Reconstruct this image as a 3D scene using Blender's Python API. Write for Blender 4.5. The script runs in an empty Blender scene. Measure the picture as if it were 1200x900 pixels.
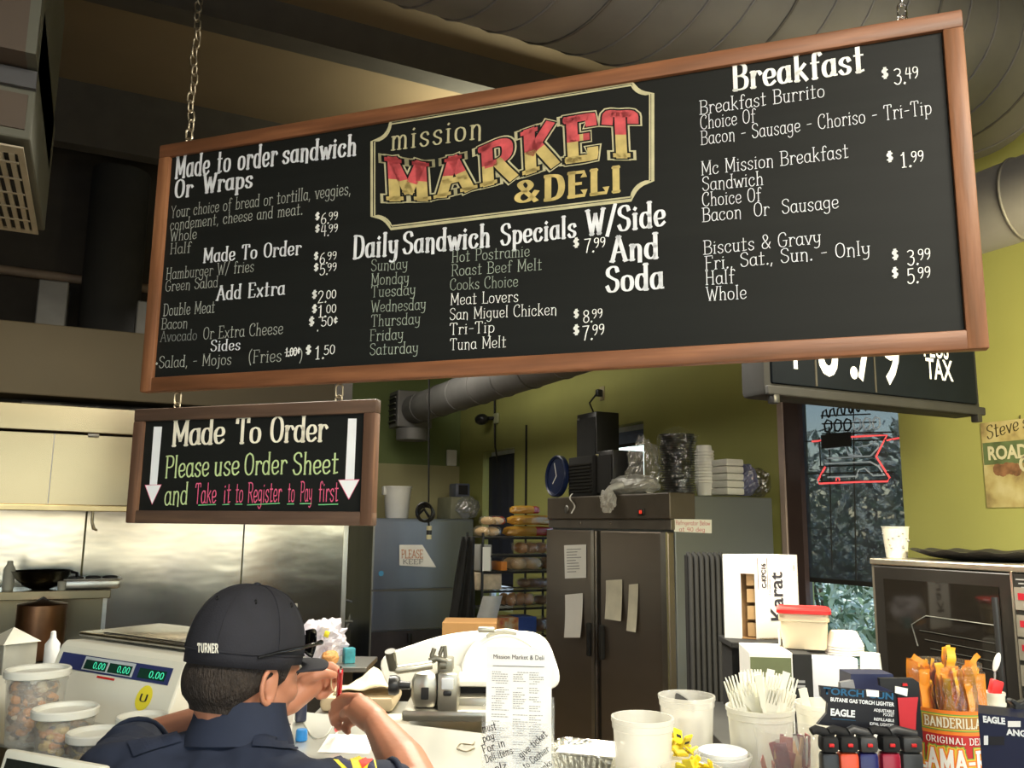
import bpy, bmesh, math, random
from mathutils import Vector, Matrix, noise as mnoise
random.seed(7)
SC = bpy.context.scene
COL = SC.collection
PI = math.pi

# ------------------------------------------------------------------ camera
EYE = 1.8
YAW = math.radians(26)
FOCAL = 1000.0                       # pixels on a 1200 wide frame
PITCH, ROLL = 0.1627, 0.0106
RV = Vector((math.cos(YAW), -math.sin(YAW), 0))      # to the right
FV = Vector((math.sin(YAW), math.cos(YAW), 0))       # straight ahead, level
UV = Vector((0, 0, 1))
CAMP = Vector((0, 0, EYE))
_f = FV * math.cos(PITCH) + UV * math.sin(PITCH)
_u = UV * math.cos(PITCH) - FV * math.sin(PITCH)
_r = RV * math.cos(ROLL) + _u * math.sin(ROLL)
_u2 = _u * math.cos(ROLL) - RV * math.sin(ROLL)
cd = bpy.data.cameras.new('camera')
cam = bpy.data.objects.new('camera', cd)
COL.objects.link(cam)
m = Matrix.Identity(4)
for i in range(3):
    m[i][0], m[i][1], m[i][2], m[i][3] = _r[i], _u2[i], -_f[i], CAMP[i]
cam.matrix_world = m
cd.sensor_fit = 'HORIZONTAL'; cd.sensor_width = 36.0
cd.lens = FOCAL * 36.0 / 1200.0
cd.clip_start = 0.05; cd.clip_end = 200
SC.camera = cam

# ------------------------------------------------------------------ exposure, world, lights
SC.view_settings.view_transform = 'Standard'
SC.view_settings.look = 'None'
SC.view_settings.gamma = 1.0
SC.view_settings.use_curve_mapping = False
SC.view_settings.exposure = 0.0

wd = bpy.data.worlds.new('world'); SC.world = wd; wd.use_nodes = True
nt = wd.node_tree; nt.nodes.clear()
sky = nt.nodes.new('ShaderNodeTexSky'); sky.sky_type = 'NISHITA'
sky.sun_elevation = math.radians(48); sky.sun_rotation = math.radians(250)
sky.sun_disc = False; sky.air_density = 1.2; sky.dust_density = 0.6
bg = nt.nodes.new('ShaderNodeBackground'); bg.inputs[1].default_value = 0.7
wo = nt.nodes.new('ShaderNodeOutputWorld')
nt.links.new(sky.outputs[0], bg.inputs[0]); nt.links.new(bg.outputs[0], wo.inputs[0])

def light(name, kind, loc, energy, color, size=(1, 1), look=None, rot=None, spread=None):
    l = bpy.data.lights.new(name, kind); l.energy = energy; l.color = color
    o = bpy.data.objects.new(name, l); COL.objects.link(o); o.location = loc
    if kind == 'AREA':
        l.shape = 'RECTANGLE'; l.size, l.size_y = size
        if spread: l.spread = spread
    if look is not None:
        o.rotation_euler = (Vector(look) - Vector(loc)).to_track_quat('-Z', 'Y').to_euler()
    if rot is not None: o.rotation_euler = rot
    return o

sun = light('sun', 'SUN', (0, 0, 10), 5.0, (1, .95, .86), look=(.9, 3.0, 6.8))
sun.data.angle = math.radians(1)
WARM = (1.0, .88, .62); NEUT = (1.0, .94, .80); COOL = (.80, .90, 1.0)
light('assumed_lamp_counter', 'AREA', (1.25, 3.15, 3.12), 100, NEUT, (1.4, .35), look=(.7, 2.1, 1.0), spread=math.radians(150))  # assumed lamp out of view behind the board, for the bright counter
light('assumed_lamp_right_counter', 'AREA', (1.9, 1.9, 2.9), 40, (1, .90, .66), (.8, .4), look=(1.95, 1.75, 1.2), spread=math.radians(125))  # another assumed unseen lamp, brightens the counter's right half
light('assumed_lamp_right_wall', 'AREA', (2.7, 1.2, 2.5), 42, (1, .86, .50), (.4, .4), look=(3.75, 2.8, 2.0))  # assumed lamp beyond the frame edge, added for the warm wall patch; no fixture
light('fill_kitchen', 'AREA', (-.6, 4.4, 2.95), 13, WARM, (.9, .3), look=(-.2, 6.3, .6))  # added unseen lamp lighting the hood and steel wall
light('fill_back_room', 'AREA', (1.6, 6.6, 3.6), 58, NEUT, (1.2, 1.2), look=(2.3, 7.2, 0))  # added unseen lamp over the back room, brightens the bread rack
light('fill_customer_side', 'AREA', (1.0, -.9, 3.9), 50, NEUT, (2.0, .8), look=(.8, 2.0, 1.9), spread=math.radians(110))  # added unseen lamp on the customers' side, lights the board front
light('assumed_daylight_left', 'AREA', (-4.2, -.6, 2.3), 22, COOL, (2.2, 2.2), look=(0, 2.6, 2.2))  # area light added indoors, stands in for assumed daylight from the left
light('fill_entrance_floor', 'AREA', (1.6, -2.2, 3.9), 110, (1, .84, .62), (1.6, 1.0), look=(1.6, -2.2, 0))  # added unseen lamp, warms the floor mirrored in the steel wall
light('assumed_uplight', 'AREA', (2.3, 5.15, 4.1), 30, (1, .95, .65), (.5, .2), look=(2.2, 5.1, 5.0))  # assumed uplight, unseen itself, for the bright ceiling patch

# ------------------------------------------------------------------ geometry on real distances
def ray(px, py):
    x = px - 600; y = py - 450
    return (_f * FOCAL + _r * x - _u2 * y)
def at(px, py, d):
    r = ray(px, py); return CAMP + r * (d / r.dot(FV))
def onX(px, py, X):
    r = ray(px, py); return CAMP + r * ((X - CAMP.x) / r.x)
def onY(px, py, Y):
    r = ray(px, py); return CAMP + r * ((Y - CAMP.y) / r.y)
def onZ(px, py, Z):
    r = ray(px, py); return CAMP + r * ((Z - CAMP.z) / r.z)
def W(a, d, z): return RV * a + FV * d + UV * z
def onPlane(px, py, O, N):
    r = ray(px, py); return CAMP + r * ((O - CAMP).dot(N) / r.dot(N))

# ------------------------------------------------------------------ materials
MAT = {}
def mat(name, col, rough=.6, metal=0., var=.12, scale=8., bump=0., emit=None, es=1., trans=0., alpha=1., stretch=None, coat=0., ior=1.45, spec=None, cols=None, bscale=None):
    if name in MAT: return MAT[name]
    m = bpy.data.materials.new(name); m.use_nodes = True
    n = m.node_tree.nodes; L = m.node_tree.links
    b = n['Principled BSDF']
    b.inputs['Roughness'].default_value = rough; b.inputs['Metallic'].default_value = metal
    b.inputs['IOR'].default_value = ior
    if trans: b.inputs['Transmission Weight'].default_value = trans
    if alpha < 1: b.inputs['Alpha'].default_value = alpha
    if coat: b.inputs['Coat Weight'].default_value = coat
    if spec is not None: b.inputs['Specular IOR Level'].default_value = spec
    tc = n.new('ShaderNodeTexCoord'); mp = n.new('ShaderNodeMapping')
    if stretch: mp.inputs['Scale'].default_value = stretch
    L.new(tc.outputs['Object'], mp.inputs[0])
    nz = n.new('ShaderNodeTexNoise'); nz.inputs['Scale'].default_value = scale; nz.inputs['Detail'].default_value = 5
    L.new(mp.outputs[0], nz.inputs[0])
    cr = n.new('ShaderNodeValToRGB'); L.new(nz.outputs[0], cr.inputs[0])
    c = Vector(col[:3])
    if cols:
        e = cr.color_ramp.elements
        while len(e) < len(cols): e.new(.5)
        for k, cc in enumerate(cols):
            e[k].position = .3 + .4 * k / (len(cols) - 1); e[k].color = (*cc, 1)
    else:
        cr.color_ramp.elements[0].position = .3; cr.color_ramp.elements[1].position = .7
        cr.color_ramp.elements[0].color = (*(c * (1 - var)), 1)
        cr.color_ramp.elements[1].color = (*[min(1, v) for v in c * (1 + var)], 1)
    L.new(cr.outputs[0], b.inputs['Base Color'])
    if bump:
        bp = n.new('ShaderNodeBump'); bp.inputs['Strength'].default_value = bump; bp.inputs['Distance'].default_value = .01
        if bscale:
            nz2 = n.new('ShaderNodeTexNoise'); nz2.inputs['Scale'].default_value = bscale; nz2.inputs['Detail'].default_value = 3
            L.new(mp.outputs[0], nz2.inputs[0]); L.new(nz2.outputs[0], bp.inputs['Height'])
        else: L.new(nz.outputs[0], bp.inputs['Height'])
        L.new(bp.outputs[0], b.inputs['Normal'])
    if emit:
        b.inputs['Emission Color'].default_value = (*emit, 1); b.inputs['Emission Strength'].default_value = es
    MAT[name] = m
    return m
def sheer(name, col, op=.35, rough=.15, gloss=.12):
    """thin clear or frosted film: part see-through, part glossy, part diffuse"""
    if name in MAT: return MAT[name]
    m = bpy.data.materials.new(name); m.use_nodes = True
    n = m.node_tree.nodes; L = m.node_tree.links; n.clear()
    out = n.new('ShaderNodeOutputMaterial'); tr = n.new('ShaderNodeBsdfTransparent')
    df = n.new('ShaderNodeBsdfDiffuse'); df.inputs[0].default_value = (*col, 1)
    tl = n.new('ShaderNodeBsdfTranslucent'); tl.inputs[0].default_value = (*col, 1)
    gl = n.new('ShaderNodeBsdfGlossy'); gl.inputs['Roughness'].default_value = rough
    m0 = n.new('ShaderNodeMixShader'); m0.inputs[0].default_value = .4
    m1 = n.new('ShaderNodeMixShader'); m1.inputs[0].default_value = op
    m2 = n.new('ShaderNodeMixShader'); m2.inputs[0].default_value = gloss
    nz = n.new('ShaderNodeTexNoise'); nz.inputs['Scale'].default_value = 30
    bp = n.new('ShaderNodeBump'); bp.inputs['Strength'].default_value = .3; bp.inputs['Distance'].default_value = .01
    L.new(nz.outputs[0], bp.inputs['Height']); L.new(bp.outputs[0], gl.inputs['Normal'])
    L.new(df.outputs[0], m0.inputs[1]); L.new(tl.outputs[0], m0.inputs[2])
    L.new(tr.outputs[0], m1.inputs[1]); L.new(m0.outputs[0], m1.inputs[2])
    L.new(m1.outputs[0], m2.inputs[1]); L.new(gl.outputs[0], m2.inputs[2])
    L.new(m2.outputs[0], out.inputs[0])
    MAT[name] = m
    return m
def wood(name, c0, c1, axis=0, scale=14., rough=.45):
    s = [9., 9., 9.]; s[axis] = .7
    return mat(name, c0, rough, scale=scale / 4, stretch=tuple(s), cols=[c0, c1, tuple(v * .45 for v in c0)], bump=.25)

steel = mat('brushed_steel', (.52, .51, .48), .34, 1., .10, 3., bump=.03, stretch=(.3, .3, 6))
steel_dark = mat('dull_steel', (.30, .29, .28), .42, 1., .10, 3.)
steel_wall = mat('sheet_steel', (.62, .61, .585), .16, 1., .05, 1.6, bump=.40, stretch=(1, 1, 2.2), bscale=1.3)
counter_m = mat('worktop_steel', (.50, .50, .45), .33, .75, .08, 2.)
black = mat('black_plastic', (.016, .016, .017), .35, var=.2)
blackm = mat('black_matte', (.012, .012, .012), .8, var=.2)
dark = mat('dark_paint', (.03, .027, .022), .7)
white = mat('white_plastic', (.80, .79, .74), .35, var=.03)
paper = mat('white_paper', (.85, .84, .80), .8, var=.02)
chrome = mat('chrome', (.75, .74, .72), .15, 1., .03)
grey = mat('grey_plastic', (.30, .30, .30), .5)
red = mat('red_plastic', (.62, .02, .02), .35, var=.05)
brass = mat('worn_zinc', (.36, .31, .22), .4, .9, .25, 40)

# ------------------------------------------------------------------ mesh builder
class MB:
    def __init__(s): s.v = []; s.f = []; s.m = []; s.cur = 0
    def add(s, vs, fs, mi=None):
        o = len(s.v); s.v += [Vector(v) for v in vs]
        for f in fs: s.f.append([i + o for i in f]); s.m.append(s.cur if mi is None else mi)
        return s
    def box(s, lo, hi, M=None, mi=None):
        x0, y0, z0 = lo; x1, y1, z1 = hi
        v = [Vector(p) for p in ((x0,y0,z0),(x1,y0,z0),(x1,y1,z0),(x0,y1,z0),(x0,y0,z1),(x1,y0,z1),(x1,y1,z1),(x0,y1,z1))]
        if M is not None: v = [M @ p for p in v]
        return s.add(v, [(0,3,2,1),(4,5,6,7),(0,1,5,4),(1,2,6,5),(2,3,7,6),(3,0,4,7)], mi)
    def rbox(s, lo, hi, r=.01, M=None, mi=None, seg=2):
        """box with rounded vertical edges and softly rounded top and bottom"""
        x0, y0, z0 = lo; x1, y1, z1 = hi
        r = min(r, (x1-x0)/2.01, (y1-y0)/2.01, (z1-z0)/2.01)
        rings = []
        def ring(z, ins):
            pts = []
            for cx, cy, a0 in ((x1-r, y1-r, 0), (x0+r, y1-r, PI/2), (x0+r, y0+r, PI), (x1-r, y0+r, 1.5*PI)):
                for k in range(seg + 1):
                    a = a0 + PI/2*k/seg
                    pts.append(Vector((cx + (r-ins)*math.cos(a), cy + (r-ins)*math.sin(a), z)))
            return pts
        for k in range(seg + 1):
            a = PI/2*k/seg
            rings.append(ring(z0 + r*(1-math.sin(a)), r*(1-math.cos(a))*.98))
        for k in range(seg, -1, -1):
            a = PI/2*k/seg
            rings.append(ring(z1 - r*(1-math.sin(a)), r*(1-math.cos(a))*.98))
        rings[0:seg+1] = rings[0:seg+1][::-1] if rings[0][0].z > rings[seg][0].z else rings[0:seg+1]
        rings.sort(key=lambda q: q[0].z)
        n = len(rings[0]); v = [p for q in rings for p in q]
        if M is not None: v = [M @ p for p in v]
        fs = []
        for i in range(len(rings) - 1):
            for j in range(n):
                fs.append((i*n+j, i*n+(j+1)%n, (i+1)*n+(j+1)%n, (i+1)*n+j))
        fs.append(tuple(range(n))[::-1]); fs.append(tuple((len(rings)-1)*n + j for j in range(n)))
        return s.add(v, fs, mi)
    def tube(s, pts, r, n=8, cap=True, mi=None, closed=False):
        pts = [Vector(p) for p in pts]; k = len(pts); rr = r if isinstance(r, (list, tuple)) else [r]*k
        v = []; up = None
        for i, p in enumerate(pts):
            if closed: t = (pts[(i+1)%k] - pts[i-1]).normalized()
            else: t = (pts[min(i+1, k-1)] - pts[max(i-1, 0)]).normalized()
            if up is None:
                up = Vector((0,0,1)) if abs(t.z) < .9 else Vector((1,0,0))
            a = t.cross(up)
            if a.length < 1e-6: a = t.cross(Vector((1,.3,0)))
            a.normalize(); b = a.cross(t).normalized(); up = b
            for j in range(n):
                an = 2*PI*j/n
                v.append(p + a*math.cos(an)*rr[i] + b*math.sin(an)*rr[i])
        fs = []
        for i in range(k if closed else k-1):
            i2 = (i+1) % k
            for j in range(n): fs.append((i*n+j, i*n+(j+1)%n, i2*n+(j+1)%n, i2*n+j))
        if cap and not closed:
            fs.append(tuple(range(n))[::-1]); fs.append(tuple((k-1)*n+j for j in range(n)))
        return s.add(v, fs, mi)
    def lathe(s, prof, n=24, M=None, mi=None, flute=0, fn=0):
        """prof: list of (radius, z)"""
        v = []
        for (r, z) in prof:
            for j in range(n):
                a = 2*PI*j/n
                q = r*(1 + flute*math.cos(fn*a)) if flute else r
                v.append(Vector((q*math.cos(a), q*math.sin(a), z)))
        if M is not None: v = [M @ p for p in v]
        fs = []
        for i in range(len(prof)-1):
            for j in range(n): fs.append((i*n+j, i*n+(j+1)%n, (i+1)*n+(j+1)%n, (i+1)*n+j))
        if prof[0][0] > 1e-5: fs.append(tuple(range(n))[::-1])
        if prof[-1][0] > 1e-5: fs.append(tuple((len(prof)-1)*n+j for j in range(n)))
        return s.add(v, fs, mi)
    def ball(s, c, r, n=12, M=None, mi=None):
        if not isinstance(r, (tuple, list)): r = (r, r, r)
        c = Vector(c); pr = []
        h = max(4, n//2); v = []; fs = []
        for i in range(h+1):
            t = PI*i/h
            for j in range(n):
                a = 2*PI*j/n
                p = Vector((r[0]*math.sin(t)*math.cos(a), r[1]*math.sin(t)*math.sin(a), -r[2]*math.cos(t)))
                v.append(c + (M @ p if M is not None else p))
        for i in range(h):
            for j in range(n): fs.append((i*n+j, i*n+(j+1)%n, (i+1)*n+(j+1)%n, (i+1)*n+j))
        return s.add(v, fs, mi)
    def prism(s, poly, depth, O, X, Y, mi=None):
        """poly in (x,y) of plane O,X,Y; extruded by depth along X cross Y"""
        O, X, Y = Vector(O), Vector(X), Vector(Y); N = X.cross(Y).normalized()
        n = len(poly)
        v = [O + X*x + Y*y for x, y in poly] + [O + X*x + Y*y + N*depth for x, y in poly]
        fs = [tuple(range(n))[::-1], tuple(range(n, 2*n))]
        fs += [(i, (i+1)%n, n+(i+1)%n, n+i) for i in range(n)]
        return s.add(v, fs, mi)
    def sheet(s, P, nu, nv, mi=None):
        """P(u,v)->point on a grid 0..1"""
        v = [Vector(P(i/nu, j/nv)) for j in range(nv+1) for i in range(nu+1)]
        fs = [(j*(nu+1)+i, j*(nu+1)+i+1, (j+1)*(nu+1)+i+1, (j+1)*(nu+1)+i) for j in range(nv) for i in range(nu)]
        return s.add(v, fs, mi)
    def xf(s, M):
        s.v = [M @ p for p in s.v]; return s
    def build(s, name, mats, parent=None, world=True, loc=None, smooth=0, bevel=0, norm=False):
        """vertices in world space unless world=False; smooth = angle in degrees"""
        if not isinstance(mats, (list, tuple)): mats = [mats]
        vs = s.v
        if world and parent is not None:
            inv = parent_mw(parent).inverted(); vs = [inv @ p for p in vs]
        base = Vector((0,0,0))
        if loc is not None and parent is None:
            base = Vector(loc); vs = [p - base for p in vs]
        elif parent is None and world:
            lo = Vector((min(p.x for p in vs), min(p.y for p in vs), min(p.z for p in vs)))
            hi = Vector((max(p.x for p in vs), max(p.y for p in vs), max(p.z for p in vs)))
            base = Vector(((lo.x+hi.x)/2, (lo.y+hi.y)/2, lo.z)); vs = [p - base for p in vs]
        me = bpy.data.meshes.new(name)
        me.from_pydata([tuple(p) for p in vs], [], s.f)
        for mm in mats: me.materials.append(mm)
        for p, mi in zip(me.polygons, s.m): p.material_index = min(mi, len(mats)-1)
        if norm or smooth:
            bm = bmesh.new(); bm.from_mesh(me)
            bmesh.ops.remove_doubles(bm, verts=bm.verts, dist=1e-6)
            bmesh.ops.recalc_face_normals(bm, faces=bm.faces)
            if smooth:
                ca = math.radians(smooth)
                for f in bm.faces: f.smooth = True
                for e in bm.edges:
                    if len(e.link_faces) == 2:
                        if e.calc_face_angle(0) > ca: e.smooth = False
                    else: e.smooth = True
            bm.to_mesh(me); bm.free()
        me.update()
        o = bpy.data.objects.new(name, me); COL.objects.link(o); o.location = base
        if parent is not None: o.parent = parent
        if bevel:
            b = o.modifiers.new('bevel', 'BEVEL'); b.width = bevel; b.segments = 2; b.limit_method = 'ANGLE'; b.angle_limit = math.radians(35)
        return o

def parent_mw(o):
    M = Matrix.Identity(4); q = o
    while q is not None:
        M = q.matrix_basis @ M; q = q.parent
    return M
def tag(o, label, cat, group=None, kind=None):
    o['label'] = label; o['category'] = cat
    if group: o['group'] = group
    if kind: o['kind'] = kind
    return o
def thing(name, label, cat, loc, rz=0., group=None):
    o = bpy.data.objects.new(name, None); COL.objects.link(o)
    o.empty_display_size = .05
    o.location = loc; o.rotation_euler = (0, 0, rz)
    return tag(o, label, cat, group)
def struct(o):
    o['kind'] = 'structure'; return o
def children(o): return [c for c in bpy.data.objects if c.parent == o]
def dup(o, loc=None, rz=None, label=None, parent=None, scale=None):
    c = o.copy(); COL.objects.link(c)
    if parent is not None: c.parent = parent
    for ch in children(o): dup(ch, parent=c)
    if loc is not None: c.location = loc
    if rz is not None: c.rotation_euler = (0, 0, rz)
    if scale: c.scale = scale
    if label: c['label'] = label
    return c
def F3(O, X, Z):
    """matrix from origin, x direction, z direction"""
    X = Vector(X).normalized(); Z = Vector(Z).normalized(); Y = Z.cross(X).normalized(); X = Y.cross(Z)
    M = Matrix.Identity(4)
    for i in range(3): M[i][0], M[i][1], M[i][2], M[i][3] = X[i], Y[i], Z[i], O[i]
    return M
def T(x, y, z): return Matrix.Translation((x, y, z))
def Rm(a, ax): return Matrix.Rotation(a, 4, ax)

# ------------------------------------------------------------------ lettering: a stroke alphabet on a 10 high grid
G = {
'A':(6.2,"0.4,0 3,10|3,10 5.8,0|1.2,3.6 5,3.6"),'B':(5.8,"1,0 1,10|~0,10 3.3,10 4.9,8.8 4.8,6.5 3.3,5.4 1,5.3|~1,5.3 3.6,5.2 5.3,3.9 5.2,1.2 3.6,0 0,0"),
'C':(5.6,"~4.4,7.6 5,8.8 4,10 2.2,9.8 .7,8 .3,5 .8,1.8 2.4,.1 4.2,.2 5.2,1.8"),'D':(6,"1,0 1,10|~0,10 2.8,10 4.8,8.8 5.5,5 4.8,1.4 2.8,0 0,0"),
'E':(5.4,"1,0 1,10|0,10 4.9,10 4.9,8.4|1,5.2 3.9,5.2|0,0 5,0 5,1.7"),'F':(5.2,"1,0 1,10|0,10 4.9,10 4.9,8.2|1,5.2 3.8,5.2"),
'G':(6,"~5,8 4.4,9.7 2.6,10 .9,8.4 .3,5 .9,1.4 2.6,0 4.6,.6 5.2,2.6 5.2,4.4|3.2,4.4 5.8,4.4"),
'H':(6.2,"1,0 1,10|5,0 5,10|1,5.2 5,5.2"),'I':(2.6,"1.2,0 1.2,10"),'J':(5,"~4,10 4,2.4 3,0 1.2,0 .4,1.8"),
'K':(6,"1,0 1,10|5,10 1.2,4.6|2.4,6 5.6,0"),'L':(5,"1,0 1,10|0,0 4.8,0 4.8,1.7"),'M':(7.6,"1,0 1,10|1,10 3.8,2|3.8,2 6.6,10|6.6,10 6.6,0"),
'N':(6.4,"1,0 1,10|1,10 5.2,0|5.2,0 5.2,10"),'O':(5.8,"~2.8,10 .9,8.6 .3,5 .9,1.4 2.8,0 4.7,1.4 5.3,5 4.7,8.6 2.8,10"),
'P':(5.4,"1,0 1,10|~0,10 3.4,10 5,8.8 4.9,6 3.4,4.8 1,4.8"),'R':(6,"1,0 1,10|~0,10 3.4,10 5,8.8 4.9,6.2 3.4,5.1 1,5.1|~3,5 4.4,2.4 5.8,0"),
'S':(5.2,"~4.6,8.2 4,9.7 2.3,10 .7,8.8 .7,6.8 2.4,5.4 4.3,4.2 4.6,1.9 3.2,.1 1.3,.2 .3,2"),'T':(5.8,"2.8,0 2.8,10|~.2,8.2 .6,10 2.8,10 5.2,10 5.4,8.4"),
'U':(6,"~1,10 1,3 1.8,.5 3.2,0 4.6,.8 5,3 5,10"),'V':(6,"0.4,10 3,0|3,0 5.6,10"),'W':(8,".4,10 2.3,0|2.3,0 4,8|4,8 5.7,0|5.7,0 7.6,10"),
'Y':(5.8,".4,10 2.9,5|5.4,10 2.9,5|2.9,5 2.9,0"),
'a':(4.8,"~3.9,4.6 3,6 1.5,5.9 .4,4.3 .4,1.6 1.4,.1 2.8,.3 3.9,1.9|~3.9,6 3.9,1.2 4.3,.2 5,.2"),'b':(5,"1,10 1,0|~1,4.4 2.4,6 4.1,5.2 4.6,3 4,.7 2.4,0 1,.9"),
'c':(4.4,"~3.2,4.2 3.9,5 3,6 1.4,5.8 .4,4 .5,1.6 1.6,0 3.1,.1 4.1,1.4"),'d':(5,"~4,4.6 2.8,6 1.2,5.8 .4,4 .5,1.4 1.8,0 3.2,.4 4,1.6|4,10 4,0"),
'e':(4.5,"~.6,2.9 3.2,3 4,4.2 3.4,5.8 1.9,6.1 .6,4.8 .4,2.6 1.1,.5 2.5,0 4.2,1.2"),'f':(3.6,"~3.9,8.9 3.1,10 1.9,9.4 1.6,7.5 1.6,4 1.6,0|.3,6 3.3,6"),
'g':(4.8,"~3.9,4.8 3,6 1.4,5.9 .4,4.4 .4,2.4 1.4,.9 2.8,1 3.9,2.2|~3.9,6 3.9,2 3.9,-1.2 3,-2.8 1.5,-3 .4,-2"),
'h':(5.1,"1,10 1,0|~1,4.4 2.3,6 3.5,5.8 4.1,4.4 4.1,2 4.1,0"),'i':(2.2,"1,6 1,0|.9,8 1.2,8.4"),'j':(2.6,"~1.5,6 1.5,0 1.1,-2.4 -.3,-2.8|1.4,8 1.7,8.4"),
'k':(4.9,"1,10 1,0|4,6 1.1,2.8|2,3.7 4.6,0"),'l':(2.2,"1,10 1,0"),'m':(7.4,"1,6 1,0|~1,4.4 2.1,6 3.1,5.8 3.7,4.4 3.7,0|~3.7,4.4 4.8,6 5.8,5.8 6.4,4.4 6.4,0"),
'n':(5.1,"1,6 1,0|~1,4.4 2.3,6 3.5,5.8 4.1,4.4 4.1,2 4.1,-.8"),'o':(4.8,"~2.3,6 .8,5.2 .4,3 .8,.8 2.3,0 3.8,.8 4.3,3 3.8,5.2 2.3,6"),
'p':(5,"1,6 1,-3|~1,4.4 2.4,6 4.1,5.2 4.6,3 4,.7 2.4,0 1,.9"),'r':(4,"1,6 1,0|~1,4 2,5.8 3.2,6 4,5"),'s':(4.1,"~3.6,4.9 3,6 1.7,6 .7,5 .8,3.9 2,3 3.3,2.2 3.5,1 2.6,0 1.3,0 .3,1.2"),
't':(3.8,"1.6,9 1.6,0|.2,6.3 3.4,6.3|~1.6,1 2,.1 3.4,.4"),'u':(5,"~.9,6 .9,2 1.4,.3 2.6,0 3.9,1.6|3.9,6 3.9,0"),'v':(4.4,".3,6 2.2,0|2.2,0 4.1,6"),
'w':(6.6,".3,6 1.8,0|1.8,0 3.3,5|3.3,5 4.8,0|4.8,0 6.3,6"),'x':(4.4,".4,6 4,0|4,6 .4,0"),'y':(4.8,"~.6,6 .8,2.6 1.6,1.2 2.8,1.2 3.9,2.6|~3.9,6 3.9,1 3.4,-2 2,-3 .6,-2.6"),
'z':(4.2,".4,6 3.8,6|3.8,6 .4,0|.4,0 4,0"),
'0':(5,"~2.4,9.6 .8,8 .4,4.8 .8,1.6 2.4,0 4,1.6 4.4,4.8 4,8 2.4,9.6"),'1':(3.6,"~.6,8 1.4,8.6 1.9,9.8|1.9,9.8 1.9,0|.9,0 2.9,0"),
'2':(5,"~.5,7.6 1,9.3 2.6,9.8 4,8.6 3.9,6.4 2,3 .4,0|.4,0 4.5,.2"),'3':(5,"~.5,9 2.2,9.8 4,8.8 3.9,6.6 2.2,5.4|~2.2,5.4 4,4.8 4.4,2.6 3.4,.4 1.8,0 .3,1.2"),
'4':(5.2,"~1.4,9.6 .6,6 .5,4.2|.5,4.2 4.8,4.2|3.6,9.6 3.6,0"),'5':(5,"4.2,9.6 1,9.6|1,9.6 .8,5.4|~.8,5.4 2.6,6 4.2,4.8 4.3,2 3,.2 1.3,0 .3,1.2"),
'6':(5,"~3.8,9.6 1.8,8.2 .6,5 .5,2 1.6,.1 3.2,.2 4.3,1.9 4,4.2 2.4,5.2 .8,4"),'7':(4.8,".4,9.6 4.4,9.6|~4.4,9.6 2.8,5 1.8,0"),
'8':(5,"~2.4,9.7 .8,8.6 .9,6.4 2.5,5.1 4.2,3.8 4.3,1.3 2.4,0 .6,1.3 .8,3.8 2.4,5.1 4,6.4 4,8.6 2.4,9.7"),'9':(5,"~4,7.2 2.8,5 1.2,5 .4,6.8 .9,9 2.4,9.7 3.9,8.8 4.2,6 3.6,2.4 2,0"),
'$':(4.6,"~4.1,7.6 2.9,8.8 1.1,8.2 .7,6.2 2.3,5 4,3.8 3.8,1.8 2.2,1 .5,2.2|2,10.2 2,-.2|2.8,10.2 2.8,-.2"),
'¢':(4,"~3.4,6.6 2.4,7.8 .9,7 .5,5 1.2,3.2 2.4,3.2 3.4,4|2,9 2,2"),'.':(1.8,".7,0 1,.5"),',':(1.9,"1,.6 .4,-1.6"),'-':(4.2,".6,4.2 3.6,4.4"),
'(':(3,"~2.4,11 .9,8 .7,3 2,-1.6"),')':(3,"~.4,11 1.9,8 2,3 .7,-1.6"),'/':(4,".2,-1.2 3.8,11"),' ':(3.2,""),'•':(3,"1.2,3.6 1.6,4.2"),
'&':(6,"~5.6,4.4 3.8,.8 1.8,0 .5,1.4 .9,3.6 3.2,5.6 4.1,7.8 3,9.8 1.5,9.2 1.5,7 5.4,.1"),"'":(1.6,".9,10 .7,8"),
}
def cat_rom(p, k=4):
    if len(p) < 3: return p
    q = [p[0]*2 - p[1]] + p + [p[-1]*2 - p[-2]]; out = []
    for i in range(1, len(q)-2):
        for j in range(k):
            t = j/k; a, b, c, d = q[i-1], q[i], q[i+1], q[i+2]
            out.append(.5*((2*b) + (c-a)*t + (2*a-5*b+4*c-d)*t*t + (3*b-a-3*c+d)*t*t*t))
    out.append(p[-1]); return out
def text_width(t, gap=.7): return sum(G[c][0] + gap for c in t) - gap
def strokes(t, gap=.7):
    x = 0
    for c in t:
        w, s = G[c]
        for st in s.split('|'):
            if not st: continue
            sm = st[0] == '~'
            pts = [Vector((float(a)+x, float(b))) for a, b in (q.split(',') for q in st.strip('~').split())]
            if sm: pts = cat_rom(pts)
            yield pts, sm, c
        x += w + gap
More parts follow.
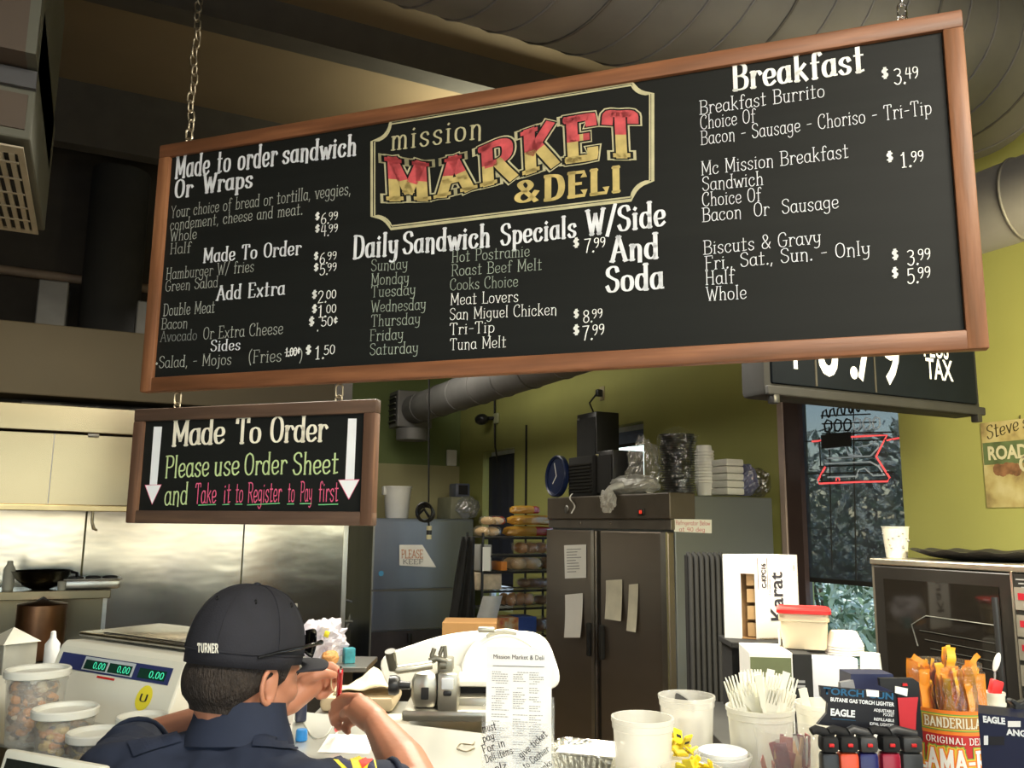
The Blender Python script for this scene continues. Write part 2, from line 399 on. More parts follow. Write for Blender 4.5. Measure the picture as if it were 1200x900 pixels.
def letter(mb, t, mp, wt=.5, contrast=.5, serif=.7, gap=.7, mi=0, split=None, sub=0, swt=None):
    """mp(gx, gy) -> 3D point; ribbons wt wide, thinner where the pen runs level"""
    def rib(pts, wts):
        if sub:
            o = []
            for a, b in zip(pts[:-1], pts[1:]):
                k = max(1, int((b-a).length/sub))
                o += [a + (b-a)*j/k for j in range(k)]
            pts = o + [pts[-1]]
        n = len(pts); L = []; R = []
        closed = (pts[0]-pts[-1]).length < 1e-4 and n > 3
        for i, p in enumerate(pts):
            if closed and i in (0, n-1): d = pts[1] - pts[-2]
            else: d = pts[min(i+1, n-1)] - pts[max(i-1, 0)]
            if d.length < 1e-6: d = Vector((0, 1))
            d.normalize(); nn = Vector((-d.y, d.x))
            w = wts * (1 - contrast + contrast*abs(d.y)**1.5) / 2
            e = Vector((0, 0))
            if not closed and i == 0: e = -d*w*.7
            if not closed and i == n-1: e = d*w*.7
            L.append(p + nn*w + e); R.append(p - nn*w + e)
        vs = [mp(q.x, q.y) for q in L] + [mp(q.x, q.y) for q in R]
        for i in range(n-1):
            yy = (pts[i].y + pts[i+1].y)/2
            f = [(i+n, i+n+1, i+1, i)]
            mm = mi if split is None else split((pts[i].x + pts[i+1].x)/2, yy)
            mb.add([vs[f[0][0]], vs[f[0][1]], vs[f[0][2]], vs[f[0][3]]], [(0, 1, 2, 3)], mm)
    for pts, sm, c in strokes(t, gap):
        rib(pts, wt*(1.6 if c == '.' else (3.2 if c == '•' else 1)))
        if serif and c not in '.,-$¢/()•\'':
            for k, p in ((0, pts[0]), (-1, pts[-1])):
                q = pts[1] if k == 0 else pts[-2]
                d = (p - q)
                if abs(d.x) < .35*abs(d.y) and (abs(p.y) < .3 or abs(p.y-10) < .3 or abs(p.y-6) < .3 or abs(p.y+3) < .2) and c not in 'ag0123456789' and not (c in 'RS' and k == -1 and sm):
                    s2 = (swt or max(.42, wt*.36))
                    rib([Vector((p.x-serif, p.y)), Vector((p.x+serif, p.y))], s2/(1-contrast))
def fonttext(s, size, M, name, m, parent, extrude=0.0, align='LEFT', xs=1.0, bold=0.0):
    """printed text in the built-in face, turned into a mesh; M places its x along the line, y up"""
    cu = bpy.data.curves.new(name, 'FONT'); cu.body = s; cu.size = size; cu.align_x = align
    cu.extrude = extrude; cu.offset = bold; cu.resolution_u = 3
    ob = bpy.data.objects.new(name, cu); COL.objects.link(ob)
    dg = bpy.context.evaluated_depsgraph_get(); dg.update()
    me = bpy.data.meshes.new_from_object(ob.evaluated_get(dg)); bpy.data.objects.remove(ob)
    me.name = name
    A = M @ Matrix.Diagonal((xs, 1, 1, 1))
    if parent is not None: A = parent_mw(parent).inverted() @ A
    me.transform(A); me.materials.clear(); me.materials.append(m)
    o = bpy.data.objects.new(name, me); COL.objects.link(o)
    if parent is not None: o.parent = parent
    return o

# ================================================================== SETTING
wall_green = mat('green_wall_paint', (.215, .235, .062), .75, var=.05, scale=2, bump=.03, bscale=60)
wall_yel = mat('yellow_green_wall_paint', (.46, .46, .12), .75, var=.05, scale=2, bump=.04, bscale=60)
wall_dgreen = mat('deep_green_wall_paint', (.145, .185, .065), .75, var=.05, scale=2)
wall_tan = mat('tan_wall_paint', (.36, .33, .17), .75, var=.05, scale=2)
ceil_m = mat('brown_ceiling_paint', (.125, .092, .055), .85, var=.10, scale=1.2)
beam_m = mat('shaded_beam_brown', (.045, .040, .034), .8)  # shade on the beams' side faces put into one dark colour
XW = 3.75; YB = 9.03; ZC = 4.75; YK = 7.0

struct(MB().box((-6, -4, -.1), (5, 10, 0)).build('floor', mat('tan_tile_floor', (.34, .25, .16), .4, var=.1, scale=3)))
struct(MB().box((-6.2, -4.2, ZC), (XW+.3, YB+.3, ZC+.15)).build('ceiling', ceil_m))

# windows in the right wall (plane X = XW): y range, z range
p1 = onX(566, 530, XW); p2 = onX(603, 525, XW)
w1 = (p2.y, p1.y, .95, p1.z)
p1 = onX(716, 500, XW); p2 = onX(754, 493, XW)
w2 = (p2.y, p1.y + .35, .95, p1.z)
p1 = onX(913, 470, XW); p2 = onX(1052, 480, XW)
w3 = (p2.y, p1.y, .85, 2.62)
w4_added = (-3.5, .9, .9, 2.8)  # added window out of view, mirrored as brightness in the steel wall
def wall_with_holes(name, X0, X1, y0, y1, z0, z1, holes, m):
    mb = MB(); ys = y0
    for (a, b, c, d) in sorted(holes):
        mb.box((X0, ys, z0), (X1, a, z1)); mb.box((X0, a, z0), (X1, b, c)); mb.box((X0, a, d), (X1, b, z1)); ys = b
    mb.box((X0, ys, z0), (X1, y1, z1))
    return struct(mb.build(name, m))
YS = w3[0] - .02      # the brighter yellow paint starts beside the near window
wall_with_holes('wall_right', XW, XW+.22, -4, YB+.2, 0, ZC, [w1, w2, w3, w4_added], wall_yel if False else mat('right_wall_paint', (.32, .325, .10), .75, var=.05, scale=2, bump=.04, bscale=60))
zt = onY(500, 545, YB).z
mb = MB(); mb.box((-6.2, YB, zt), (XW, YB+.2, ZC), mi=0); mb.box((-6.2, YB, 0), (XW, YB+.2, zt), mi=1)
struct(mb.build('wall_back', [wall_dgreen, wall_tan]))
xk = onY(403, 650, YK).x; xk2 = onY(413, 460, YK).x
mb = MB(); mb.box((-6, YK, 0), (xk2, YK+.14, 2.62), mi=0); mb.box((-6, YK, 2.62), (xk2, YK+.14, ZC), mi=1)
struct(mb.build('wall_kitchen', [wall_tan, mat('dark_upper_wall_paint', (.030, .026, .022), .9)]))  # upper part of the wall in a near-black colour
struct(MB().box((-6.2, -4, 0), (-6, YB, ZC)).build('wall_left', mat('beige_wall_paint', (.30, .26, .17), .8)))
mb = MB(); mb.box((-6.2, -4.2, 0), (XW+.2, -4, .9)); mb.box((-6.2, -4.2, 3.3), (XW+.2, -4, ZC)); mb.box((-6.2,-4.2,.9),(-5,-4,3.3)); mb.box((3.4,-4.2,.9),(XW+.2,-4,3.3))  # unseen wall with assumed openings that let in daylight
for k_ in range(5): mb.box((-5+k_*1.7+1.6,-4.2,.9),(-5+k_*1.7+1.7,-4,3.3))
struct(mb.build('wall_front', MAT['beige_wall_paint']))

# ceiling beams along X
def beam(pxy, z0, h, wY, m=beam_m):
    p = onZ(pxy[0], pxy[1], z0)
    return struct(MB().box((-6, p.y, z0), (XW, p.y + wY, z0 + h)).build('trim_1', m))
beam((400, 58), 4.55, .2, .16)
beam((130, 176), 4.30, .45, .12)
beam((130, 260), 4.45, .3, .2)

# sheet steel on the kitchen wall, one panel per sheet
z_hb = 1.0
xs = [xk, onY(284, 650, YK).x, onY(100, 620, YK).x, onY(-60, 620, YK).x, onY(-220, 620, YK).x]
for i in range(4):
    o = MB().box((xs[i+1]+.004, YK-.012, .3), (xs[i]-.004, YK-.001, 2.35)).build('steel_panel', steel_wall, bpy.data.objects['wall_kitchen'], bevel=.003)
MB().box((xk-.01, YK-.02, .3), (xk+.025, YK+.0, 2.35)).build('steel_edge_strip', mat('light_steel', (.7,.72,.72), .3, 1.), bpy.data.objects['wall_kitchen'])

# ------------------------------------------------------------------ windows
def window(n, w, frame_m, shade=None, shade_to=None, sx=.05, shade_gap=0):
    y0, y1, z0, z1 = w; t = .05
    root = bpy.data.objects.new('window_%d' % n, None); COL.objects.link(root); root.location = (XW+.12, (y0+y1)/2, z0); struct(root)
    mb = MB(); X0, X1 = XW+.10, XW+.16
    mb.box((X0, y0, z0), (X1, y0+t, z1)); mb.box((X0, y1-t, z0), (X1, y1, z1)); mb.box((X0, y0+t, z0), (X1, y1-t, z0+t)); mb.box((X0, y0+t, z1-t), (X1, y1-t, z1))
    mb.build('window_frame', frame_m, root)
    MB().box((XW+.125, y0+t, z0+t), (XW+.132, y1-t, z1-t)).build('pane', mat('window_glass', (.9,.95,.95), .02, trans=1., var=0.), root)
    return root
alu = mat('white_aluminium', (.75, .76, .78), .4, .3)
fr_dark = mat('dark_frame_paint', (.05, .045, .045), .5)
window(1, w1, alu); window(2, w2, alu); window(3, w3, fr_dark); window(4, w4_added, alu)  # the last one is the added, unseen window
shade_m = sheer('dark_mesh_shade', (.035, .034, .038), .93, .6, .02)
shade_blue = mat('blue_grey_shade', (.10, .13, .20), .7)
dark_fabric = mat('dark_navy_shade', (.022, .026, .040), .6)
def roller(w, z_to, m, name, label, gapL=0., gapT=0., wav=.006, X=None):
    y0, y1, z0, z1 = w; X = XW + .05 if X is None else X
    t = thing(name, label, 'blind', (X, (y0+y1)/2, z1))
    mb = MB(); mb.tube([(X+.02, y0+.01, z1-.03-gapT), (X+.02, y1-gapL, z1-.03-gapT)], .022, 10); mb.build('roller', m, t)
    mb = MB()
    def P(u, v):
        y = y0+.012 + (y1-gapL-y0-.012)*u; z = z1-.04-gapT + (z_to - z1+.04+gapT)*v
        return (X + wav*math.sin(u*19+v*3), y, z)
    mb.sheet(P, 24, 6); mb.build('shade_fabric', m, t, smooth=60)
    MB().box((X-.006, y0+.012, z_to-.012), (X+.010, y1-gapL, z_to+.014)).build('bottom_bar', blackm, t)
    return t
roller(w1, 1.2, dark_fabric, 'roller_blind', 'dark blind drawn down over the farthest narrow window', gapL=.05, gapT=.04)
roller(w2, onX(740, 520, XW).z, shade_blue, 'roller_blind', 'blue grey blind half down on the window behind the fridge-top clutter', gapT=.04)
roller(w3, onX(980, 683, XW).z, shade_m, 'roller_blind', 'dark see-through mesh blind behind the neon sign', X=XW+.07)
# reveal of the near window, dark plum jamb
struct(MB().box((XW-.004, w3[1]-.02, w3[2]), (XW+.1, w3[1]+.02, w3[3])).build('trim_2', mat('pinkish_trim', (.45, .36, .33), .6)))
struct(MB().box((XW+.01, w3[1]-.14, w3[2]), (XW+.045, w3[1]-.02, w3[3])).build('trim_3', mat('plum_jamb', (.055, .035, .035), .6)))

# ------------------------------------------------------------------ outdoors
leafm = [mat('leaf_pale', (.70, .76, .66), .6, var=.2, scale=3), mat('leaf_dark', (.16, .24, .15), .6, var=.3, scale=3)]
def bush(c, r, n, seed, name, label, leaf=.12):
    rnd = random.Random(seed); mb = MB(); c = Vector(c)
    for i in range(n):
        d = Vector((rnd.gauss(0,1), rnd.gauss(0,1), rnd.gauss(0,1))).normalized()*rnd.uniform(.55,1)
        p = c + Vector((d.x*r[0], d.y*r[1], d.z*r[2]))
        if p.z < .05: continue
        a = Vector((rnd.gauss(0,1), rnd.gauss(0,1), rnd.gauss(0,1))).normalized(); b = a.cross(Vector((rnd.gauss(0,1),1,rnd.gauss(0,1)))).normalized()
        l = leaf*rnd.uniform(.6,1.3); wd = l*.16
        mb.add([p-a*l*.5, p+b*wd, p+a*l*.5, p-b*wd], [(0,1,2,3)], 0 if rnd.random() < .6 else 1)
    for k in range(6):
        q = c + Vector((rnd.uniform(-.5,.5)*r[0], rnd.uniform(-.6,.6)*r[1], r[2]*.5)); 
        mb.tube([(c.x, c.y+rnd.uniform(-.3,.3), 0), (c+q)/2 - Vector((0,0,r[2]*.3)), q], .015, 5, mi=2)
    return tag(mb.build(name, leafm + [mat('bark', (.10,.075,.055), .8)]), label, 'bush', kind='stuff')
bush((5.2, 4.9, .9), (.6, 1.9, 1.15), 7000, 1, 'shrub', 'sunlit leafy shrub outside the near window')
bush((8.5, 7.5, 1.2), (1.4, 3.2, 1.9), 6000, 2, 'tree', 'dark tree mass beyond the near window', .25)
struct(MB().box((-40, -40, -.14), (40, 40, -.105)).build('ground', mat('outdoor_ground', (.25, .24, .21), .9, scale=1)))

# ------------------------------------------------------------------ ducts
duct_m = mat('galvanised_duct', (.165, .16, .155), .6, .4, .18, 2.5, bump=.05)
duct_seam = mat('duct_seam', (.10, .095, .085), .6, .5)
def duct(name, label, P0, P1, r, nseam, lean, mdl=duct_m):
    P0, P1 = Vector(P0), Vector(P1); ax = (P1-P0).normalized()
    t = thing(name, label, 'duct', P0)
    MB().tube([P0 + (P1-P0)*i/8 for i in range(9)], r, 40).build('duct_shell', mdl, t, smooth=50)
    a = ax.cross(UV).normalized(); b = a.cross(ax).normalized()
    for i in range(nseam):
        c = P0 + (P1-P0)*((i+.5)/nseam)
        pts = [c + (a*math.cos(an) + b*math.sin(an))*(r+.002) + ax*(lean*r*math.cos(an)) for an in [2*PI*k/32 for k in range(32)]]
        MB().tube(pts, .006, 5, closed=True).build('seam', mdl if i % 4 else duct_seam, t, smooth=80)
    return t
pd = onY(720, 78, 3.0); r1 = .42
# large duct: tangent ray underneath passes (720,78)
rr_ = ray(720, 78); k_ = rr_.z/rr_.y
Y1c = 2.42; zc = EYE + Y1c*k_ + r1*math.sqrt(1+k_*k_)
duct('large_round_duct', 'large galvanised spiral duct crossing under the ceiling above the menu board', (.0, Y1c, zc), (XW-.1, Y1c, zc), r1, 22, .25)
pe = onX(482, 481, 2.95); X2 = 2.95
pn = onX(1160, 246, X2)
duct('slim_round_duct', 'slim round duct running along the green wall to a square outlet', (X2, 1.6, pn.z+.0), (X2, pe.y-.125, pe.z), .15, 14, .1)
t = thing('duct_outlet', 'square grey air outlet at the far end of the slim duct', 'vent', pe)
mb = MB(); c = pe; s = .18
mb.box((c.x-.19, c.y-.12, c.z-.19), (c.x+.19, c.y+.16, c.z+.19)); mb.build('outlet_box', duct_m, t, bevel=.01)
mb = MB(); mb.box((c.x-.2, c.y-.09, c.z-.15), (c.x-.185, c.y+.13, c.z+.15)); mb.build('opening', blackm, t)
for k in range(5):
    MB().box((c.x-.215, c.y-.09, c.z-.13+k*.06), (c.x-.2, c.y+.13, c.z-.12+k*.06)).build('louvre', steel_dark, t)
MB().lathe([(.17,-.02),(.165,.1),(.01,.1)], 24, T(c.x, c.y-.05, c.z-.27) @ Rm(PI,'X') @ T(0,0,-.05)).build('underside_collar', duct_m, t, smooth=40)

# ------------------------------------------------------------------ hanging air unit at the left
h = 3.0
pN = onZ(36, 171, h); pF = onZ(51, 276, h)
x1 = (pN.x+pF.x)/2; yn, yf = pN.y, pF.y
ac_m = mat('grey_green_unit_paint', (.11, .11, .085), .6, .2, .08, 3)
ac_f = mat('brown_unit_panel', (.085, .062, .045), .6, .1, .1, 3)
t = thing('air_unit', 'boxy grey hanging air unit with slotted underside grille, top left', 'air unit', (x1-.5, (yn+yf)/2, h))
zt_ = onY(70, 152, yf).z
mb = MB(); mb.box((x1-1.2, yn, h+.02), (x1, yf, zt_)); mb.build('casing', ac_m, t, bevel=.006)
MB().box((x1-1.19, yn-.006, h+.05), (x1-.02, yn, h+.17)).build('front_panel', ac_f, t)
MB().box((x1-1.2, yn-.02, h+.19), (x1-.0, yn+.01, h+.25)).build('flange', mat('flange_grey', (.07,.07,.075), .6), t)
MB().box((x1-1.2, yn-.12, h+.26), (x1-.03, yf-.1, h+.75)).build('upper_casing', ac_f, t)
MB().box((x1-.03, yn-.12, h+.26), (x1+.0, yf-.1, h+.95)).build('side_panel', ac_m, t)
mb = MB(); g = .06
mb.box((x1-.04, yn+.02, h-.006), (x1-.02, yf-.02, h+.0)); mb.box((x1-1.2, yn+.02, h-.006), (x1-.04, yn+.08, h)); mb.box((x1-1.2, yf-.06, h-.006), (x1-.04, yf-.02, h))
mb.build('grille_frame', mat('cream_grille', (.38,.33,.24), .5), t)
MB().box((x1-1.2, yn+.08, h+.0), (x1-.04, yf-.06, h+.012)).build('grille_void', blackm, t)
for k in range(26):
    xx = x1-.05-k*.032
    MB().box((xx-.016, yn+.08, h-.01), (xx, yf-.06, h-.001)).build('slat', MAT['cream_grille'], t)
for k in range(5):
    yy = yn+.14+k*(yf-yn-.2)/5
    MB().box((x1-1.2, yy, h-.014), (x1-.04, yy+.012, h-.01)).build('cross_bar', MAT['cream_grille'], t)

# pipe and dark duct boxes high at the left
pa = onY(18, 318, 6.9); pb = onY(172, 338, 6.9)
t = MB().tube([pa + (pa-pb)*2.5, pb + (pb-pa)*3], .035, 10).build('ceiling_pipe', mat('dusty_pipe', (.16,.12,.09), .6), smooth=60); tag(t, 'long dusty pipe under the ceiling above the kitchen hood', 'pipe')
zso = onY(60, 380, 5.75).z
pa = onY(47, 338, 6.6); pb = onY(80, 400, 6.6)
t = tag(MB().box((pa.x, 6.4, zso+.002), (pb.x-.02, 6.7, pa.z+.02)).build('hood_riser', mat('dull_grey_metal', (.12,.12,.12), .5, .5), bevel=.01), 'small grey metal riser box standing on the hood soffit', 'duct')
pa = onY(92, 340, 6.8); pb = onY(146, 400, 6.8)
tag(MB().lathe([(.20, zso+.002), (.20, pa.z+.9)], 24, T((pa.x+pb.x)/2+.05, 6.70, 0)).build('exhaust_duct', blackm, smooth=40), 'fat black exhaust duct rising from the hood', 'duct')
pa = onY(148, 350, 6.5)
tag(MB().box((pa.x+.06, 6.0, zso+.002), (pa.x+.36, 6.3, pa.z-.12)).build('hood_riser', MAT['dull_grey_metal'], bevel=.01), 'narrow grey riser box half hidden by the menu board', 'duct')

# ================================================================== SIGNS
BYAW = .3423
BV = RV*math.cos(BYAW) - FV*math.sin(BYAW)          # along the board and the counter, to the right
BN = -(FV*math.cos(BYAW) + RV*math.sin(BYAW))       # out of the board towards the customers
BRZ = math.atan2(BV.y, BV.x)
BO = W(-1.2056, 2.730, EYE + 1.2573); BW, BH = 2.44, .849
wood_h = wood('red_oak_level', (.30, .125, .055), (.20, .080, .036), 0)
wood_v = wood('red_oak_upright', (.34, .155, .070), (.23, .095, .042), 2)
old_h = wood('weathered_wood_level', (.15, .085, .050), (.09, .052, .034), 0, rough=.7)
old_v = wood('weathered_wood_upright', (.19, .095, .050), (.11, .055, .032), 2, rough=.7)
slate = mat('black_chalkboard', (.008, .009, .008), .55, var=.15, scale=3, stretch=(.2, 1, 8), spec=.3)
chalk = mat('white_chalk_paint', (.74, .77, .82), .8, var=.08, scale=30)
chalk_b = mat('bright_chalk_paint', (.86, .88, .86), .8, var=.06, scale=30)
chalk_d = mat('dim_green_chalk', (.34, .40, .34), .8, var=.22, scale=20)
chalk_g = mat('soft_grey_chalk', (.42, .45, .41), .8, var=.2, scale=20)
gold = mat('gold_paint', (.52, .41, .15), .6, var=.22, scale=25)
gold_l = mat('pale_gold_paint', (.50, .47, .29), .6, var=.12, scale=25)
redp = mat('brushed_red_paint', (.52, .075, .085), .7, var=.3, scale=30)
cream = mat('cream_chalk', (.88, .84, .70), .8, var=.05)
lgreen = mat('light_green_chalk', (.56, .70, .34), .8, var=.1, scale=30)
pink = mat('pink_chalk', (.78, .13, .26), .8, var=.1, scale=30)
ngreen = mat('bright_green_chalk', (.18, .62, .25), .8)
pwhite = mat('cool_white_paint', (.85, .88, .92), .7, var=.03)

def framed_board(name, label, O, Wd, Hd, rail, mats, thick=.035):
    """a hanging board; O is the front top left corner"""
    t = thing(name, label, 'menu board' if Wd > 1.5 else 'sign', O + BV*Wd/2 - UV*Hd, BRZ)
    M = F3(O - UV*Hd, BV, UV)        # local x along the board, y into it, z up
    MB().box((rail*.6, .012, rail*.6), (Wd-rail*.6, thick-.005, Hd-rail*.6), M).build('chalk_panel', slate, t)
    def r(lo, hi, mm): MB().rbox(lo, hi, .005, M).build('frame_rail', mm, t, smooth=40)
    r((0, 0, Hd-rail), (Wd, thick, Hd), mats[0]); r((0, 0, 0), (Wd, thick, rail), mats[0])
    r((0.0005, -.0015, rail*.0+.0005), (rail, thick-.0005, Hd-.0005 if False else Hd-rail+.001), mats[1])
    r((Wd-rail, -.0015, .0005), (Wd-.0005, thick-.0005, Hd-rail+.001), mats[1])
    return t
board = framed_board('menu_board', 'large black chalkboard menu in a red-brown wooden frame', BO, BW, BH, .047, (wood_h, wood_v))
LAY = -.0095
def bp(px, py, off=0.): return onPlane(px, py, BO + BN*(LAY + off), BN)
def line(t, p0, p1, h, m, wt=.55, contrast=.45, serif=.8, root=None, off=0., gap=.7, name='lettering', slant=0.):
    A = bp(p0[0], p0[1], off); B = bp(p1[0], p1[1], off); H = (bp(p0[0], p0[1]-h, off) - A).length/10
    Wt = text_width(t, gap); mb = MB()
    letter(mb, t, lambda x, y: A + (B-A)*(x/Wt) + UV*(H*y) + BV*(H*y*slant), wt, contrast, serif, gap)
    return mb.build(name, m, board if root is None else root)
def c1(x, y): return (150 + x/2.727, 130 + y/2.727)
def c2(x, y): return (420 + x/2.571, 80 + y/2.571)
def c3(x, y): return (780 + x/2.25, y/2.25)
def L(c, s, t, a, b, h, m, **k): return line(t, c(*a), c(*b), h/s, m, **k)
def price(c, s, x, y, whole, cents, h, m=None, dx=-18):
    """raised bold dollar sign, tall main figure, small raised cents"""
    m = m or chalk_b
    sl = -.10
    L(c, s, '$', (x+dx, y-h*.42+3), (x+dx+h*.36, y-h*.42), h*.62, m, wt=1.5, serif=0, contrast=.2, name='price_lettering')
    if whole: L(c, s, whole + '.', (x, y), (x+h*.72, y-h*.08), h*.95, m, wt=.75, serif=0, contrast=.15, name='price_lettering')
    else: L(c, s, '.', (x, y), (x+h*.1, y), h*.9, m, wt=.8, serif=0, contrast=.15, name='price_lettering')
    x2 = x + (h*.68 if whole else h*.3)
    L(c, s, cents, (x2, y-h*.34), (x2+h*(.40*len(cents)), y-h*.42), h*.68, m, wt=.85, serif=0, contrast=.15, name='price_lettering')
s1, s2_, s3 = 2.727, 2.571, 2.25
HB = dict(wt=1.75, contrast=.62, serif=1.0, name='heading_lettering', gap=1.25)
HB2 = dict(wt=1.45, contrast=.62, serif=1.0, name='heading_lettering', gap=1.1)
TH = dict(wt=.62, contrast=.25, serif=.75)
L(c1, s1, 'Made to order', (150, 215), (474, 172), 66, chalk, **HB)
L(c1, s1, 'sandwich', (494, 168), (728, 140), 62, chalk, **HB)
L(c1, s1, 'Or', (150, 278), (204, 271), 56, chalk, **HB)
L(c1, s1, 'Wraps', (240, 262), (396, 243), 56, chalk, **HB)
L(c1, s1, 'Your choice of bread or tortilla, veggies,', (136, 342), (712, 266), 37, chalk_g, **TH)
L(c1, s1, 'condement, cheese and meat.', (134, 381), (558, 330), 35, chalk_g, **TH)
L(c1, s1, 'Whole', (134, 416), (219, 408), 34, chalk_g, **TH)
L(c1, s1, 'Half', (134, 458), (200, 452), 34, chalk_g, **TH)
L(c1, s1, 'Made To Order', (240, 485), (552, 458), 44, chalk, **HB2)
L(c1, s1, 'Hamburger W/ fries', (121, 539), (402, 513), 36, chalk_g, **TH)
L(c1, s1, 'Green Salad', (119, 577), (287, 562), 34, chalk_g, **TH)
L(c1, s1, 'Add Extra', (283, 605), (500, 586), 44, chalk, **HB2)
L(c1, s1, 'Double Meat', (112, 655), (277, 644), 37, chalk_g, **TH)
L(c1, s1, 'Bacon', (106, 698), (190, 693), 34, chalk_g, **TH)
L(c1, s1, 'Avocado', (103, 738), (220, 731), 33, mat('faded_chalk', (.24,.26,.25), .8), **TH)
L(c1, s1, 'Or Extra Cheese', (240, 730), (495, 712), 38, chalk_g, **TH)
L(c1, s1, 'Sides', (264, 768), (358, 763), 35, chalk, **dict(HB2, wt=1.15))
L(c1, s1, '•Salad, - Mojos', (86, 822), (330, 810), 36, chalk_g, **TH)
L(c1, s1, '(Fries', (384, 806), (490, 800), 40, chalk_g, **TH)
L(c1, s1, '1.00¢', (503, 784), (549, 780), 26, chalk_b, wt=1.5, serif=0, contrast=.2)
L(c1, s1, '-', (496, 782), (556, 770), 20, chalk_b, wt=1.0, serif=0, contrast=0.)
L(c1, s1, ')', (546, 800), (558, 800), 38, chalk_g, **TH)
for y, w_, c_ in ((362, '6', '99'), (401, '4', '99')): price(c1, s1, 616, y, w_, c_, 37)
for y, w_, c_ in ((489, '6', '99'), (525, '5', '99')): price(c1, s1, 612, y, w_, c_, 37)
price(c1, s1, 606, 614, '2', '00', 40); price(c1, s1, 606, 660, '1', '00', 40); price(c1, s1, 604, 703, '', '50¢', 44, dx=-26)
price(c1, s1, 596, 794, '1', '50', 44, dx=-28)
# middle
L(c2, s2_, 'Daily', (-16, 573), (118, 561), 66, chalk, **HB)
L(c2, s2_, 'Sandwich', (135, 559), (395, 536), 64, chalk, **HB)
L(c2, s2_, 'Specials', (430, 533), (655, 507), 62, chalk, **HB)
L(c2, s2_, 'W/Side', (688, 502), (924, 472), 72, chalk, **HB)
L(c2, s2_, 'And', (762, 582), (903, 570), 72, chalk, **HB)
L(c2, s2_, 'Soda', (748, 674), (918, 662), 74, chalk, **HB)
for d_, a, b in (('Sunday', (38, 611), (148, 604)), ('Monday', (38, 653), (152, 647)), ('Tuesday', (38, 690), (172, 682)), ('Wednesday', (38, 735), (203, 726)),
                 ('Thursday', (38, 778), (186, 770)), ('Friday', (34, 822), (135, 816)), ('Saturday', (34, 864), (180, 857))):
    L(c2, s2_, d_, a, b, 34, chalk_d, **TH)
for d_, a, b, mm in (('Hot Postramie', (281, 585), (516, 566), chalk_d), ('Roast Beef Melt', (280, 626), (553, 607), chalk_d), ('Cooks Choice', (276, 669), (481, 657), chalk_d),
                 ('Meat Lovers', (277, 713), (482, 703), chalk_b), ('San Miguel Chicken', (275, 758), (598, 742), chalk_b), ('Tri-Tip', (275, 803), (410, 795), chalk_b), ('Tuna Melt', (276, 849), (445, 840), chalk_b)):
    L(c2, s2_, d_, a, b, 34, mm, **TH)
price(c2, s2_, 680, 556, '7', '99', 44, dx=-32)
price(c2, s2_, 677, 767, '8', '99', 40, dx=-28); price(c2, s2_, 674, 820, '7', '99', 46, dx=-26)
# right
L(c3, s3, 'Breakfast', (178, 238), (525, 187), 66, chalk_b, **HB)
for d_, a, b in (('Breakfast Burrito', (90, 302), (420, 255)), ('Choice Of', (92, 341), (237, 322)), ('Bacon - Sausage - Choriso - Tri-Tip', (93, 382), (702, 300)),
                 ('Mc Mission Breakfast', (94, 462), (483, 415)), ('Sandwich', (97, 503), (258, 487)), ('Choice Of', (97, 544), (252, 530)), ('Bacon  Or  Sausage', (97, 585), (457, 548)),
                 ('Biscuts & Gravy', (100, 671), (410, 641)), ('Fri., Sat., Sun. - Only', (104, 712), (540, 671)), ('Half', (105, 751), (182, 746)), ('Whole', (108, 793), (214, 787))):
    L(c3, s3, d_, a, b, 36, chalk, **TH)
price(c3, s3, 603, 223, '3', '49', 44, dx=-32); price(c3, s3, 620, 442, '1', '99', 42, dx=-36)
price(c3, s3, 638, 700, '3', '99', 42, dx=-40); price(c3, s3, 638, 748, '5', '99', 42, dx=-40)

# plaque
def stripe(mb, pts, w, closed=False, f=bp, off=0., N=BN, mi=0):
    P = [f(x, y, off) for x, y in pts]; n = len(P)
    L_, R_ = [], []
    for i, p in enumerate(P):
        a = P[(i-1) % n] if (closed or i) else p; b = P[(i+1) % n] if (closed or i < n-1) else p
        d = (b-a).normalized(); q = N.cross(d).normalized()
        L_.append(p + q*w/2); R_.append(p - q*w/2)
    for i in range(n if closed else n-1):
        j = (i+1) % n; mb.add([L_[i], L_[j], R_[j], R_[i]], [(0, 1, 2, 3)], mi)
def arc_pts(a, b, bulge, k=6):
    a, b = Vector(a), Vector(b); d = b-a; q = Vector((-d.y, d.x)); out = []
    for i in range(k+1):
        t = i/k; p = a + d*t + q*bulge*4*t*(1-t); out.append((p.x, p.y))
    return out
def plaque(ins):
    k = ins
    o = arc_pts((40+k, 220+k*.2), (97+k*.2, 160+k), .18) + [(97+k*.2+1, 159+k)] + arc_pts((824-k*.3, 42+k), (887-k, 76+k*.3), .16) \
        + arc_pts((887-k, 340-k*.3), (822-k*.3, 397-k), .16) + arc_pts((98+k*.3, 484-k), (40+k, 446-k*.3), .16)
    return [c2(*p) for p in o]
mb = MB(); stripe(mb, plaque(0), .0085, True); stripe(mb, plaque(9), .0045, True); mb.build('plaque_border', gold_l, board)
L(c2, s2_, 'mission', (98, 247), (372, 210), 66, gold_l, wt=1.0, contrast=.5, serif=.9, gap=1.6, name='logo_lettering')
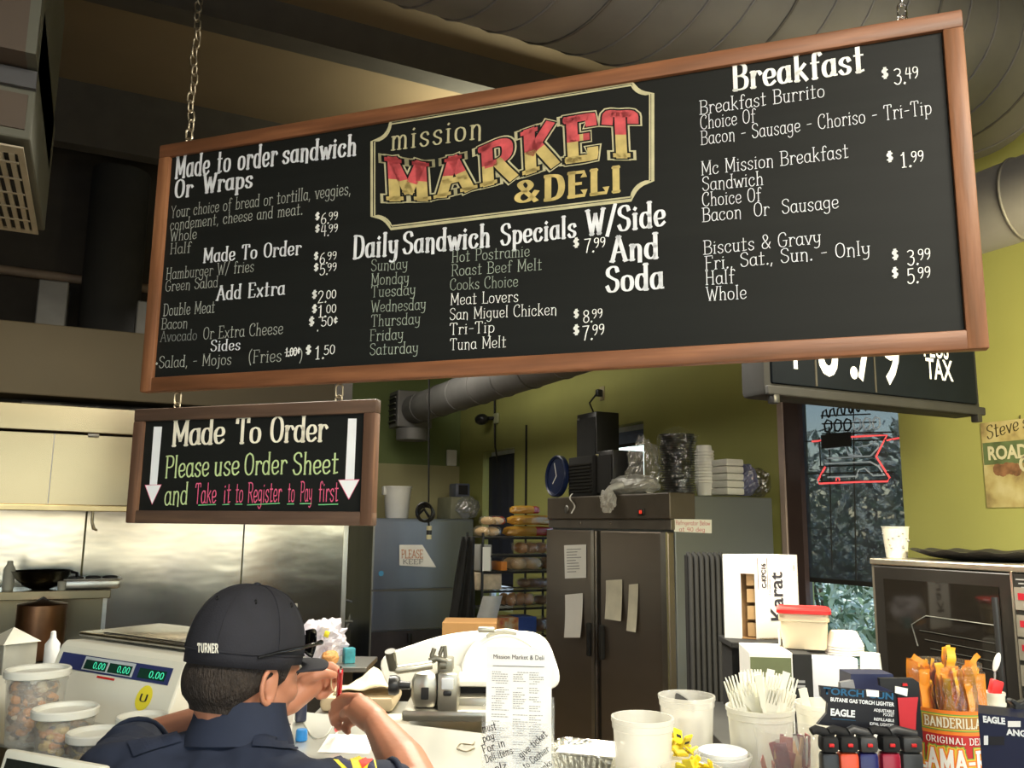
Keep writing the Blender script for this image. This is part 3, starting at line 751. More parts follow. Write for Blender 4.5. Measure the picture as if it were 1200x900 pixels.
# MARKET on a wave
bx = [75, 210, 330, 450, 600, 740, 850]; by = [392, 392, 362, 330, 282, 262, 262]; ty = [272, 292, 262, 214, 162, 138, 138]
def interp(xs, ys, x):
    if x <= xs[0]: return ys[0] + (ys[1]-ys[0])*(x-xs[0])/(xs[1]-xs[0])
    for i in range(len(xs)-1):
        if x <= xs[i+1] or i == len(xs)-2:
            t = (x-xs[i])/(xs[i+1]-xs[i]); 
            return ys[i] + (ys[i+1]-ys[i])*t
def market(off):
    Wt = text_width('MARKET', 2.6)
    def mp(gx, gy):
        x = 92 + (835-92)*gx/Wt
        yb, yt = interp(bx, by, x), interp(bx, ty, x)
        return bp(*c2(x - (gy-5)*.6, yb + (yt-yb)*gy/10), off)
    return mp
mb = MB(); letter(mb, 'MARKET', market(.0002), 3.7, .2, 2.1, 2.6, swt=2.4, sub=1.5); mb.build('logo_outline', gold_l, board)
mb = MB(); letter(mb, 'MARKET', market(.0006), 3.0, .2, 1.75, 2.6, swt=1.7, sub=1.5); mb.build('logo_gap', slate, board)
mb = MB(); letter(mb, 'MARKET', market(.0010), 2.25, .25, 1.4, 2.6, swt=1.0, sub=.6, split=lambda x, y: 0 if y > 4.9 + .35*math.sin(x*2.3) else 1)
mb.build('logo_lettering', [redp, gold], board)
L(c2, s2_, '&', (474, 404), (540, 398), 62, gold, wt=1.7, contrast=.4, serif=0, name='logo_lettering')
L(c2, s2_, 'DELI', (562, 397), (790, 369), 70, gold, wt=2.2, contrast=.45, serif=1.1, gap=1.8, name='logo_lettering')

# hanging hardware
def chain(name, label, P, top, link=.042, group=None, mt=brass, wob=.0):
    t = thing(name, label, 'chain', P)
    MB().tube([P + UV*(-.006) + (BV*math.cos(a) + UV*math.sin(a))*.011 + UV*.012 for a in [2*PI*k/12 for k in range(12)]], .0028, 6, closed=True).build('eye_screw', mt, t, smooth=60)
    z = P.z + .012; k = 0; me = None
    while z < top:
        o = None
        if me is None:
            mb = MB(); pts = []
            for i in range(14):
                a = 2*PI*i/14; pts.append(Vector((.0105*math.cos(a), 0, .0125*math.sin(a) + (.0085 if math.sin(a) > 0 else -.0085))))
            mb.tube(pts, .0030, 6, closed=True); o = mb.build('link', mt, t, world=False, smooth=60); me = o.data
        else:
            o = bpy.data.objects.new('link', me); COL.objects.link(o); o.parent = t
        o.location = (wob*math.sin(k*1.3), 0, z + .018 - P.z); o.rotation_euler = (0, .12*math.sin(k*2.1), BRZ + (PI/2 if k % 2 else .3))
        z += .0335; k += 1
    return t
def on_top(px): 
    p = onPlane(px, 100, BO - BN*.017, BN); return Vector((p.x, p.y, BO.z))
chain('hanging_chain', 'long worn chain holding up the left end of the big menu board', on_top(226), 4.7, wob=.004)
chain('hanging_chain', 'chain above the right corner of the big menu board', on_top(1063), 4.7, mt=chrome)

# small sign below
SO = bp(160, 480) ; SO = Vector((SO.x, SO.y, SO.z)) - BN*LAY
q_r = bp(443, 462); q_bl = bp(151, 613)
SW = (Vector((q_r.x, q_r.y, 0)) - Vector((SO.x, SO.y, 0))).length; SH = SO.z - q_bl.z
sign = framed_board('order_sign', 'small black sign in weathered wood with two white down arrows', SO, SW, SH, .040, (old_h, old_v), .032)
def c4(x, y): return (150 + x/4, 450 + y/4)
L(c4, 4, 'Made', (205, 290), (450, 276), 116, cream, wt=1.5, contrast=.6, serif=.9, root=sign, name='heading_lettering')
L(c4, 4, 'To', (505, 277), (620, 274), 116, cream, wt=1.5, contrast=.6, serif=.9, root=sign, name='heading_lettering')
L(c4, 4, 'Order', (668, 272), (930, 266), 118, cream, wt=1.5, contrast=.6, serif=.9, root=sign, name='heading_lettering')
for t_, a, b in (('Please', (172, 440), (378, 430)), ('use', (402, 430), (520, 424)), ('Order', (545, 426), (742, 420)), ('Sheet', (772, 424), (985, 418))):
    L(c4, 4, t_, a, b, 100, lgreen, wt=1.0, contrast=.35, serif=.6, root=sign)
L(c4, 4, 'and', (170, 568), (278, 562), 100, lgreen, wt=.9, contrast=.35, serif=.6, root=sign)
for t_, a, b in (('Take', (312, 560), (412, 556)), ('it', (446, 557), (480, 555)), ('to', (502, 555), (538, 553)), ('Register', (560, 556), (718, 550)), ('to', (748, 552), (780, 551)), ('Pay', (806, 551), (862, 549)), ('first', (892, 550), (985, 548))):
    L(c4, 4, t_, a, b, 92, pink, wt=.8, contrast=.2, serif=0, root=sign)
for a, b in (((330, 568), (412, 565)), ((442, 566), (475, 564)), ((502, 564), (536, 563)), ((558, 567), (712, 559)), ((745, 563), (778, 562)), ((805, 561), (860, 560)), ((892, 566), (985, 563))):
    mb = MB(); stripe(mb, [c4(*a), c4(*b)], .0028); mb.build('underline', ngreen, sign)
def poly(mb, pts, off, mi=0, f=bp): mb.add([f(x, y, off) for x, y in pts], [tuple(range(len(pts)))], mi)
for sh, hd in ((((121, 200), (160, 200), (136, 472), (101, 472)), ((80, 474), (156, 472), (113, 564))), (((1032, 162), (1072, 162), (1060, 450), (1018, 450)), ((986, 450), (1084, 448), (1035, 541)))):
    mb = MB(); poly(mb, [c4(*p) for p in sh], 0); poly(mb, [c4(*p) for p in hd], 0)
    stripe(mb, [c4(*p) for p in hd], .003, True, mi=1, off=.0003)
    mb.build('arrow', [pwhite, pink], sign)
for px, lb in ((208, 'short link chain joining the left of the small sign to the menu board'), (397, 'short link chain joining the right of the small sign to the menu board')):
    p = onPlane(px, 470, BO - BN*.017, BN); p.z = SO.z
    top = (BO.z - BH)
    chain('joining_chain', lb, p, top - .02, mt=brass)

# ------------------------------------------------------------------ hanging price sign
PY = 2.35
q0 = onY(896, 461, PY); q1 = onY(1151, 489, PY); zb = (q0.z + q1.z)/2
ps = thing('price_sign', 'black hanging price sign behind the menu board showing 6.79 plus tax', 'sign', ((q0.x+q1.x)/2, PY, zb))
MB().rbox((q0.x, PY+.0, zb), (q1.x, PY+.13, zb+.42), .02).build('housing', blackm, ps, smooth=40)
MB().rbox((q0.x+.03, PY-.012, zb+.045), (q1.x-.035, PY+.02, zb+.40), .008).build('face_panel', mat('blue_black_face', (.004,.006,.009), .7, spec=.1), ps, smooth=40)
mb = MB(); mb.box((q0.x+.0, PY-.02, zb+.0), (q1.x, PY-.0, zb+.035)); mb.build('bottom_rail', blackm, ps, bevel=.006)
for xx in (q0.x+.04, q1.x-.04): MB().rbox((xx-.015, PY-.02, zb-.03), (xx+.015, PY+.015, zb+.005), .005).build('latch', black, ps, smooth=40)
xs_ = [onY(px, 440, PY).x for px in (953, 1022)]
for xx in xs_: MB().box((xx-.004, PY-.016, zb+.05), (xx+.004, PY-.010, zb+.39)).build('divider', dark, ps)
PM = lambda x, z: F3(Vector((x, PY-.0135, z)), (1, 0, 0), (0, -1, 0))
def ptext(s, px, py, hpx, name='digit', xs=.75, bold=.004):
    p = onY(px, py, PY-.0135); h_ = onY(px, py-hpx, PY-.0135).z - p.z
    Mx = Matrix.Identity(4); Mx[0][0], Mx[1][0], Mx[2][0] = 1, 0, 0; Mx[0][1], Mx[1][1], Mx[2][1] = 0, 0, 1; Mx[0][2], Mx[1][2], Mx[2][2] = 0, -1, 0
    Mx.translation = p
    return fonttext(s, h_/.70, Mx, name, mat('sign_white', (.82,.84,.86), .6, emit=(.9,.95,1), es=.12), ps, xs=xs, bold=bold)
ptext('1', 925, 430, 34, xs=.8); ptext('6', 958, 437, 66, xs=.72, bold=.006); ptext('.', 995, 441, 66, xs=.8, bold=.006)
ptext('7', 1003, 443, 66, xs=.62, bold=.006); ptext('9', 1034, 447, 66, xs=.68, bold=.006)
ptext('TAX', 1086, 443, 24, 'tax_lettering', .66, .0015); ptext('PLUS', 1082, 417, 24, 'tax_lettering', .58, .001)
for px in (940, 1120):
    p = onY(px, 440, PY+.06)
    tag(MB().tube([(p.x, PY+.06, zb+.42), (p.x, PY+.06, ZC)], .003, 6).build('hanging_wire', steel_dark), 'thin wire holding the %s end of the black price sign' % ('left' if px < 1000 else 'right'), 'wire')

# ------------------------------------------------------------------ poster
pa = onX(1149, 496, XW-.004); pb = onX(1157, 595, XW-.004)
y0 = pa.y; zt, zb_ = pa.z, pb.z
pt = thing('tin_poster', 'old tin cafe poster with worn lettering, hung on the yellow wall at right', 'poster', (XW-.003, y0-.25, zb_))
MB().box((XW-.006, y0-.5, zb_), (XW-.001, y0, zt)).build('poster_sheet', mat('aged_poster', (.42,.36,.18), .55, var=.3, scale=9, cols=[(.16,.11,.05),(.40,.33,.14),(.50,.45,.24)]), pt)
MB().box((XW-.0066, y0-.5, zt-.235), (XW-.006, y0, zt-.135)).build('poster_band', mat('poster_green', (.10,.13,.06), .55, var=.3, scale=14), pt) if False else None
hh = zt-zb_
MB().box((XW-.0066, y0-.5, zt-hh*.50), (XW-.006, y0-.004, zt-hh*.24)).build('poster_band', mat('poster_green', (.10,.14,.06), .55, var=.3, scale=14), pt)
def wtext(s, y, z, size, m, xs=1, bold=.0, name='poster_lettering', tilt=0):
    Mx = Matrix.Identity(4); Mx[0][0], Mx[1][0], Mx[2][0] = 0, -1, tilt; Mx[0][1], Mx[1][1], Mx[2][1] = 0, 0, 1; Mx[0][2], Mx[1][2], Mx[2][2] = -1, 0, 0
    Mx.translation = Vector((XW-.0072, y, z)); return fonttext(s, size, Mx, name, m, pt, xs=xs, bold=bold)
pcream = mat('poster_cream', (.55,.52,.36), .6, var=.15); pdark = mat('poster_dark', (.06,.05,.02), .6)
mb = MB(); letter(mb, "Steve's", lambda x, y: Vector((XW-.0074, y0-.03-x*.0062, zt-hh*.20+y*.0062+x*.0012)), 1.0, .4, 0); mb.build('poster_script', pdark, pt)
wtext('ROADKILL', y0-.025, zt-hh*.44, .085, pcream, .80, .003); wtext('CAFE', y0-.17, zt-hh*.60, .10, pcream, .9, .003)
mb = MB()
for k in range(5): mb.ball((XW-.006, y0-.07-.022*k, zt-hh*(.56+.015*math.sin(k*2))), (.0015, .026, .03), 10)
mb.build('poster_figure', mat('poster_figure_brown', (.20,.10,.05), .6, var=.4, scale=30), pt)

# ------------------------------------------------------------------ neon sign in the near window
def nx(x, y): return onX(880 + x/3, 400 + y/3, XW+.035)
ns = thing('neon_sign', 'neon sign with a red tube outline hanging in the near window', 'neon sign', nx(360, 500))
neon_r = mat('neon_red', (.6,.08,.08), .4, emit=(1,.10,.10), es=.9)
neon_w = mat('neon_glass', (.55,.62,.70), .25, emit=(.6,.75,.9), es=.10)
def nt_(name, pts, r, m): MB().tube([nx(*p) for p in pts], r, 8).build(name, m, ns, smooth=60)
nt_('red_tube', [(215,352),(240,350),(300,340),(400,333),(478,330),(440,405),(488,480),(480,492),(380,494),(240,500),(236,488),(262,440)], .0055, neon_r)
nt_('red_tube', [(478,348),(520,340)], .005, neon_r) ; nt_('red_tube', [(300,492),(300,480),(310,480),(312,492)], .004, neon_r)
nt_('white_tube', [(268,380),(300,372),(330,368),(345,400),(390,402),(372,372),(410,366),(440,350),(450,372),(420,404),(268,412)], .005, neon_w)
nt_('white_tube', [(262,430),(420,424),(448,440),(470,470),(430,472),(400,446),(378,452),(372,474),(270,478)], .005, neon_w)
for k in range(6):
    x = 262 + k*34
    nt_('letter_tube', [(x,318-k*2),(x-4,292-k*2),(x+6,276-k*2),(x+20,282-k*2),(x+22,304-k*2),(x+12,318-k*2),(x,316-k*2)], .005, neon_w if k > 2 else blackm)
for k in range(7):
    x = 250 + k*26
    nt_('letter_tube', [(x,272-k*5),(x+3,248-k*5),(x+14,240-k*5),(x+18,262-k*5),(x+24,268-k*5)], .005, blackm)
for y_, a, b in ((352,190,500),(325,250,500),(412,260,440),(440,240,440),(466,200,500),(494,240,480),(290,250,440),(262,246,420)):
    nt_('support_rod', [(a,y_),(b,y_-6)], .004, blackm)
for x_, a, b in ((275,300,800),(360,215,840),(240,340,500)):
    nt_('hanging_cord', [(x_,a),(x_+4,(a+b)/2),(x_+10,b)], .0035, blackm)
MB().box(tuple(min(a,b) for a,b in zip(nx(250,330)-Vector((.01,0,0)), nx(355,368))), tuple(max(a,b) for a,b in zip(nx(250,330), nx(355,368)))).build('transformer', blackm, ns)

# ================================================================== KITCHEN
zt, z5, z9, z6 = onY(80, 476, 5.6).z, onY(80, 507, 5.6).z, onY(80, 592, 5.6).z, onY(80, 599, 5.6).z
xr = onY(392, 540, 5.6).x; xl = -4.2
hood_m = mat('warm_steel', (.32, .275, .19), .24, 1., .06, 1.2, stretch=(1, 1, 3))
t = thing('range_hood', 'wide stainless range hood over the kitchen line at left', 'hood', ((xl+xr)/2, 6.2, z6))
MB().box((xl, 5.56, z5), (xr, 6.96, zt)).build('upper_band', hood_m, t, bevel=.006)
MB().box((xl, 5.60, z9), (xr, 6.96, z5-.006)).build('front_panel', hood_m, t, bevel=.004)
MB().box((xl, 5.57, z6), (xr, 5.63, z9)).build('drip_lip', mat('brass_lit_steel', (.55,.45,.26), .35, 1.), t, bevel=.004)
MB().box((xl, 5.64, z9-.01), (xr, 6.94, z9-.001)).build('filter_void', dark, t)
for i in range(4):
    x = xr - .75 - i*.9; MB().box((x, 5.594, z9+.01), (x+.005, 5.60, z5-.01)).build('seam', steel_dark, t)
p = onY(112, 510, 5.59); MB().rbox((p.x-.04, 5.575, p.z-.012), (p.x+.02, 5.60, p.z+.012), .005).build('latch', steel_dark, t, smooth=40)
p = onY(109, 597, 5.6)
t = tag(MB().tube([p+Vector((0,-.02,.02)), p+Vector((0,-.02,-.07)), p+Vector((.012,-.03,-.11)), p+Vector((.03,-.02,-.12))], [.008,.008,.010,.006], 8).build('hook', brass, smooth=60), 'small metal hook hanging from the lip of the range hood', 'hook')
za, zb2 = onY(60, 380, 5.75).z, onY(60, 464, 5.75).z
t = thing('hood_soffit', 'flat brown painted enclosure box above the range hood', 'soffit', ((xl+xr)/2, 6.2, zb2))
MB().box((xl, 5.75, zb2), (xr+.02, 6.94, za)).build('soffit_box', mat('soffit_brown', (.085,.068,.042), .7, .0, .06, 2), t, bevel=.008)
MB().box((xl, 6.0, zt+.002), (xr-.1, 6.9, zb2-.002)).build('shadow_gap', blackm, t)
for i in range(3):
    p = onY(70+i*45, 468, 5.8); MB().tube([(p.x-.2, 5.85, zt+.03), (p.x+.2, 5.85, zt+.03)], .022, 8).build('gas_pipe', black, t, smooth=60)
# shelf over the range
pT = onY(130, 691, 6.2); zs = pT.z; xs0, xs1 = -3.6, pT.x
zl = onY(130, 701, 6.2).z
t = thing('range_shelf', 'stainless over-range shelf with back panel, wok and pans on it', 'shelf', ((xs0+xs1)/2, 6.4, .9))
MB().box((xs0, 6.2, zl), (xs1, 6.62, zs)).build('shelf_top', hood_m, t, bevel=.004)
MB().box((xs0, 6.50, .97), (xs1-.03, 6.53, zl)).build('back_panel', hood_m, t)
MB().box((xs1-.035, 6.47, .97), (xs1-.01, 6.54, zl)).build('upright', steel, t)
c = at(48, 686, (onY(48, 686, 6.35)-CAMP).dot(FV)); c = Vector((onY(48, 686, 6.36).x, 6.36, zs))
t = thing('wok', 'dark round wok sitting on the kitchen shelf', 'wok', c)
MB().lathe([(.05, .001), (.10, .02), (.15, .07), (.175, .115), (.18, .118), (.170, .112), (.145, .072), (.09, .03), (.0, .018)], 28, T(*c)).build('bowl', mat('wok_steel', (.20,.18,.14), .25, 1.), t, smooth=60)
MB().tube([c+Vector((.17,0,.105)), c+Vector((.20,-.03,.10)), c+Vector((.205,-.06,.05))], .010, 8).build('handle', black, t, smooth=60)
c = Vector((onY(104, 690, 6.38).x+.02, 6.38, zs))
t = thing('baking_pan', 'shallow steel baking pan with dark lids beside the wok', 'pan', c)
MB().rbox((c.x-.16, c.y-.12, zs+.001), (c.x+.16, c.y+.12, zs+.06), .012).build('pan_body', steel, t, smooth=40)
MB().rbox((c.x-.17, c.y-.13, zs+.06), (c.x+.17, c.y+.13, zs+.067), .003).build('pan_rim', steel, t, smooth=40)
for k in range(3): MB().lathe([(.045, zs+.067), (.048, zs+.075), (.03, zs+.082), (.0, zs+.084)], 14, T(c.x-.10+k*.1, c.y-.03, 0)).build('pan_lid', steel_dark, t, smooth=50)
c = Vector((onY(8, 690, 6.3).x, 6.36, zs))
tag(MB().lathe([(.03,.0),(.034,.02),(.034,.13),(.018,.16),(.016,.18),(.0,.182)], 16, T(*c)).build('spray_bottle', mat('pale_plastic', (.5,.48,.40), .5), loc=c, smooth=40), 'pale plastic bottle at the left end of the kitchen shelf', 'bottle')
c = Vector((onY(72, 690, 6.24).x, 6.27, zs))
tag(MB().lathe([(.024,.0),(.026,.05),(.02,.055),(0,.056)], 14, T(*c)).build('small_cup', mat('pale_plastic', (.5,.48,.40)), loc=c, smooth=40), 'tiny pale cup on the shelf between wok and pan', 'cup')
# cooking line below
t = thing('cooking_range', 'steel cooking range with dark burners under the kitchen shelf', 'range', (-1.6, 6.1, 0))
MB().box((-3.6, 5.85, .02), (xs1-.04, 6.45, .93)).build('body', steel_dark, t, bevel=.01)
MB().box((-3.6, 5.80, .93), (xs1-.04, 6.45, .955)).build('burner_top', black, t)
for k in range(4): MB().lathe([(.10,.956),(.10,.975),(.085,.975),(.085,.956)], 16, T(xs1-.3-k*.36, 6.1, 0)).build('burner_ring', blackm, t)
p = onY(46, 742, 5.95)
t = thing('stock_pot', 'tall brownish copper stock pot behind the scale', 'pot', (p.x, 6.02, .976))
MB().lathe([(.13,.0),(.135,.02),(.135,p.z-.976+.16),(.14,p.z-.976+.165),(.12,p.z-.976+.17),(.0,p.z-.976+.19)], 24, T(p.x, 6.02, .976)).build('pot_body', mat('copper_brown', (.30,.16,.09), .35, 1.), t, smooth=40)
MB().tube([(p.x-.05,6.02,p.z+.165),(p.x,6.02,p.z+.20),(p.x+.05,6.02,p.z+.165)], .008, 8).build('lid_handle', black, t, smooth=60)

# outlet and cord on the steel wall
def outlet(name, label, P, X, Z, m=white, cord=None):
    t = thing(name, label, 'outlet', P); M = F3(P, X, Z)
    MB().rbox((-.035, -.008, -.057), (.035, .0, .057), .003, M).build('cover_plate', m, t, smooth=40)
    for s in (-.02, .02): MB().rbox((-.014, -.012, s-.012), (.014, -.006, s+.012), .003, M).build('socket', grey, t, smooth=40)
    return t
p = onY(343, 716, YK-.02); outlet('wall_outlet', 'white outlet with a black plug on the steel kitchen wall', p, (1,0,0), (0,0,1))
MB().tube([p+Vector((0,-.03,.01)), p+Vector((.01,-.05,-.03)), p+Vector((.03,-.04,-.10)), p+Vector((.02,-.03,-.3))], .007, 6).build('plug_cord', black, bpy.data.objects['wall_outlet'], smooth=60)

# alley beyond the steel wall: hoses, hooks, dark cabinet
p0 = onY(402, 690, 8.7)
for i, (pts, r, lb, mm) in enumerate((
    ([(404,742),(412,718),(420,702),(432,697),(431,696)], .016, 'pale bent hose beside the ice machine', mat('pale_hose', (.45,.44,.36), .5)),
    ([(405,703),(420,707),(431,704)], .012, 'short grey pipe behind the pale hose', grey),
    ([(404,728),(424,729),(431,728)], .014, 'level pale pipe low beside the ice machine', MAT['pale_hose']))):
    tag(MB().tube(cat_rom([onY(x, y, 8.75 - .05*i) for x, y in pts]), r, 8).build('hose', mm, smooth=60), lb, 'hose')
for px, lb in ((429, 'left cream curled notice strip taped in the alley'), (434, 'right cream curled notice strip taped in the alley')):
    mb = MB()
    def P(u, v, px=px):
        q = onY(px + (u-.5)*4 - v*3*(435-px)/6, 648 + (26 if px < 432 else 34)*v, 9.02); q.y -= .006*math.sin(v*7+px)+.006; return q
    mb.sheet(P, 2, 8); tag(mb.build('notice_strip', mat('cream_paper', (.75,.72,.58), .8)), lb, 'paper')
a, b = onY(405, 738, 8.4), onY(437, 738, 8.4)
tag(MB().box((xk+.06, 8.3, 0), (onY(436, 700, 8.05).x-.12, 8.9, a.z)).build('dark_cabinet', mat('dark_olive_cabinet', (.05,.05,.035), .5), bevel=.01), 'dark low cabinet in the alley left of the ice machine', 'cabinet')

# ------------------------------------------------------------------ ice machine
YI = 8.05
a = onY(438, 607, YI); b = onY(556, 607, YI); zi = a.z
ice_m = mat('blue_lit_steel', (.34, .38, .50), .30, .9, .10, 1.5, bump=.10, bscale=1.2, stretch=(2, 2, .5))  # blue window light put into the steel's base colour
zb1, zb3 = onY(500, 690, YI).z, onY(500, 737, YI).z
t = thing('ice_machine', 'tall blue-lit steel ice machine with a curled note on its front', 'ice machine', ((a.x+b.x)/2, YI+.4, 0))
MB().box((a.x, YI+.02, .0), (b.x, YI+.85, zi)).build('cabinet_body', ice_m, t, bevel=.01)
MB().box((a.x+.012, YI, zb1+.006), (b.x-.012, YI+.02, zi-.02)).build('upper_panel', ice_m, t, bevel=.005)
MB().box((a.x+.012, YI-.01, zb3+.004), (b.x-.012, YI+.02, zb1-.012)).build('bin_door', ice_m, t, bevel=.008)
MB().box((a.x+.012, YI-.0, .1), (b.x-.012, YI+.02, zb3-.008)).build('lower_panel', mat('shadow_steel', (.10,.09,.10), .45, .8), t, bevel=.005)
MB().box((a.x-.004, YI-.012, .1), (a.x+.012, YI+.01, zi)).build('edge_trim', mat('light_steel', (.7,.72,.72), .3, 1.), t)
MB().box((a.x, YI-.014, zb1-.012), (b.x, YI+.0, zb1+.004)).build('seam_trim', steel_dark, t)
p = onY(479, 748, YI); MB().rbox((p.x-.02, YI-.05, p.z-.05), (p.x+.02, YI, p.z+.05), .01).build('door_handle', black, t, smooth=40)
p = onY(446.5, 672, YI-.002); MB().lathe([(.026,0),(.026,.004),(0,.004)], 16, F3(p, (1,0,0), (0,-1,0))).build('round_badge', mat('blue_badge', (.10,.35,.60), .4), t)
pts = [(468,639),(495,638),(504,652),(511,665),(503,664),(468,663)]
mb = MB()
def P(u, v):
    x = 468 + 27*u + (14*v*u*u); y = 638.5 + 24*v + 2*u*v; q = onY(x, y, YI-.02); q.y -= .05*(u**3)*v; return q
mb.sheet(P, 8, 6)
nt2 = thing('taped_note', 'curling white note with faded red and black writing on the ice machine', 'note', onY(485, 663, YI-.02))
mb.build('note_sheet', paper, nt2)
mb = MB(); letter(mb, 'PLEASE', lambda x, y: onY(470.5+x*.70, 652+ -y*1.0*.95+2, YI-.035-.02*(x/34)**3), 1.0, .1, 0); mb.build('note_writing', mat('faded_orange_ink', (.55,.22,.10), .7), nt2)
mb = MB(); letter(mb, 'KEEP', lambda x, y: onY(472+x*1.0, 661-y*.55, YI-.037), .9, .1, 0); mb.build('note_writing', mat('grey_ink', (.25,.25,.26), .7), nt2)
# bucket and boxes on the ice machine
c = Vector((onY(465, 604, YI+.35).x, YI+.35, zi+.001))
hb = (onY(465, 570, YI+.35).z - c.z)
t = thing('white_bucket', 'white plastic tub with grip standing on the ice machine', 'bucket', c)
MB().lathe([(.105,0),(.115,.01),(.14,hb-.02),(.148,hb-.02),(.15,hb),(.135,hb),(.11,.02),(0,.02)], 24, T(*c)).build('tub', white, t, smooth=40)
MB().rbox((-.16,-.04,hb-.09), (-.13,.04,hb-.005), .01, T(*c)).build('grip', white, t, smooth=40)
a2, b2 = onY(524, 605, YI+.3), onY(546, 583, YI+.3)
tag(MB().rbox((a2.x, YI+.2, zi+.001), (b2.x+.0, YI+.6, b2.z), .012).build('grey_case', mat('khaki_plastic', (.17,.17,.11), .5), smooth=40), 'olive grey box standing on the ice machine', 'box')
a3, b3 = onY(532, 582, YI+.35), onY(549, 567, YI+.35)
t = thing('small_radio', 'dark small appliance on top of the olive box', 'appliance', ((a3.x+b3.x)/2, YI+.4, b2.z))
MB().rbox((a3.x, YI+.3, b2.z+.001), (b3.x, YI+.5, b3.z), .015).build('case', mat('slate_blue_plastic', (.08,.09,.12), .4), t, smooth=40)
MB().box((a3.x+.03, YI+.295, b2.z+.03), (b3.x-.03, YI+.301, b3.z-.02)).build('display', blackm, t)
film = sheer('clear_film', (.75,.78,.80), .22, .12, .30)
film_w = sheer('milky_film', (.80,.80,.76), .62, .25, .20)
film_g = sheer('dark_glossy_film', (.10,.10,.10), .5, .10, .45)
def baggy(name, label, c, r, m, seed=0, n=20, amp=.18, parent=None, cat='plastic bag'):
    """crumpled film shape"""
    mb = MB(); v = []; h = n
    for i in range(h+1):
        th = PI*i/h
        for j in range(n*2):
            a = PI*j/n
            d = Vector((math.sin(th)*math.cos(a), math.sin(th)*math.sin(a), -math.cos(th)))
            k = 1 + amp*mnoise.noise(d*2.2 + Vector((seed, 0, 0))) + amp*.6*mnoise.noise(d*6 + Vector((0, seed, 0)))
            v.append(Vector(c) + Vector((d.x*r[0]*k, d.y*r[1]*k, max(-.97, d.z*k)*r[2])))
    nn = n*2
    mb.add(v, [(i*nn+j, i*nn+(j+1)%nn, (i+1)*nn+(j+1)%nn, (i+1)*nn+j) for i in range(h) for j in range(nn)])
    o = mb.build(name, m, parent)
    if parent is None: tag(o, label, cat)
    return o
c = onY(567, 592, YI-.0); baggy('plastic_bag', 'clear crumpled plastic bag beside the olive box on the ice machine', Vector((b.x+.0, YI+.20, zi+.12)), (.13,.13,.118), film, 3)
# pull cord reel
p = onY(502, 600, 6.0)
t = thing('cord_reel', 'coiled black power drop cord hanging in front of the ice machine', 'cord', (p.x, 6.0, p.z))
ptop = onY(503, 430, 6.0)
MB().tube([Vector((ptop.x, 6.0, ZC-.02)), Vector((ptop.x, 6.0, ptop.z)), Vector((p.x, 6.0, p.z+.07))], .006, 6).build('cord', blackm, t)
c = onY(496, 600, 6.0)
for k in range(4):
    MB().tube([c + Vector((.062*math.cos(a)+.01*k, .012*k-.02, (.068-.004*k)*math.sin(a)-.005*k)) for a in [2*PI*j/18 for j in range(18)]], .009, 6, closed=True).build('coil', black, t, smooth=60)
MB().tube([c+Vector((-.05,0,-.03)), c+Vector((.0,-.02,.02)), c+Vector((.05,0,-.04))], .012, 6).build('coil_tie', black, t, smooth=60)
q = onY(503, 618, 6.0)
MB().tube([c+Vector((.04,0,-.06)), q], .007, 6).build('cord', blackm, t)
mb = MB(); z0, z1 = onY(503, 632, 6.0).z, onY(503, 616, 6.0).z
hh3 = (z1-z0)/3
for k, mm in enumerate((mat('cream_plug', (.72,.66,.42), .5), black, MAT['cream_plug'])):
    MB().tube([(q.x, 6.0, z0+hh3*k), (q.x, 6.0, z0+hh3*(k+1)-.001)], .020, 12).build('plug_body', mm, t, smooth=40)

# wall fittings
p = onX(578, 492, XW)
t = thing('security_camera', 'small black dome camera with dangling cable on the green wall', 'camera', p)
MB().rbox((p.x-.03, p.y-.16, p.z-.05), (p.x-.0, p.y-.06, p.z+.06), .01).build('mount_box', mat('pale_wallbox', (.35,.37,.22), .6), t, smooth=40)
MB().ball((p.x-.12, p.y+.03, p.z), (.07,.10,.06), 14).build('housing', black, t, smooth=60)
MB().tube([(p.x-.08,p.y,p.z+.01),(p.x-.01,p.y-.08,p.z+.01)], .02, 8).build('arm', black, t, smooth=60)
MB().tube([(p.x-.02,p.y-.07,p.z+.25),(p.x-.02,p.y-.08,p.z-.1),(p.x-.02,p.y-.10,p.z-.3),(p.x-.015,p.y-.16,p.z-.45)], .010, 6).build('cable', black, t, smooth=60)
p = onX(617, 500, XW-.01)
tag(MB().tube([(XW-.012, p.y, 2.75), (XW-.012, p.y, .1)], .010, 6).build('wall_conduit', blackm, smooth=60), 'thin dark vertical cable running down the green wall', 'cable')
p = onX(537, 537, XW); p = onY(536, 537, YB); p.x = min(p.x, XW-.1)
tag(MB().rbox((p.x-.07, YB-.04, p.z-.09), (p.x+.05, YB-.001, p.z+.09), .01).build('thermostat', white, smooth=40), 'small white thermostat box in the far green corner', 'thermostat')
p = onX(706, 461, XW-.001)
outlet('wall_outlet', 'wall outlet high above the tall speaker with a black plug', p, (0,-1,0), (0,0,1), mat('tan_plate', (.40,.35,.20), .5))
ob = bpy.data.objects['wall_outlet.001']
MB().rbox((p.x-.06, p.y-.02, p.z-.03), (p.x-.012, p.y+.02, p.z+.03), .008).build('plug', black, ob, smooth=40)
q = onX(698, 490, XW-.2)
MB().tube([(p.x-.05,p.y,p.z), (p.x-.09,p.y+.06,p.z-.08), tuple(q)], .008, 6).build('plug_cord', black, ob, smooth=60)

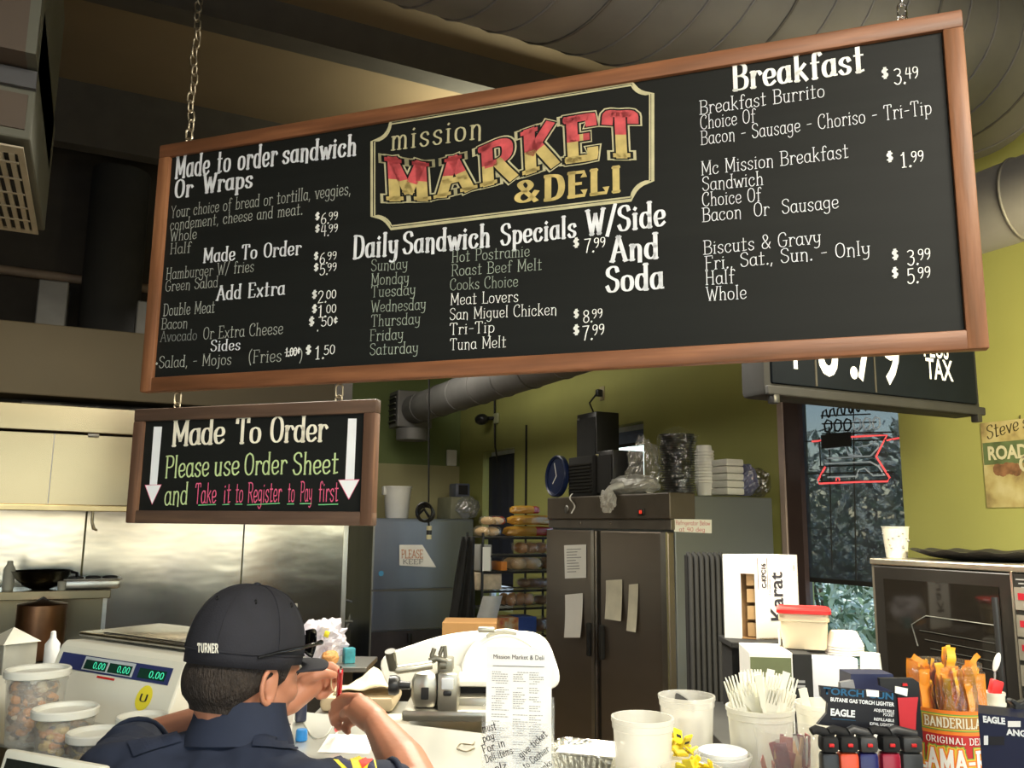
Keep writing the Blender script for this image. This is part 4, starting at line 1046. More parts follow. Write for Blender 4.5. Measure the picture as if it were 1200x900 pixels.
# ------------------------------------------------------------------ refrigerator
XF = 2.88
pn_ = onX(785, 576, XF); pf_ = onX(643, 584, XF); zF = (pn_.z + pf_.z)/2; Y0, Y1 = pn_.y, pf_.y; XB = 3.62
bronze = mat('bronze_steel', (.24, .20, .165), .36, .85, .06, 1.2, stretch=(1,1,4))
fr_side = mat('blue_grey_enamel', (.17, .185, .19), .42, .35, .06, 1.5)
t = thing('refrigerator', 'large two-door bronze steel refrigerator with boxes piled on top', 'refrigerator', ((XF+XB)/2, (Y0+Y1)/2, 0))
MB().box((XF+.03, Y0+.002, .12), (XB, Y1, zF-.015)).build('cabinet_body', fr_side, t, bevel=.006)
zh, zh2 = onX(785, 621, XF).z, onX(785, 611, XF).z
MB().box((XF-.01, Y0-.006, zh2+.012), (XF+.17, Y1+.006, zF)).build('header_panel', mat('header_brown', (.10,.083,.066), .45, .3), t, bevel=.008)
MB().box((XF+.0, Y0-.002, zh), (XF+.03, Y1, zh2+.01)).build('header_rail', mat('header_rail', (.16,.14,.12), .4, .6), t, bevel=.003)
ym = onX(704, 700, XF).y
yd = [(Y0+.004, ym-.028), (ym+.028, Y1-.004)]
for k, (u0, u1) in enumerate(yd):
    d_ = MB().box((XF-.02, u0, .22), (XF+.028, u1, zh-.012)).build('door', bronze, t, bevel=.008)
    yy = u1-.02 if k == 0 else u0+.02
    MB().box((XF-.032, u0+.0 if k == 0 else u0, .22), (XF-.02, (u0+.05) if k == 0 else u0+.035, zh-.012)).build('door_edge', mat('door_edge_steel', (.32,.29,.25), .28, .9), d_)
    MB().rbox((XF-.05, (u1-.05) if k == 0 else (u0+.04), 1.0), (XF-.02, (u1-.02) if k == 0 else (u0+.07), 1.2), .008).build('handle', blackm, d_, smooth=40)
MB().box((XF+.0, ym-.026, .22), (XF+.02, ym+.026, zh-.012)).build('centre_mullion', mat('mullion_dark', (.05,.045,.04), .4, .5), t)
for px in (680, 716): 
    p = onX(px, 613, XF-.002); MB().ball(p, .007, 8).build('screw', chrome, t)
p = onX(752, 600, XF-.012); MB().rbox((p.x-.008, p.y-.03, p.z-.02), (p.x+.005, p.y+.03, p.z+.02), .003).build('switch', black, t, smooth=40)
MB().rbox((p.x-.012, p.y-.012, p.z-.010), (p.x-.004, p.y+.012, p.z+.010), .002).build('red_light', mat('red_lamp', (.5,.02,.01), .3, emit=(1,.05,.02), es=.6), t, smooth=40)
p = onX(664, 597, XF-.012); MB().ball(p, (.006,.03,.03), 12).build('badge', steel_dark, t, smooth=60)
def stuck(name, label, c4_, X, m=paper, lines=0, curl=.0):
    p = [onX(x, y, X) for x, y in c4_]     # tl tr br bl
    tt = thing(name, label, 'paper', (p[2]+p[3])/2)
    mb = MB()
    def P(u, v):
        q = (p[0]*(1-u)+p[1]*u)*(1-v) + (p[3]*(1-u)+p[2]*u)*v; q.x -= curl*v*v; return q
    mb.sheet(P, 3, 6); mb.build('sheet', m, tt)
    if lines:
        rnd = random.Random(hash(c4_[0]) % 99); mb = MB()
        for i in range(lines):
            v = .12 + .76*i/lines; u1 = rnd.uniform(.5,.85)
            a_, b_, c_, d_ = P(.12, v), P(u1, v), P(u1, v+.02), P(.12, v+.02)
            for q in (a_, b_, c_, d_): q.x -= .0015
            mb.add([a_, b_, c_, d_], [(0,1,2,3)])
        o = mb.build('faint_print', mat('grey_ink', (.25,.25,.26), .7), tt); o['kind'] = 'stuff'
    return tt
stuck('taped_paper', 'printed sheet taped high on the left refrigerator door', [(661,639),(687,638),(687,677),(662,678)], XF-.024, lines=9)
stuck('taped_paper', 'blank sheet hanging below the printed one on the left refrigerator door', [(662,697),(683,695),(683,747),(664,747)], XF-.024, curl=.02)
stuck('taped_paper', 'wider cream sheet on the right refrigerator door', [(710,680),(729,679),(730,728),(711,725)], XF-.024, mat('cream_paper', (.75,.72,.58), .8), curl=.015)
stuck('taped_paper', 'narrow cream strip on the right refrigerator door', [(737,685),(748,684),(747,741),(736,739)], XF-.024, MAT['cream_paper'], curl=.012)
# sign on its side
def sx(px, py): return onY(px, py, Y0-.001)
tt = thing('side_label', 'white label with red handwriting on the side of the refrigerator', 'label', sx(811, 624))
p0_, p1_, p2_, p3_ = sx(790,608), sx(834,609), sx(834,625), sx(790,623)
MB().add([p0_,p1_,p2_,p3_], [(3,2,1,0)]).build('label_sheet', paper, tt)
ink = mat('red_ink', (.55,.05,.10), .7)
for y_, s_, xa, xb in ((615, 'Refrigerator Below', 792, 832), (622.5, 'at 40 deg', 796, 826)):
    mb = MB(); wt_ = text_width(s_)
    letter(mb, s_, lambda x, y: onY(xa + (xb-xa)*x/wt_, y_ - y*.5 + (x/wt_)*.6, Y0-.0025), .8, .1, 0); mb.build('label_writing', ink, tt)

# things on the refrigerator
def on_f(px, Y): 
    q = onY(px, 570, Y); return Vector((q.x, Y, zF+.001))
def upX(px, py, X): return onX(px, py, X)
# clock leaning at the far front corner
c = onX(655, 556, XF+.03); r = .145; c.z = zF + r + .002
t = thing('blue_clock', 'round blue-rimmed clock face leaning on top of the refrigerator', 'clock', (c.x, c.y, zF))
Mx = F3(c, (0,-1,0), (-1,0,.06))
MB().lathe([(r-.022,.0),(r,.0),(r,.03),(r-.008,.036),(r-.02,.03),(r-.02,.02)], 36, Mx).build('rim', mat('navy_rim', (.01,.02,.07), .3), t, smooth=50)
MB().lathe([(r-.01,.005),(r-.01,.018),(0,.018)], 36, Mx).build('clock_face', mat('marbled_blue_face', (.25,.35,.45), .4, var=.5, scale=16, cols=[(.06,.12,.22),(.35,.45,.52),(.62,.66,.66)]), t, smooth=50)
for an, l_ in ((.4,.10),(2.4,.07)):
    MB().box((-.003,0,.019), (.003,l_,.022), Mx @ Rm(an,'Z')).build('clock_hand', white, t)
# speakers and amp
def blk(name, label, cat, px0, px1, pyt, X0, X1, m=black, parts=None):
    a_, b_ = onX(px1, 560, X0), onX(px0, 560, X0); zt_ = onX((px0+px1)/2, pyt, X0).z
    t = thing(name, label, cat, ((X0+X1)/2, (a_.y+b_.y)/2, zF))
    MB().rbox((X0, a_.y, zF+.001), (X1, b_.y, zt_), .008).build('casing', m, t, smooth=40)
    return t, a_.y, b_.y, zt_
t, ya, yb, zz = blk('tall_speaker', 'tall black box speaker standing at the back of the refrigerator top', 'speaker', 676, 699, 484, XF+.40, XF+.60)
MB().box((XF+.395, ya+.01, zF+.03), (XF+.40, yb-.01, zz-.04)).build('grille_cloth', blackm, t)
MB().box((XF+.393, yb-.05, zz-.045), (XF+.396, yb-.02, zz-.03)).build('badge', steel_dark, t)
t, ya, yb, zz = blk('small_speaker', 'short black box speaker in front of the tall one', 'speaker', 698, 718, 528, XF+.06, XF+.30)
MB().box((XF+.055, ya+.01, zF+.02), (XF+.06, yb-.01, zz-.03)).build('grille_cloth', blackm, t)
MB().box((XF+.053, yb-.05, zz-.03), (XF+.056, yb-.015, zz-.018)).build('badge', chrome, t)
t, ya, yb, zz = blk('black_heater', 'black slatted appliance between the blue clock and the speakers', 'appliance', 666, 694, 535, XF+.03, XF+.28, blackm)
for k in range(9):
    z_ = zF + .03 + k*.022
    MB().box((XF+.022, ya+.015, z_), (XF+.03, yb-.015, z_+.010)).build('slat', black, t)
mb = MB()
p = onX(673, 576, XF-.012)
mb.sheet(lambda u, v: Vector((XF-.02-.01*math.sin(v*6), p.y+.02*u+.02*math.sin(v*8), zF+.02-.13*v)), 2, 10); tag(mb.build('rag_strip', white), 'thin white rag strip hanging over the refrigerator front edge', 'rag')
# bag of foam cups lying down
c = onX(738, 566, XF+.12); c.z = zF+.052
t = thing('bagged_cups', 'white foam cups lying in a knotted plastic bag on the refrigerator', 'cups', (c.x, c.y, zF))
for k in range(7):
    MB().lathe([(.032,0),(.045,.09),(.048,.092),(.042,.09),(0,.02)], 18, T(c.x, c.y+.15-k*.045, c.z) @ Rm(PI/2,'X')).build('foam_cup', white, t, smooth=40)
baggy('film', '', Vector((c.x, c.y-.03, zF+.058)), (.085,.26,.066), film_w, 5, parent=t, amp=.12)
p = onX(716, 585, XF-.03)
baggy('bag_tail', '', Vector((XF-.05, p.y, p.z-.01)), (.035,.065,.075), film_w, 8, parent=t, amp=.35)
MB().tube([(XF+.04,p.y-.02,zF+.06),(XF-.03,p.y,zF+.04),(XF-.05,p.y+.01,p.z+.02)], [.03,.02,.035], 10).build('bag_neck', film_w, t, smooth=60)
# stack of black trays in glossy film
c = on_f(795, Y0+.30); hT = onY(795, 504, Y0+.30).z - zF
t = thing('tray_stack', 'tall stack of black plates wrapped in glossy clear plastic', 'plates', c)
for k in range(26):
    z_ = k*(hT-.03)/26
    MB().lathe([(.06,z_),(.105,z_+.012),(.108,z_+.012),(.062,z_-.000)], 20, T(*c) @ T(.004*math.sin(k*.9), .004*math.cos(k*1.3), .001)).build('plate', black, t, smooth=40)
mb = MB(); nn = 40; hh_ = 30; v = []
for i in range(hh_+1):
    z_ = (hT+.02)*i/hh_
    for j in range(nn):
        a_ = 2*PI*j/nn; d = Vector((math.cos(a_), math.sin(a_), z_*6))
        r_ = .118 + .012*mnoise.noise(d*2.4) + .006*mnoise.noise(d*7); 
        if i > hh_-4: r_ *= 1 - .22*(i-hh_+4)
        v.append(c + Vector((r_*math.cos(a_), r_*math.sin(a_), z_+.002)))
mb.add(v, [(i*nn+j, i*nn+(j+1)%nn, (i+1)*nn+(j+1)%nn, (i+1)*nn+j) for i in range(hh_) for j in range(nn)]); mb.build('film', sheer('glossy_clear_film', (.8,.8,.8), .03, .06, .10), t)
c2_ = on_f(768, Y0+.42); zc_ = onY(768, 530, Y0+.42).z
baggy('film_bag', 'loose clear plastic bag bunched left of the wrapped black plates', Vector((c2_.x-.07, c2_.y+.02, zF+.165)), (.095,.10,.165), sheer('thin_film', (.8,.8,.8), .12, .1, .14), 12, amp=.35)
# foam cup tower
c = on_f(826, Y0+.33); hT = onY(826, 519, Y0+.33).z - zF
t = thing('cup_tower', 'upright sleeve of white foam cups behind the wrapped plates', 'cups', c)
for k in range(12):
    z_ = k*(hT-.10)/12
    MB().lathe([(.045,z_+.0),(.058,z_+.075),(.062,z_+.078),(.06,z_+.086),(.05,z_+.08)] if k < 11 else [(.062,z_),(.045,z_+.10),(0,z_+.10)], 18, T(*c)).build('foam_cup', white, t, smooth=40)
# white box, blue bag, dark bag
c = on_f(851, Y0+.22); hT = onY(851, 539, Y0+.22).z - zF
t = thing('foam_box_stack', 'stack of white foam clamshell boxes on the refrigerator', 'boxes', c)
for k in range(5):
    z_ = k*hT/5; MB().rbox((-.065,-.09,z_+.002), (.065,.09,z_+hT/5-.001), .008, T(*c)).build('foam_box', white, t, smooth=40)
c = on_f(871, Y0+.20); baggy('blue_bag', 'bluish purple crinkled bag on the refrigerator', Vector((c.x, c.y, zF+.098)), (.07,.10,.10), sheer('lilac_film', (.28,.30,.55), .8, .2, .25), 21, amp=.22)
c = on_f(890, Y0+.24); baggy('dark_bag', 'dark plastic bag at the right end of the refrigerator top', Vector((c.x-.02, c.y, zF+.085)), (.085,.10,.088), film_g, 25, amp=.2)

# ------------------------------------------------------------------ bread rack
YR = 6.1
a = onY(566, 629, YR); b = onY(657, 629, YR)
xa, xb = a.x, b.x
rk = thing('bread_rack', 'black wire rack crowded with bread between ice machine and refrigerator', 'rack', ((xa+xb)/2, YR+.25, 0))
zsh = [onY(600, y, YR).z for y in (629, 650, 669, 691, 712, 745)]
for x_ in (xa, xb):
    for y_ in (YR, YR+.30): MB().tube([(x_, y_, 0), (x_, y_, zsh[0]+.03)], .011, 8).build('post', black, rk, smooth=60)
for z_ in zsh:
    s_ = MB().box((xa, YR-.006, z_-.02), (xb, YR+.006, z_-.004)).build('shelf_frame', black, rk)
    mb = MB(); mb.box((xa, YR+.294, z_-.014), (xb, YR+.306, z_-.004)); mb.build('shelf_frame', black, rk)
    for k in range(14):
        x_ = xa + (xb-xa)*k/13; MB().tube([(x_, YR, z_-.004), (x_, YR+.30, z_-.004)], .003, 5).build('wire', steel_dark, s_)
bun_m = mat('bun_crust', (.50, .24, .075), .6, var=.25, scale=9)
loaf_m = mat('pale_loaf', (.62, .42, .20), .65, var=.2, scale=9)
dk_loaf = mat('dark_loaf', (.22, .11, .05), .65, var=.25, scale=9)
ylw = sheer('yellow_print_film', (.75,.45,.06), .75, .2, .15)
rdf = sheer('red_print_film', (.55,.03,.03), .88, .2, .15)
def bread(name, label, px, py, w, d_, h_, bm, fm, seed, n=(2,3), group=None, rot=0., shelf=None, Y=None, band=None):
    if name == 'bun_bag': h_ *= 1.12
    if fm is film: fm = sheer('bread_film', (.80,.78,.72), .08, .12, .12)
    z_ = shelf; x_ = onY(px, py, YR+.1).x; y_ = (YR+.15) if Y is None else Y
    t = thing(name, label, 'bread', (x_, y_, z_), rot, group)
    M = T(x_, y_, z_) @ Rm(rot, 'Z')
    for i in range(n[0]):
        for j in range(n[1]):
            MB().ball((-w/2+w*(i+.5)/n[0], -d_/2+d_*(j+.5)/n[1], h_*.45), (w/n[0]*.52, d_/n[1]*.50, h_*.42), 12, None).xf(M).build('bun', bm, t, smooth=70)
    o = MB(); v = []; nn = 28; hh_ = 14
    for i in range(hh_+1):
        th = PI*i/hh_
        for j in range(nn):
            a_ = 2*PI*j/nn; d = Vector((math.sin(th)*math.cos(a_), math.sin(th)*math.sin(a_), -math.cos(th)))
            q = Vector([math.copysign(abs(c_)**.6, c_) for c_ in d]); k = 1 + .10*mnoise.noise(d*3+Vector((seed,0,0)))
            v.append(Vector((q.x*w*.55*k, q.y*d_*.55*k, max(.004, h_*.48 + q.z*h_*.50*k))))
    o.add(v, [(i*nn+j, i*nn+(j+1)%nn, (i+1)*nn+(j+1)%nn, (i+1)*nn+j) for i in range(hh_) for j in range(nn)])
    if band:
        o.m = [1 if (abs((f//nn) - hh_*.5) < hh_*.22 and math.cos(2*PI*(f % nn)/nn) > band) else 0 for f in range(len(o.m))]
    o.xf(M).build('wrapper', [fm, rdf] if band else fm, t)
    return t
zz = zsh[0]
bread('bun_pack', 'pack of long buns with red band at the bottom of the rack-top pile', 625, 622, .42, .20, .085, bun_m, ylw, 1, (4,1), 'bun packs on top of the rack', 0, zz, band=-.1)
bread('bun_pack', 'pack of long buns stacked upon the red-banded pack', 628, 612, .40, .20, .085, bun_m, ylw, 2, (4,1), 'bun packs on top of the rack', .12, zz+.088, band=.1)
bread('bun_pack', 'topmost bun pack with a red corner on the rack-top pile', 618, 604, .22, .16, .07, bun_m, ylw, 3, (3,1), 'bun packs on top of the rack', -.4, zz+.178, band=.4)
bread('bun_pack', 'clear pack of pale rolls at the left of the rack top', 574, 622, .17, .20, .085, loaf_m, film, 4, (2,1), 'bun packs on top of the rack', .1, zz)
bread('bun_pack', 'clear pack with red and green print on the pale rolls', 580, 610, .17, .16, .075, loaf_m, film, 5, (2,1), 'bun packs on top of the rack', .3, zz+.088, band=.75)
bread('bun_bag', 'bag of round golden buns on the second shelf of the rack', 625, 643, .26, .22, .095, bun_m, film, 6, (3,1), None, 0, zsh[1])
bread('bun_bag', 'silvery bag of buns on the third shelf of the rack', 615, 662, .28, .22, .10, loaf_m, film, 7, (2,2), None, .1, zsh[2])
bread('bun_bag', 'knotted bag of brown bread at the right of the third shelf', 645, 662, .13, .18, .10, dk_loaf, film, 9, (1,2), None, 0, zsh[2])
bread('bun_bag', 'long bag of dark rolls on the fourth shelf', 632, 687, .30, .2, .075, dk_loaf, film, 10, (4,1), None, 0, zsh[3])
bread('bun_bag', 'heap of golden rolls on the fifth shelf', 608, 706, .24, .22, .10, bun_m, film, 11, (3,2), None, .1, zsh[4])
bread('bun_bag', 'small bag of brown bread at the right of the fifth shelf', 642, 706, .17, .2, .075, dk_loaf, film, 12, (2,1), None, 0, zsh[4])
bread('bun_bag', 'loose bag of wheat bread at the bottom right of the rack', 638, 738, .22, .2, .11, dk_loaf, film, 13, (2,1), None, .2, zsh[5])
def rbx(name, label, px0, px1, z0, h_, m, cat='box', Y=None):
    x0, x1 = onY(px0, 680, YR).x, onY(px1, 680, YR).x; y_ = YR+.03 if Y is None else Y
    return tag(MB().rbox((x0, y_, z0+.001), (x1, y_+.2, z0+h_), .006).build(name, m, smooth=40), label, cat)
rbx('paper_pack', 'grey white pack standing left on the second shelf of the rack', 563, 578, zsh[2], .20, mat('grey_carton', (.32,.32,.30), .7))
rbx('paper_pack', 'beige printed carton on the fourth shelf at left', 561, 590, zsh[3], .13, mat('beige_carton', (.55,.45,.32), .7, var=.2, scale=20))
rbx('spice_jar', 'small jar with an orange cap on the third shelf', 588, 595, zsh[3]+.001 if False else zsh[2], .07, mat('orange_plastic', (.75,.25,.04), .4), 'jar', Y=YR+.01)
t = thing('cracker_box', 'printed orange and blue food box on the lowest visible shelf', 'box', (onY(605,740,YR).x, YR+.05, zsh[5]))
x0, x1, x2 = onY(579, 740, YR).x, onY(604, 740, YR).x, onY(625, 740, YR).x
MB().box((x0, YR-.05, zsh[5]+.001), (x1, YR+.17, zsh[5]+.14)).build('front_print', mat('orange_print', (.60,.25,.10), .6, var=.5, scale=18, cols=[(.55,.10,.06),(.70,.35,.12),(.75,.70,.5)]), t)
MB().box((x1, YR-.05, zsh[5]+.001), (x2, YR+.17, zsh[5]+.14)).build('blue_side', mat('blue_print', (.05,.10,.35), .6), t)
mb = MB()
mb.sheet(lambda u, v: Vector((onY(566, 700, YR-.06).x - .13*v + u*(.16+.02*v), YR-.06-.05*math.sin(u*3), zsh[4]+.10-.42*v)), 6, 8)
tag(mb.build('hanging_sack', mat('pale_sack', (.50,.50,.50), .35, var=.15), smooth=80), 'pale plastic sack hanging at the lower left of the bread rack', 'sack')
stk_ = onY(570, 655, YR-.02)
tag(MB().box((stk_.x-.035, YR-.03, stk_.z-.09), (stk_.x+.03, YR-.026, stk_.z+.09)).build('price_tag', paper), 'white price tag clipped to the left side of the bread rack', 'tag')
# black coat left of the rack
p = onY(552, 600, 6.04); z0 = onY(552, 735, 6.04).z
mb = MB()
def P(u, v):
    w_ = .05 + .05*v
    return Vector((p.x - .01 - .05*v + (u-.5)*2*w_ , 6.04 + .025*math.sin(u*14+v*2)*(.4+v), zsh[0]+.0 + (z0-zsh[0]+.0)*v))
mb.sheet(P, 20, 14); o = tag(mb.build('black_apron', blackm, smooth=80), 'black apron hanging left of the bread rack', 'apron')
m_ = o.modifiers.new('thick', 'SOLIDIFY'); m_.thickness = .012

# ================================================================== COUNTERS
CZ = 1.3
CYAW = .42
CV = RV*math.cos(CYAW) - FV*math.sin(CYAW); CN = FV*math.cos(CYAW) + RV*math.sin(CYAW)   # CN points away from the customers
CRZ = math.atan2(CV.y, CV.x)
def CP(s, n, z): return CV*s + CN*n + UV*z
NN, FN_ = 1.386, 1.965
MC = F3(CP(0, 0, 0), CV, UV)       # x along, y away, z up
ctr = thing('serving_counter', 'long stainless serving counter the man writes on', 'counter', CP(0, (NN+FN_)/2, 0), CRZ)
MB().rbox((-3.2, NN, CZ-.045), (2.6, FN_, CZ), .006, MC).build('worktop', counter_m, ctr, smooth=40)
MB().box((-3.2, NN+.05, .0), (2.6, FN_-.04, CZ-.046), MC).build('cabinet_body', steel_dark, ctr)
MB().box((-3.2, NN-.004, CZ-.12), (2.6, NN+.001, CZ-.006), MC).build('front_apron', mat('warm_steel', (.56,.52,.43), .3, 1.), ctr)
MB().box((-3.2, NN-.46, 1.10), (-1.42, NN+.048, 1.14), MC).build('customer_ledge', steel, ctr)
# prep table behind
tb = thing('prep_table', 'steel prep table behind the counter carrying the slicer', 'table', W(-.24, 2.75, 0), -YAW)
TZ = 1.20
MB().rbox((-.62, 2.44, TZ-.05), (.13, 3.05, TZ), .006, F3(Vector((0,0,0)), RV, UV)).build('table_top', counter_m, tb, smooth=40)
MB().box((-.60, 2.47, .0), (.11, 3.02, TZ-.052), F3(Vector((0,0,0)), RV, UV)).build('table_body', steel_dark, tb)

# ------------------------------------------------------------------ scale
SY = .56
SVx = RV*math.cos(SY) - FV*math.sin(SY); SN = FV*math.cos(SY) + RV*math.sin(SY)
tl = at(72, 750, 2.30)
tr = onPlane(219, 769, tl, SN)
w_ = (tr - tl).length; hz = tl.z - CZ
MS = F3(Vector((tl.x, tl.y, CZ)), SVx, UV)
cw = mat('cream_white_plastic', (.78,.76,.64), .4, var=.02)
t = thing('deli_scale', 'white digital deli scale with green displays left of the man', 'scale', Vector(tl)*.5 + Vector(tr)*.5 - UV*hz)
prof = [(-.055, .012), (-.055, .03), (0, hz-.012), (.012, hz), (.30, hz-.015), (.31, .012)]
mb = MB()
X_ = MS.to_3x3() @ Vector((0, 1, 0))
mb.prism([(y, z) for y, z in prof], (w_), Vector((tl.x, tl.y, CZ)), X_, UV)
mb.build('scale_body', cw, t, bevel=.006)
for sx_ in (.03, w_-.03): MB().lathe([(.018,.0),(.018,.014)], 12, MS @ T(sx_, .05, 0)).build('foot', black, t, smooth=40); MB().lathe([(.018,.0),(.018,.014)], 12, MS @ T(sx_, .25, 0)).build('foot', black, t, smooth=40)
d_ = (Vector((0, 0, hz-.012)) - Vector((0, -.055, .03))); dl = d_.length; d_.normalize()
def face(u, v, off=.001):           # u across 0..1, v up 0..1 on the sloping face
    p = Vector((u*w_, -.055 + d_.y*dl*v, .03 + d_.z*dl*v)) + Vector((0, -d_.z, d_.y))*off
    return MS @ p
def fq(name, u0, v0, u1, v1, m, off=.001, par=None, th=.0):
    return MB().add([face(u0,v0,off), face(u1,v0,off), face(u1,v1,off), face(u0,v1,off)], [(0,1,2,3)]).build(name, m, par or t)
navy = mat('navy_panel', (.03,.04,.14), .35)
fq('display_panel', .05, .66, .93, .90, navy, .0012)
lcd = mat('dark_lcd', (.01,.045,.03), .15); lit = mat('lit_green_digit', (.05,.5,.3), .5, emit=(.08,1,.55), es=.6)
fq('display_bezel', .255, .685, .66, .885, mat('pale_bezel', (.55,.6,.62), .5), .0020)
for (a0, a1, tx) in ((.27, .45, '0.00'), (.465, .645, '0.00'), (.70, .90, '0.00')):
    fq('lcd', a0, .70, a1, .84, lcd, .0028)
    s_ = tx; wt_ = text_width(s_, 1.2); u0_ = a0 + (a1-a0)*.42; u1_ = a1 - .012
    mb = MB(); letter(mb, s_, lambda x, y: face(u0_ + (u1_-u0_)*x/wt_, .725 + .0095*y, .0036), 1.1, .1, 0, 1.2); mb.build('digits', lit, t)
fq('red_strip', .40, .60, .54, .63, red, .0012)
mb = MB(); c_ = (.80, .44); R_ = .028
mb.add([face(c_[0] + R_*math.cos(a)/w_, c_[1] + R_*math.sin(a)/dl, .0014) for a in [2*PI*k/24 for k in range(24)]], [tuple(range(24))]); mb.build('round_sticker', mat('yellow_sticker', (.80,.68,.04), .5), t)
mb = MB(); letter(mb, 'U', lambda x, y: face(c_[0]-.03 + x*.010, c_[1]-.05 + .010*y, .002), 1.2, .1, 0); mb.build('sticker_print', black, t)
# platter
MB().rbox((-.01, .05, hz+.004), (w_+.02, .30, hz+.016), .006, MS).build('platter', mat('platter_steel', (.45,.45,.43), .22, 1.), t, smooth=40)
MB().tube([MS @ Vector(p) for p in ((.10,.055,hz+.020),(w_*.95,.055,hz+.020))], .003, 6).build('platter_rail', chrome, t, smooth=60)
MB().box((w_*.35, .12, hz-.02), (w_*.65, .22, hz+.004), MS).build('platter_stem', grey, t)

# ------------------------------------------------------------------ deli containers
frost = sheer('frosted_plastic', (.84,.83,.76), .44, .25, .07)
frost2 = sheer('clear_frosted_plastic', (.84,.83,.77), .32, .2, .07)
lidm = mat('frosted_lid', (.76,.75,.66), .4, trans=.15, var=.02)
food_m = [mat('food_brown', (.22,.12,.06), .6, var=.4, scale=30), mat('food_orange', (.55,.22,.05), .5, var=.3, scale=30), mat('food_cream', (.50,.42,.28), .6, var=.2, scale=30), mat('food_dark', (.08,.045,.03), .5, var=.3, scale=30), mat('food_yellow', (.55,.38,.10), .5, var=.3, scale=30)]
def tub(name, label, P, r, h, lid=False, food=None, seed=0, m=None, fillto=.85, cat='container', taper=.82, group=None):
    """round plastic deli tub, outer radius r at the rim"""
    t = thing(name, label, cat, P, 0, group)
    rb = r*taper; m = m or frost; M = T(*P)
    MB().lathe([(rb*.9,.0006),(rb,.006),(r*.93,h*.86),(r*.965,h*.87),(r*.965,h*.94),(r,h*.95),(r,h),(r*.93,h),(r*.90,h*.86),(rb*.96,.008),(0,.004)], 36, M).build('tub_wall', m, t, smooth=35)
    if lid:
        MB().lathe([(r*1.0,h-.012),(r*1.04,h-.010),(r*1.045,h+.003),(r*1.0,h+.006),(r*.93,h+.004),(r*.90,h-.004),(0,h-.004)], 36, M).build('lid', lidm, t, smooth=35)
    if food:
        rnd = random.Random(seed); mb = MB(); n = int(330*fillto*(h/.15))
        for i in range(n):
            a = rnd.uniform(0, 2*PI); z = rnd.uniform(.014, h*fillto); rr = (rb + (r*.9-rb)*z/h)*.86*math.sqrt(rnd.uniform(.25, 1)) - .006
            s = rnd.uniform(.008, .014)
            mb.ball((P[0]+rr*math.cos(a), P[1]+rr*math.sin(a), P[2]+z), (s, s*rnd.uniform(.6,1), s*rnd.uniform(.5,1)), 6, None, rnd.choice(food))
        o = mb.build('food_chunks', food_m, t); o['kind'] = 'stuff'
    return t
def onC(px, py, z=CZ): return onZ(px, py, z)
def putC(px, d): p = at(px, 700, d); p.z = CZ + .0005; return p
food_tub = sheer('food_tub_plastic', (.84,.83,.76), .20, .2, .05)
tub('deli_container', 'tall lidded tub of brown and orange snack mix at far left', putC(53, 2.02), .066, .160, True, [0,0,1,2,3], 1, m=food_tub)
tub('deli_container', 'medium lidded tub half full of chopped salad before the scale', putC(89, 1.93), .064, .095, True, [0,1,4,3,4], 2, fillto=.72, m=food_tub)
tub('deli_container', 'short lidded tub of yellow and dark mix in front of the scale', putC(127, 1.865), .056, .062, True, [4,3,2,4], 3, fillto=.75, m=food_tub)
tub('deli_container', 'white nearly empty lidded tub beside the man\'s shoulder', putC(178, 1.95), .052, .075, True, None, 4, m=sheer('white_tub_plastic', (.82,.80,.75), .85, .3, .08))
# framed screen on the customer ledge
tA, tB = at(6, 877, 1.58), at(120, 894, 1.48); tB.z = tA.z
tX = (tB-tA).normalized(); tw = (tB-tA).length; MT = F3(Vector((tA.x, tA.y, tA.z)), tX, UV) @ Rm(math.radians(-14), 'X')
t = thing('card_terminal', 'white framed black screen device at the bottom left corner', 'screen', (tA.x, tA.y, 1.141), CRZ)
MB().rbox((0,0,-.20), (tw,.022,0), .006, MT).build('frame', cw, t, smooth=40)
MB().box((.014,-.002,-.185), (tw-.012,.0005,-.014), MT).build('screen', mat('dark_screen', (.012,.016,.014), .12), t)
MB().box((.02,.03,1.141), (.09,.09,tA.z-.06), F3(Vector((tA.x, tA.y, 0)), tX, UV)).build('stand', cw, t)
# steel post with pyramid cap at far left
p = at(16, 740, 3.1)
t = thing('capped_post', 'square pale steel post with a pyramid cap at the left edge', 'post', (p.x, p.y, 0), CRZ)
Mp = F3(Vector((p.x, p.y, 0)), SVx, UV); ht = at(16, 752, 3.1).z
MB().box((-.058,-.058,0), (.058,.058,ht), Mp).build('shaft', mat('pale_post_steel', (.50,.49,.42), .4, .6), t, bevel=.004)
MB().add([Mp @ Vector(q) for q in ((-.066,-.066,ht),(.066,-.066,ht),(.066,.066,ht),(-.066,.066,ht),(0,0,ht+.05))], [(3,2,1,0),(0,1,4),(1,2,4),(2,3,4),(3,0,4)]).build('pyramid_cap', MAT['pale_post_steel'], t)
p = at(60, 772, 3.06)
MB_ = T(p.x, p.y, CZ)
tb2 = thing('side_stand', 'small dark stand behind the tall snack tub', 'stand', (p.x, p.y, 0))
MB().box((-.10,-.10,0), (.10,.10,1.30), T(p.x,p.y,0)).build('stand_body', dark, tb2)
tag(MB().lathe([(.022,.001),(.024,.01),(.024,.075),(.010,.095),(.008,.115),(.004,.118),(0,.118)], 16, MB_).build('squeeze_bottle', mat('milky_plastic', (.62,.62,.60), .4), smooth=40), 'milky squeeze bottle with pointed tip beside the scale', 'bottle')

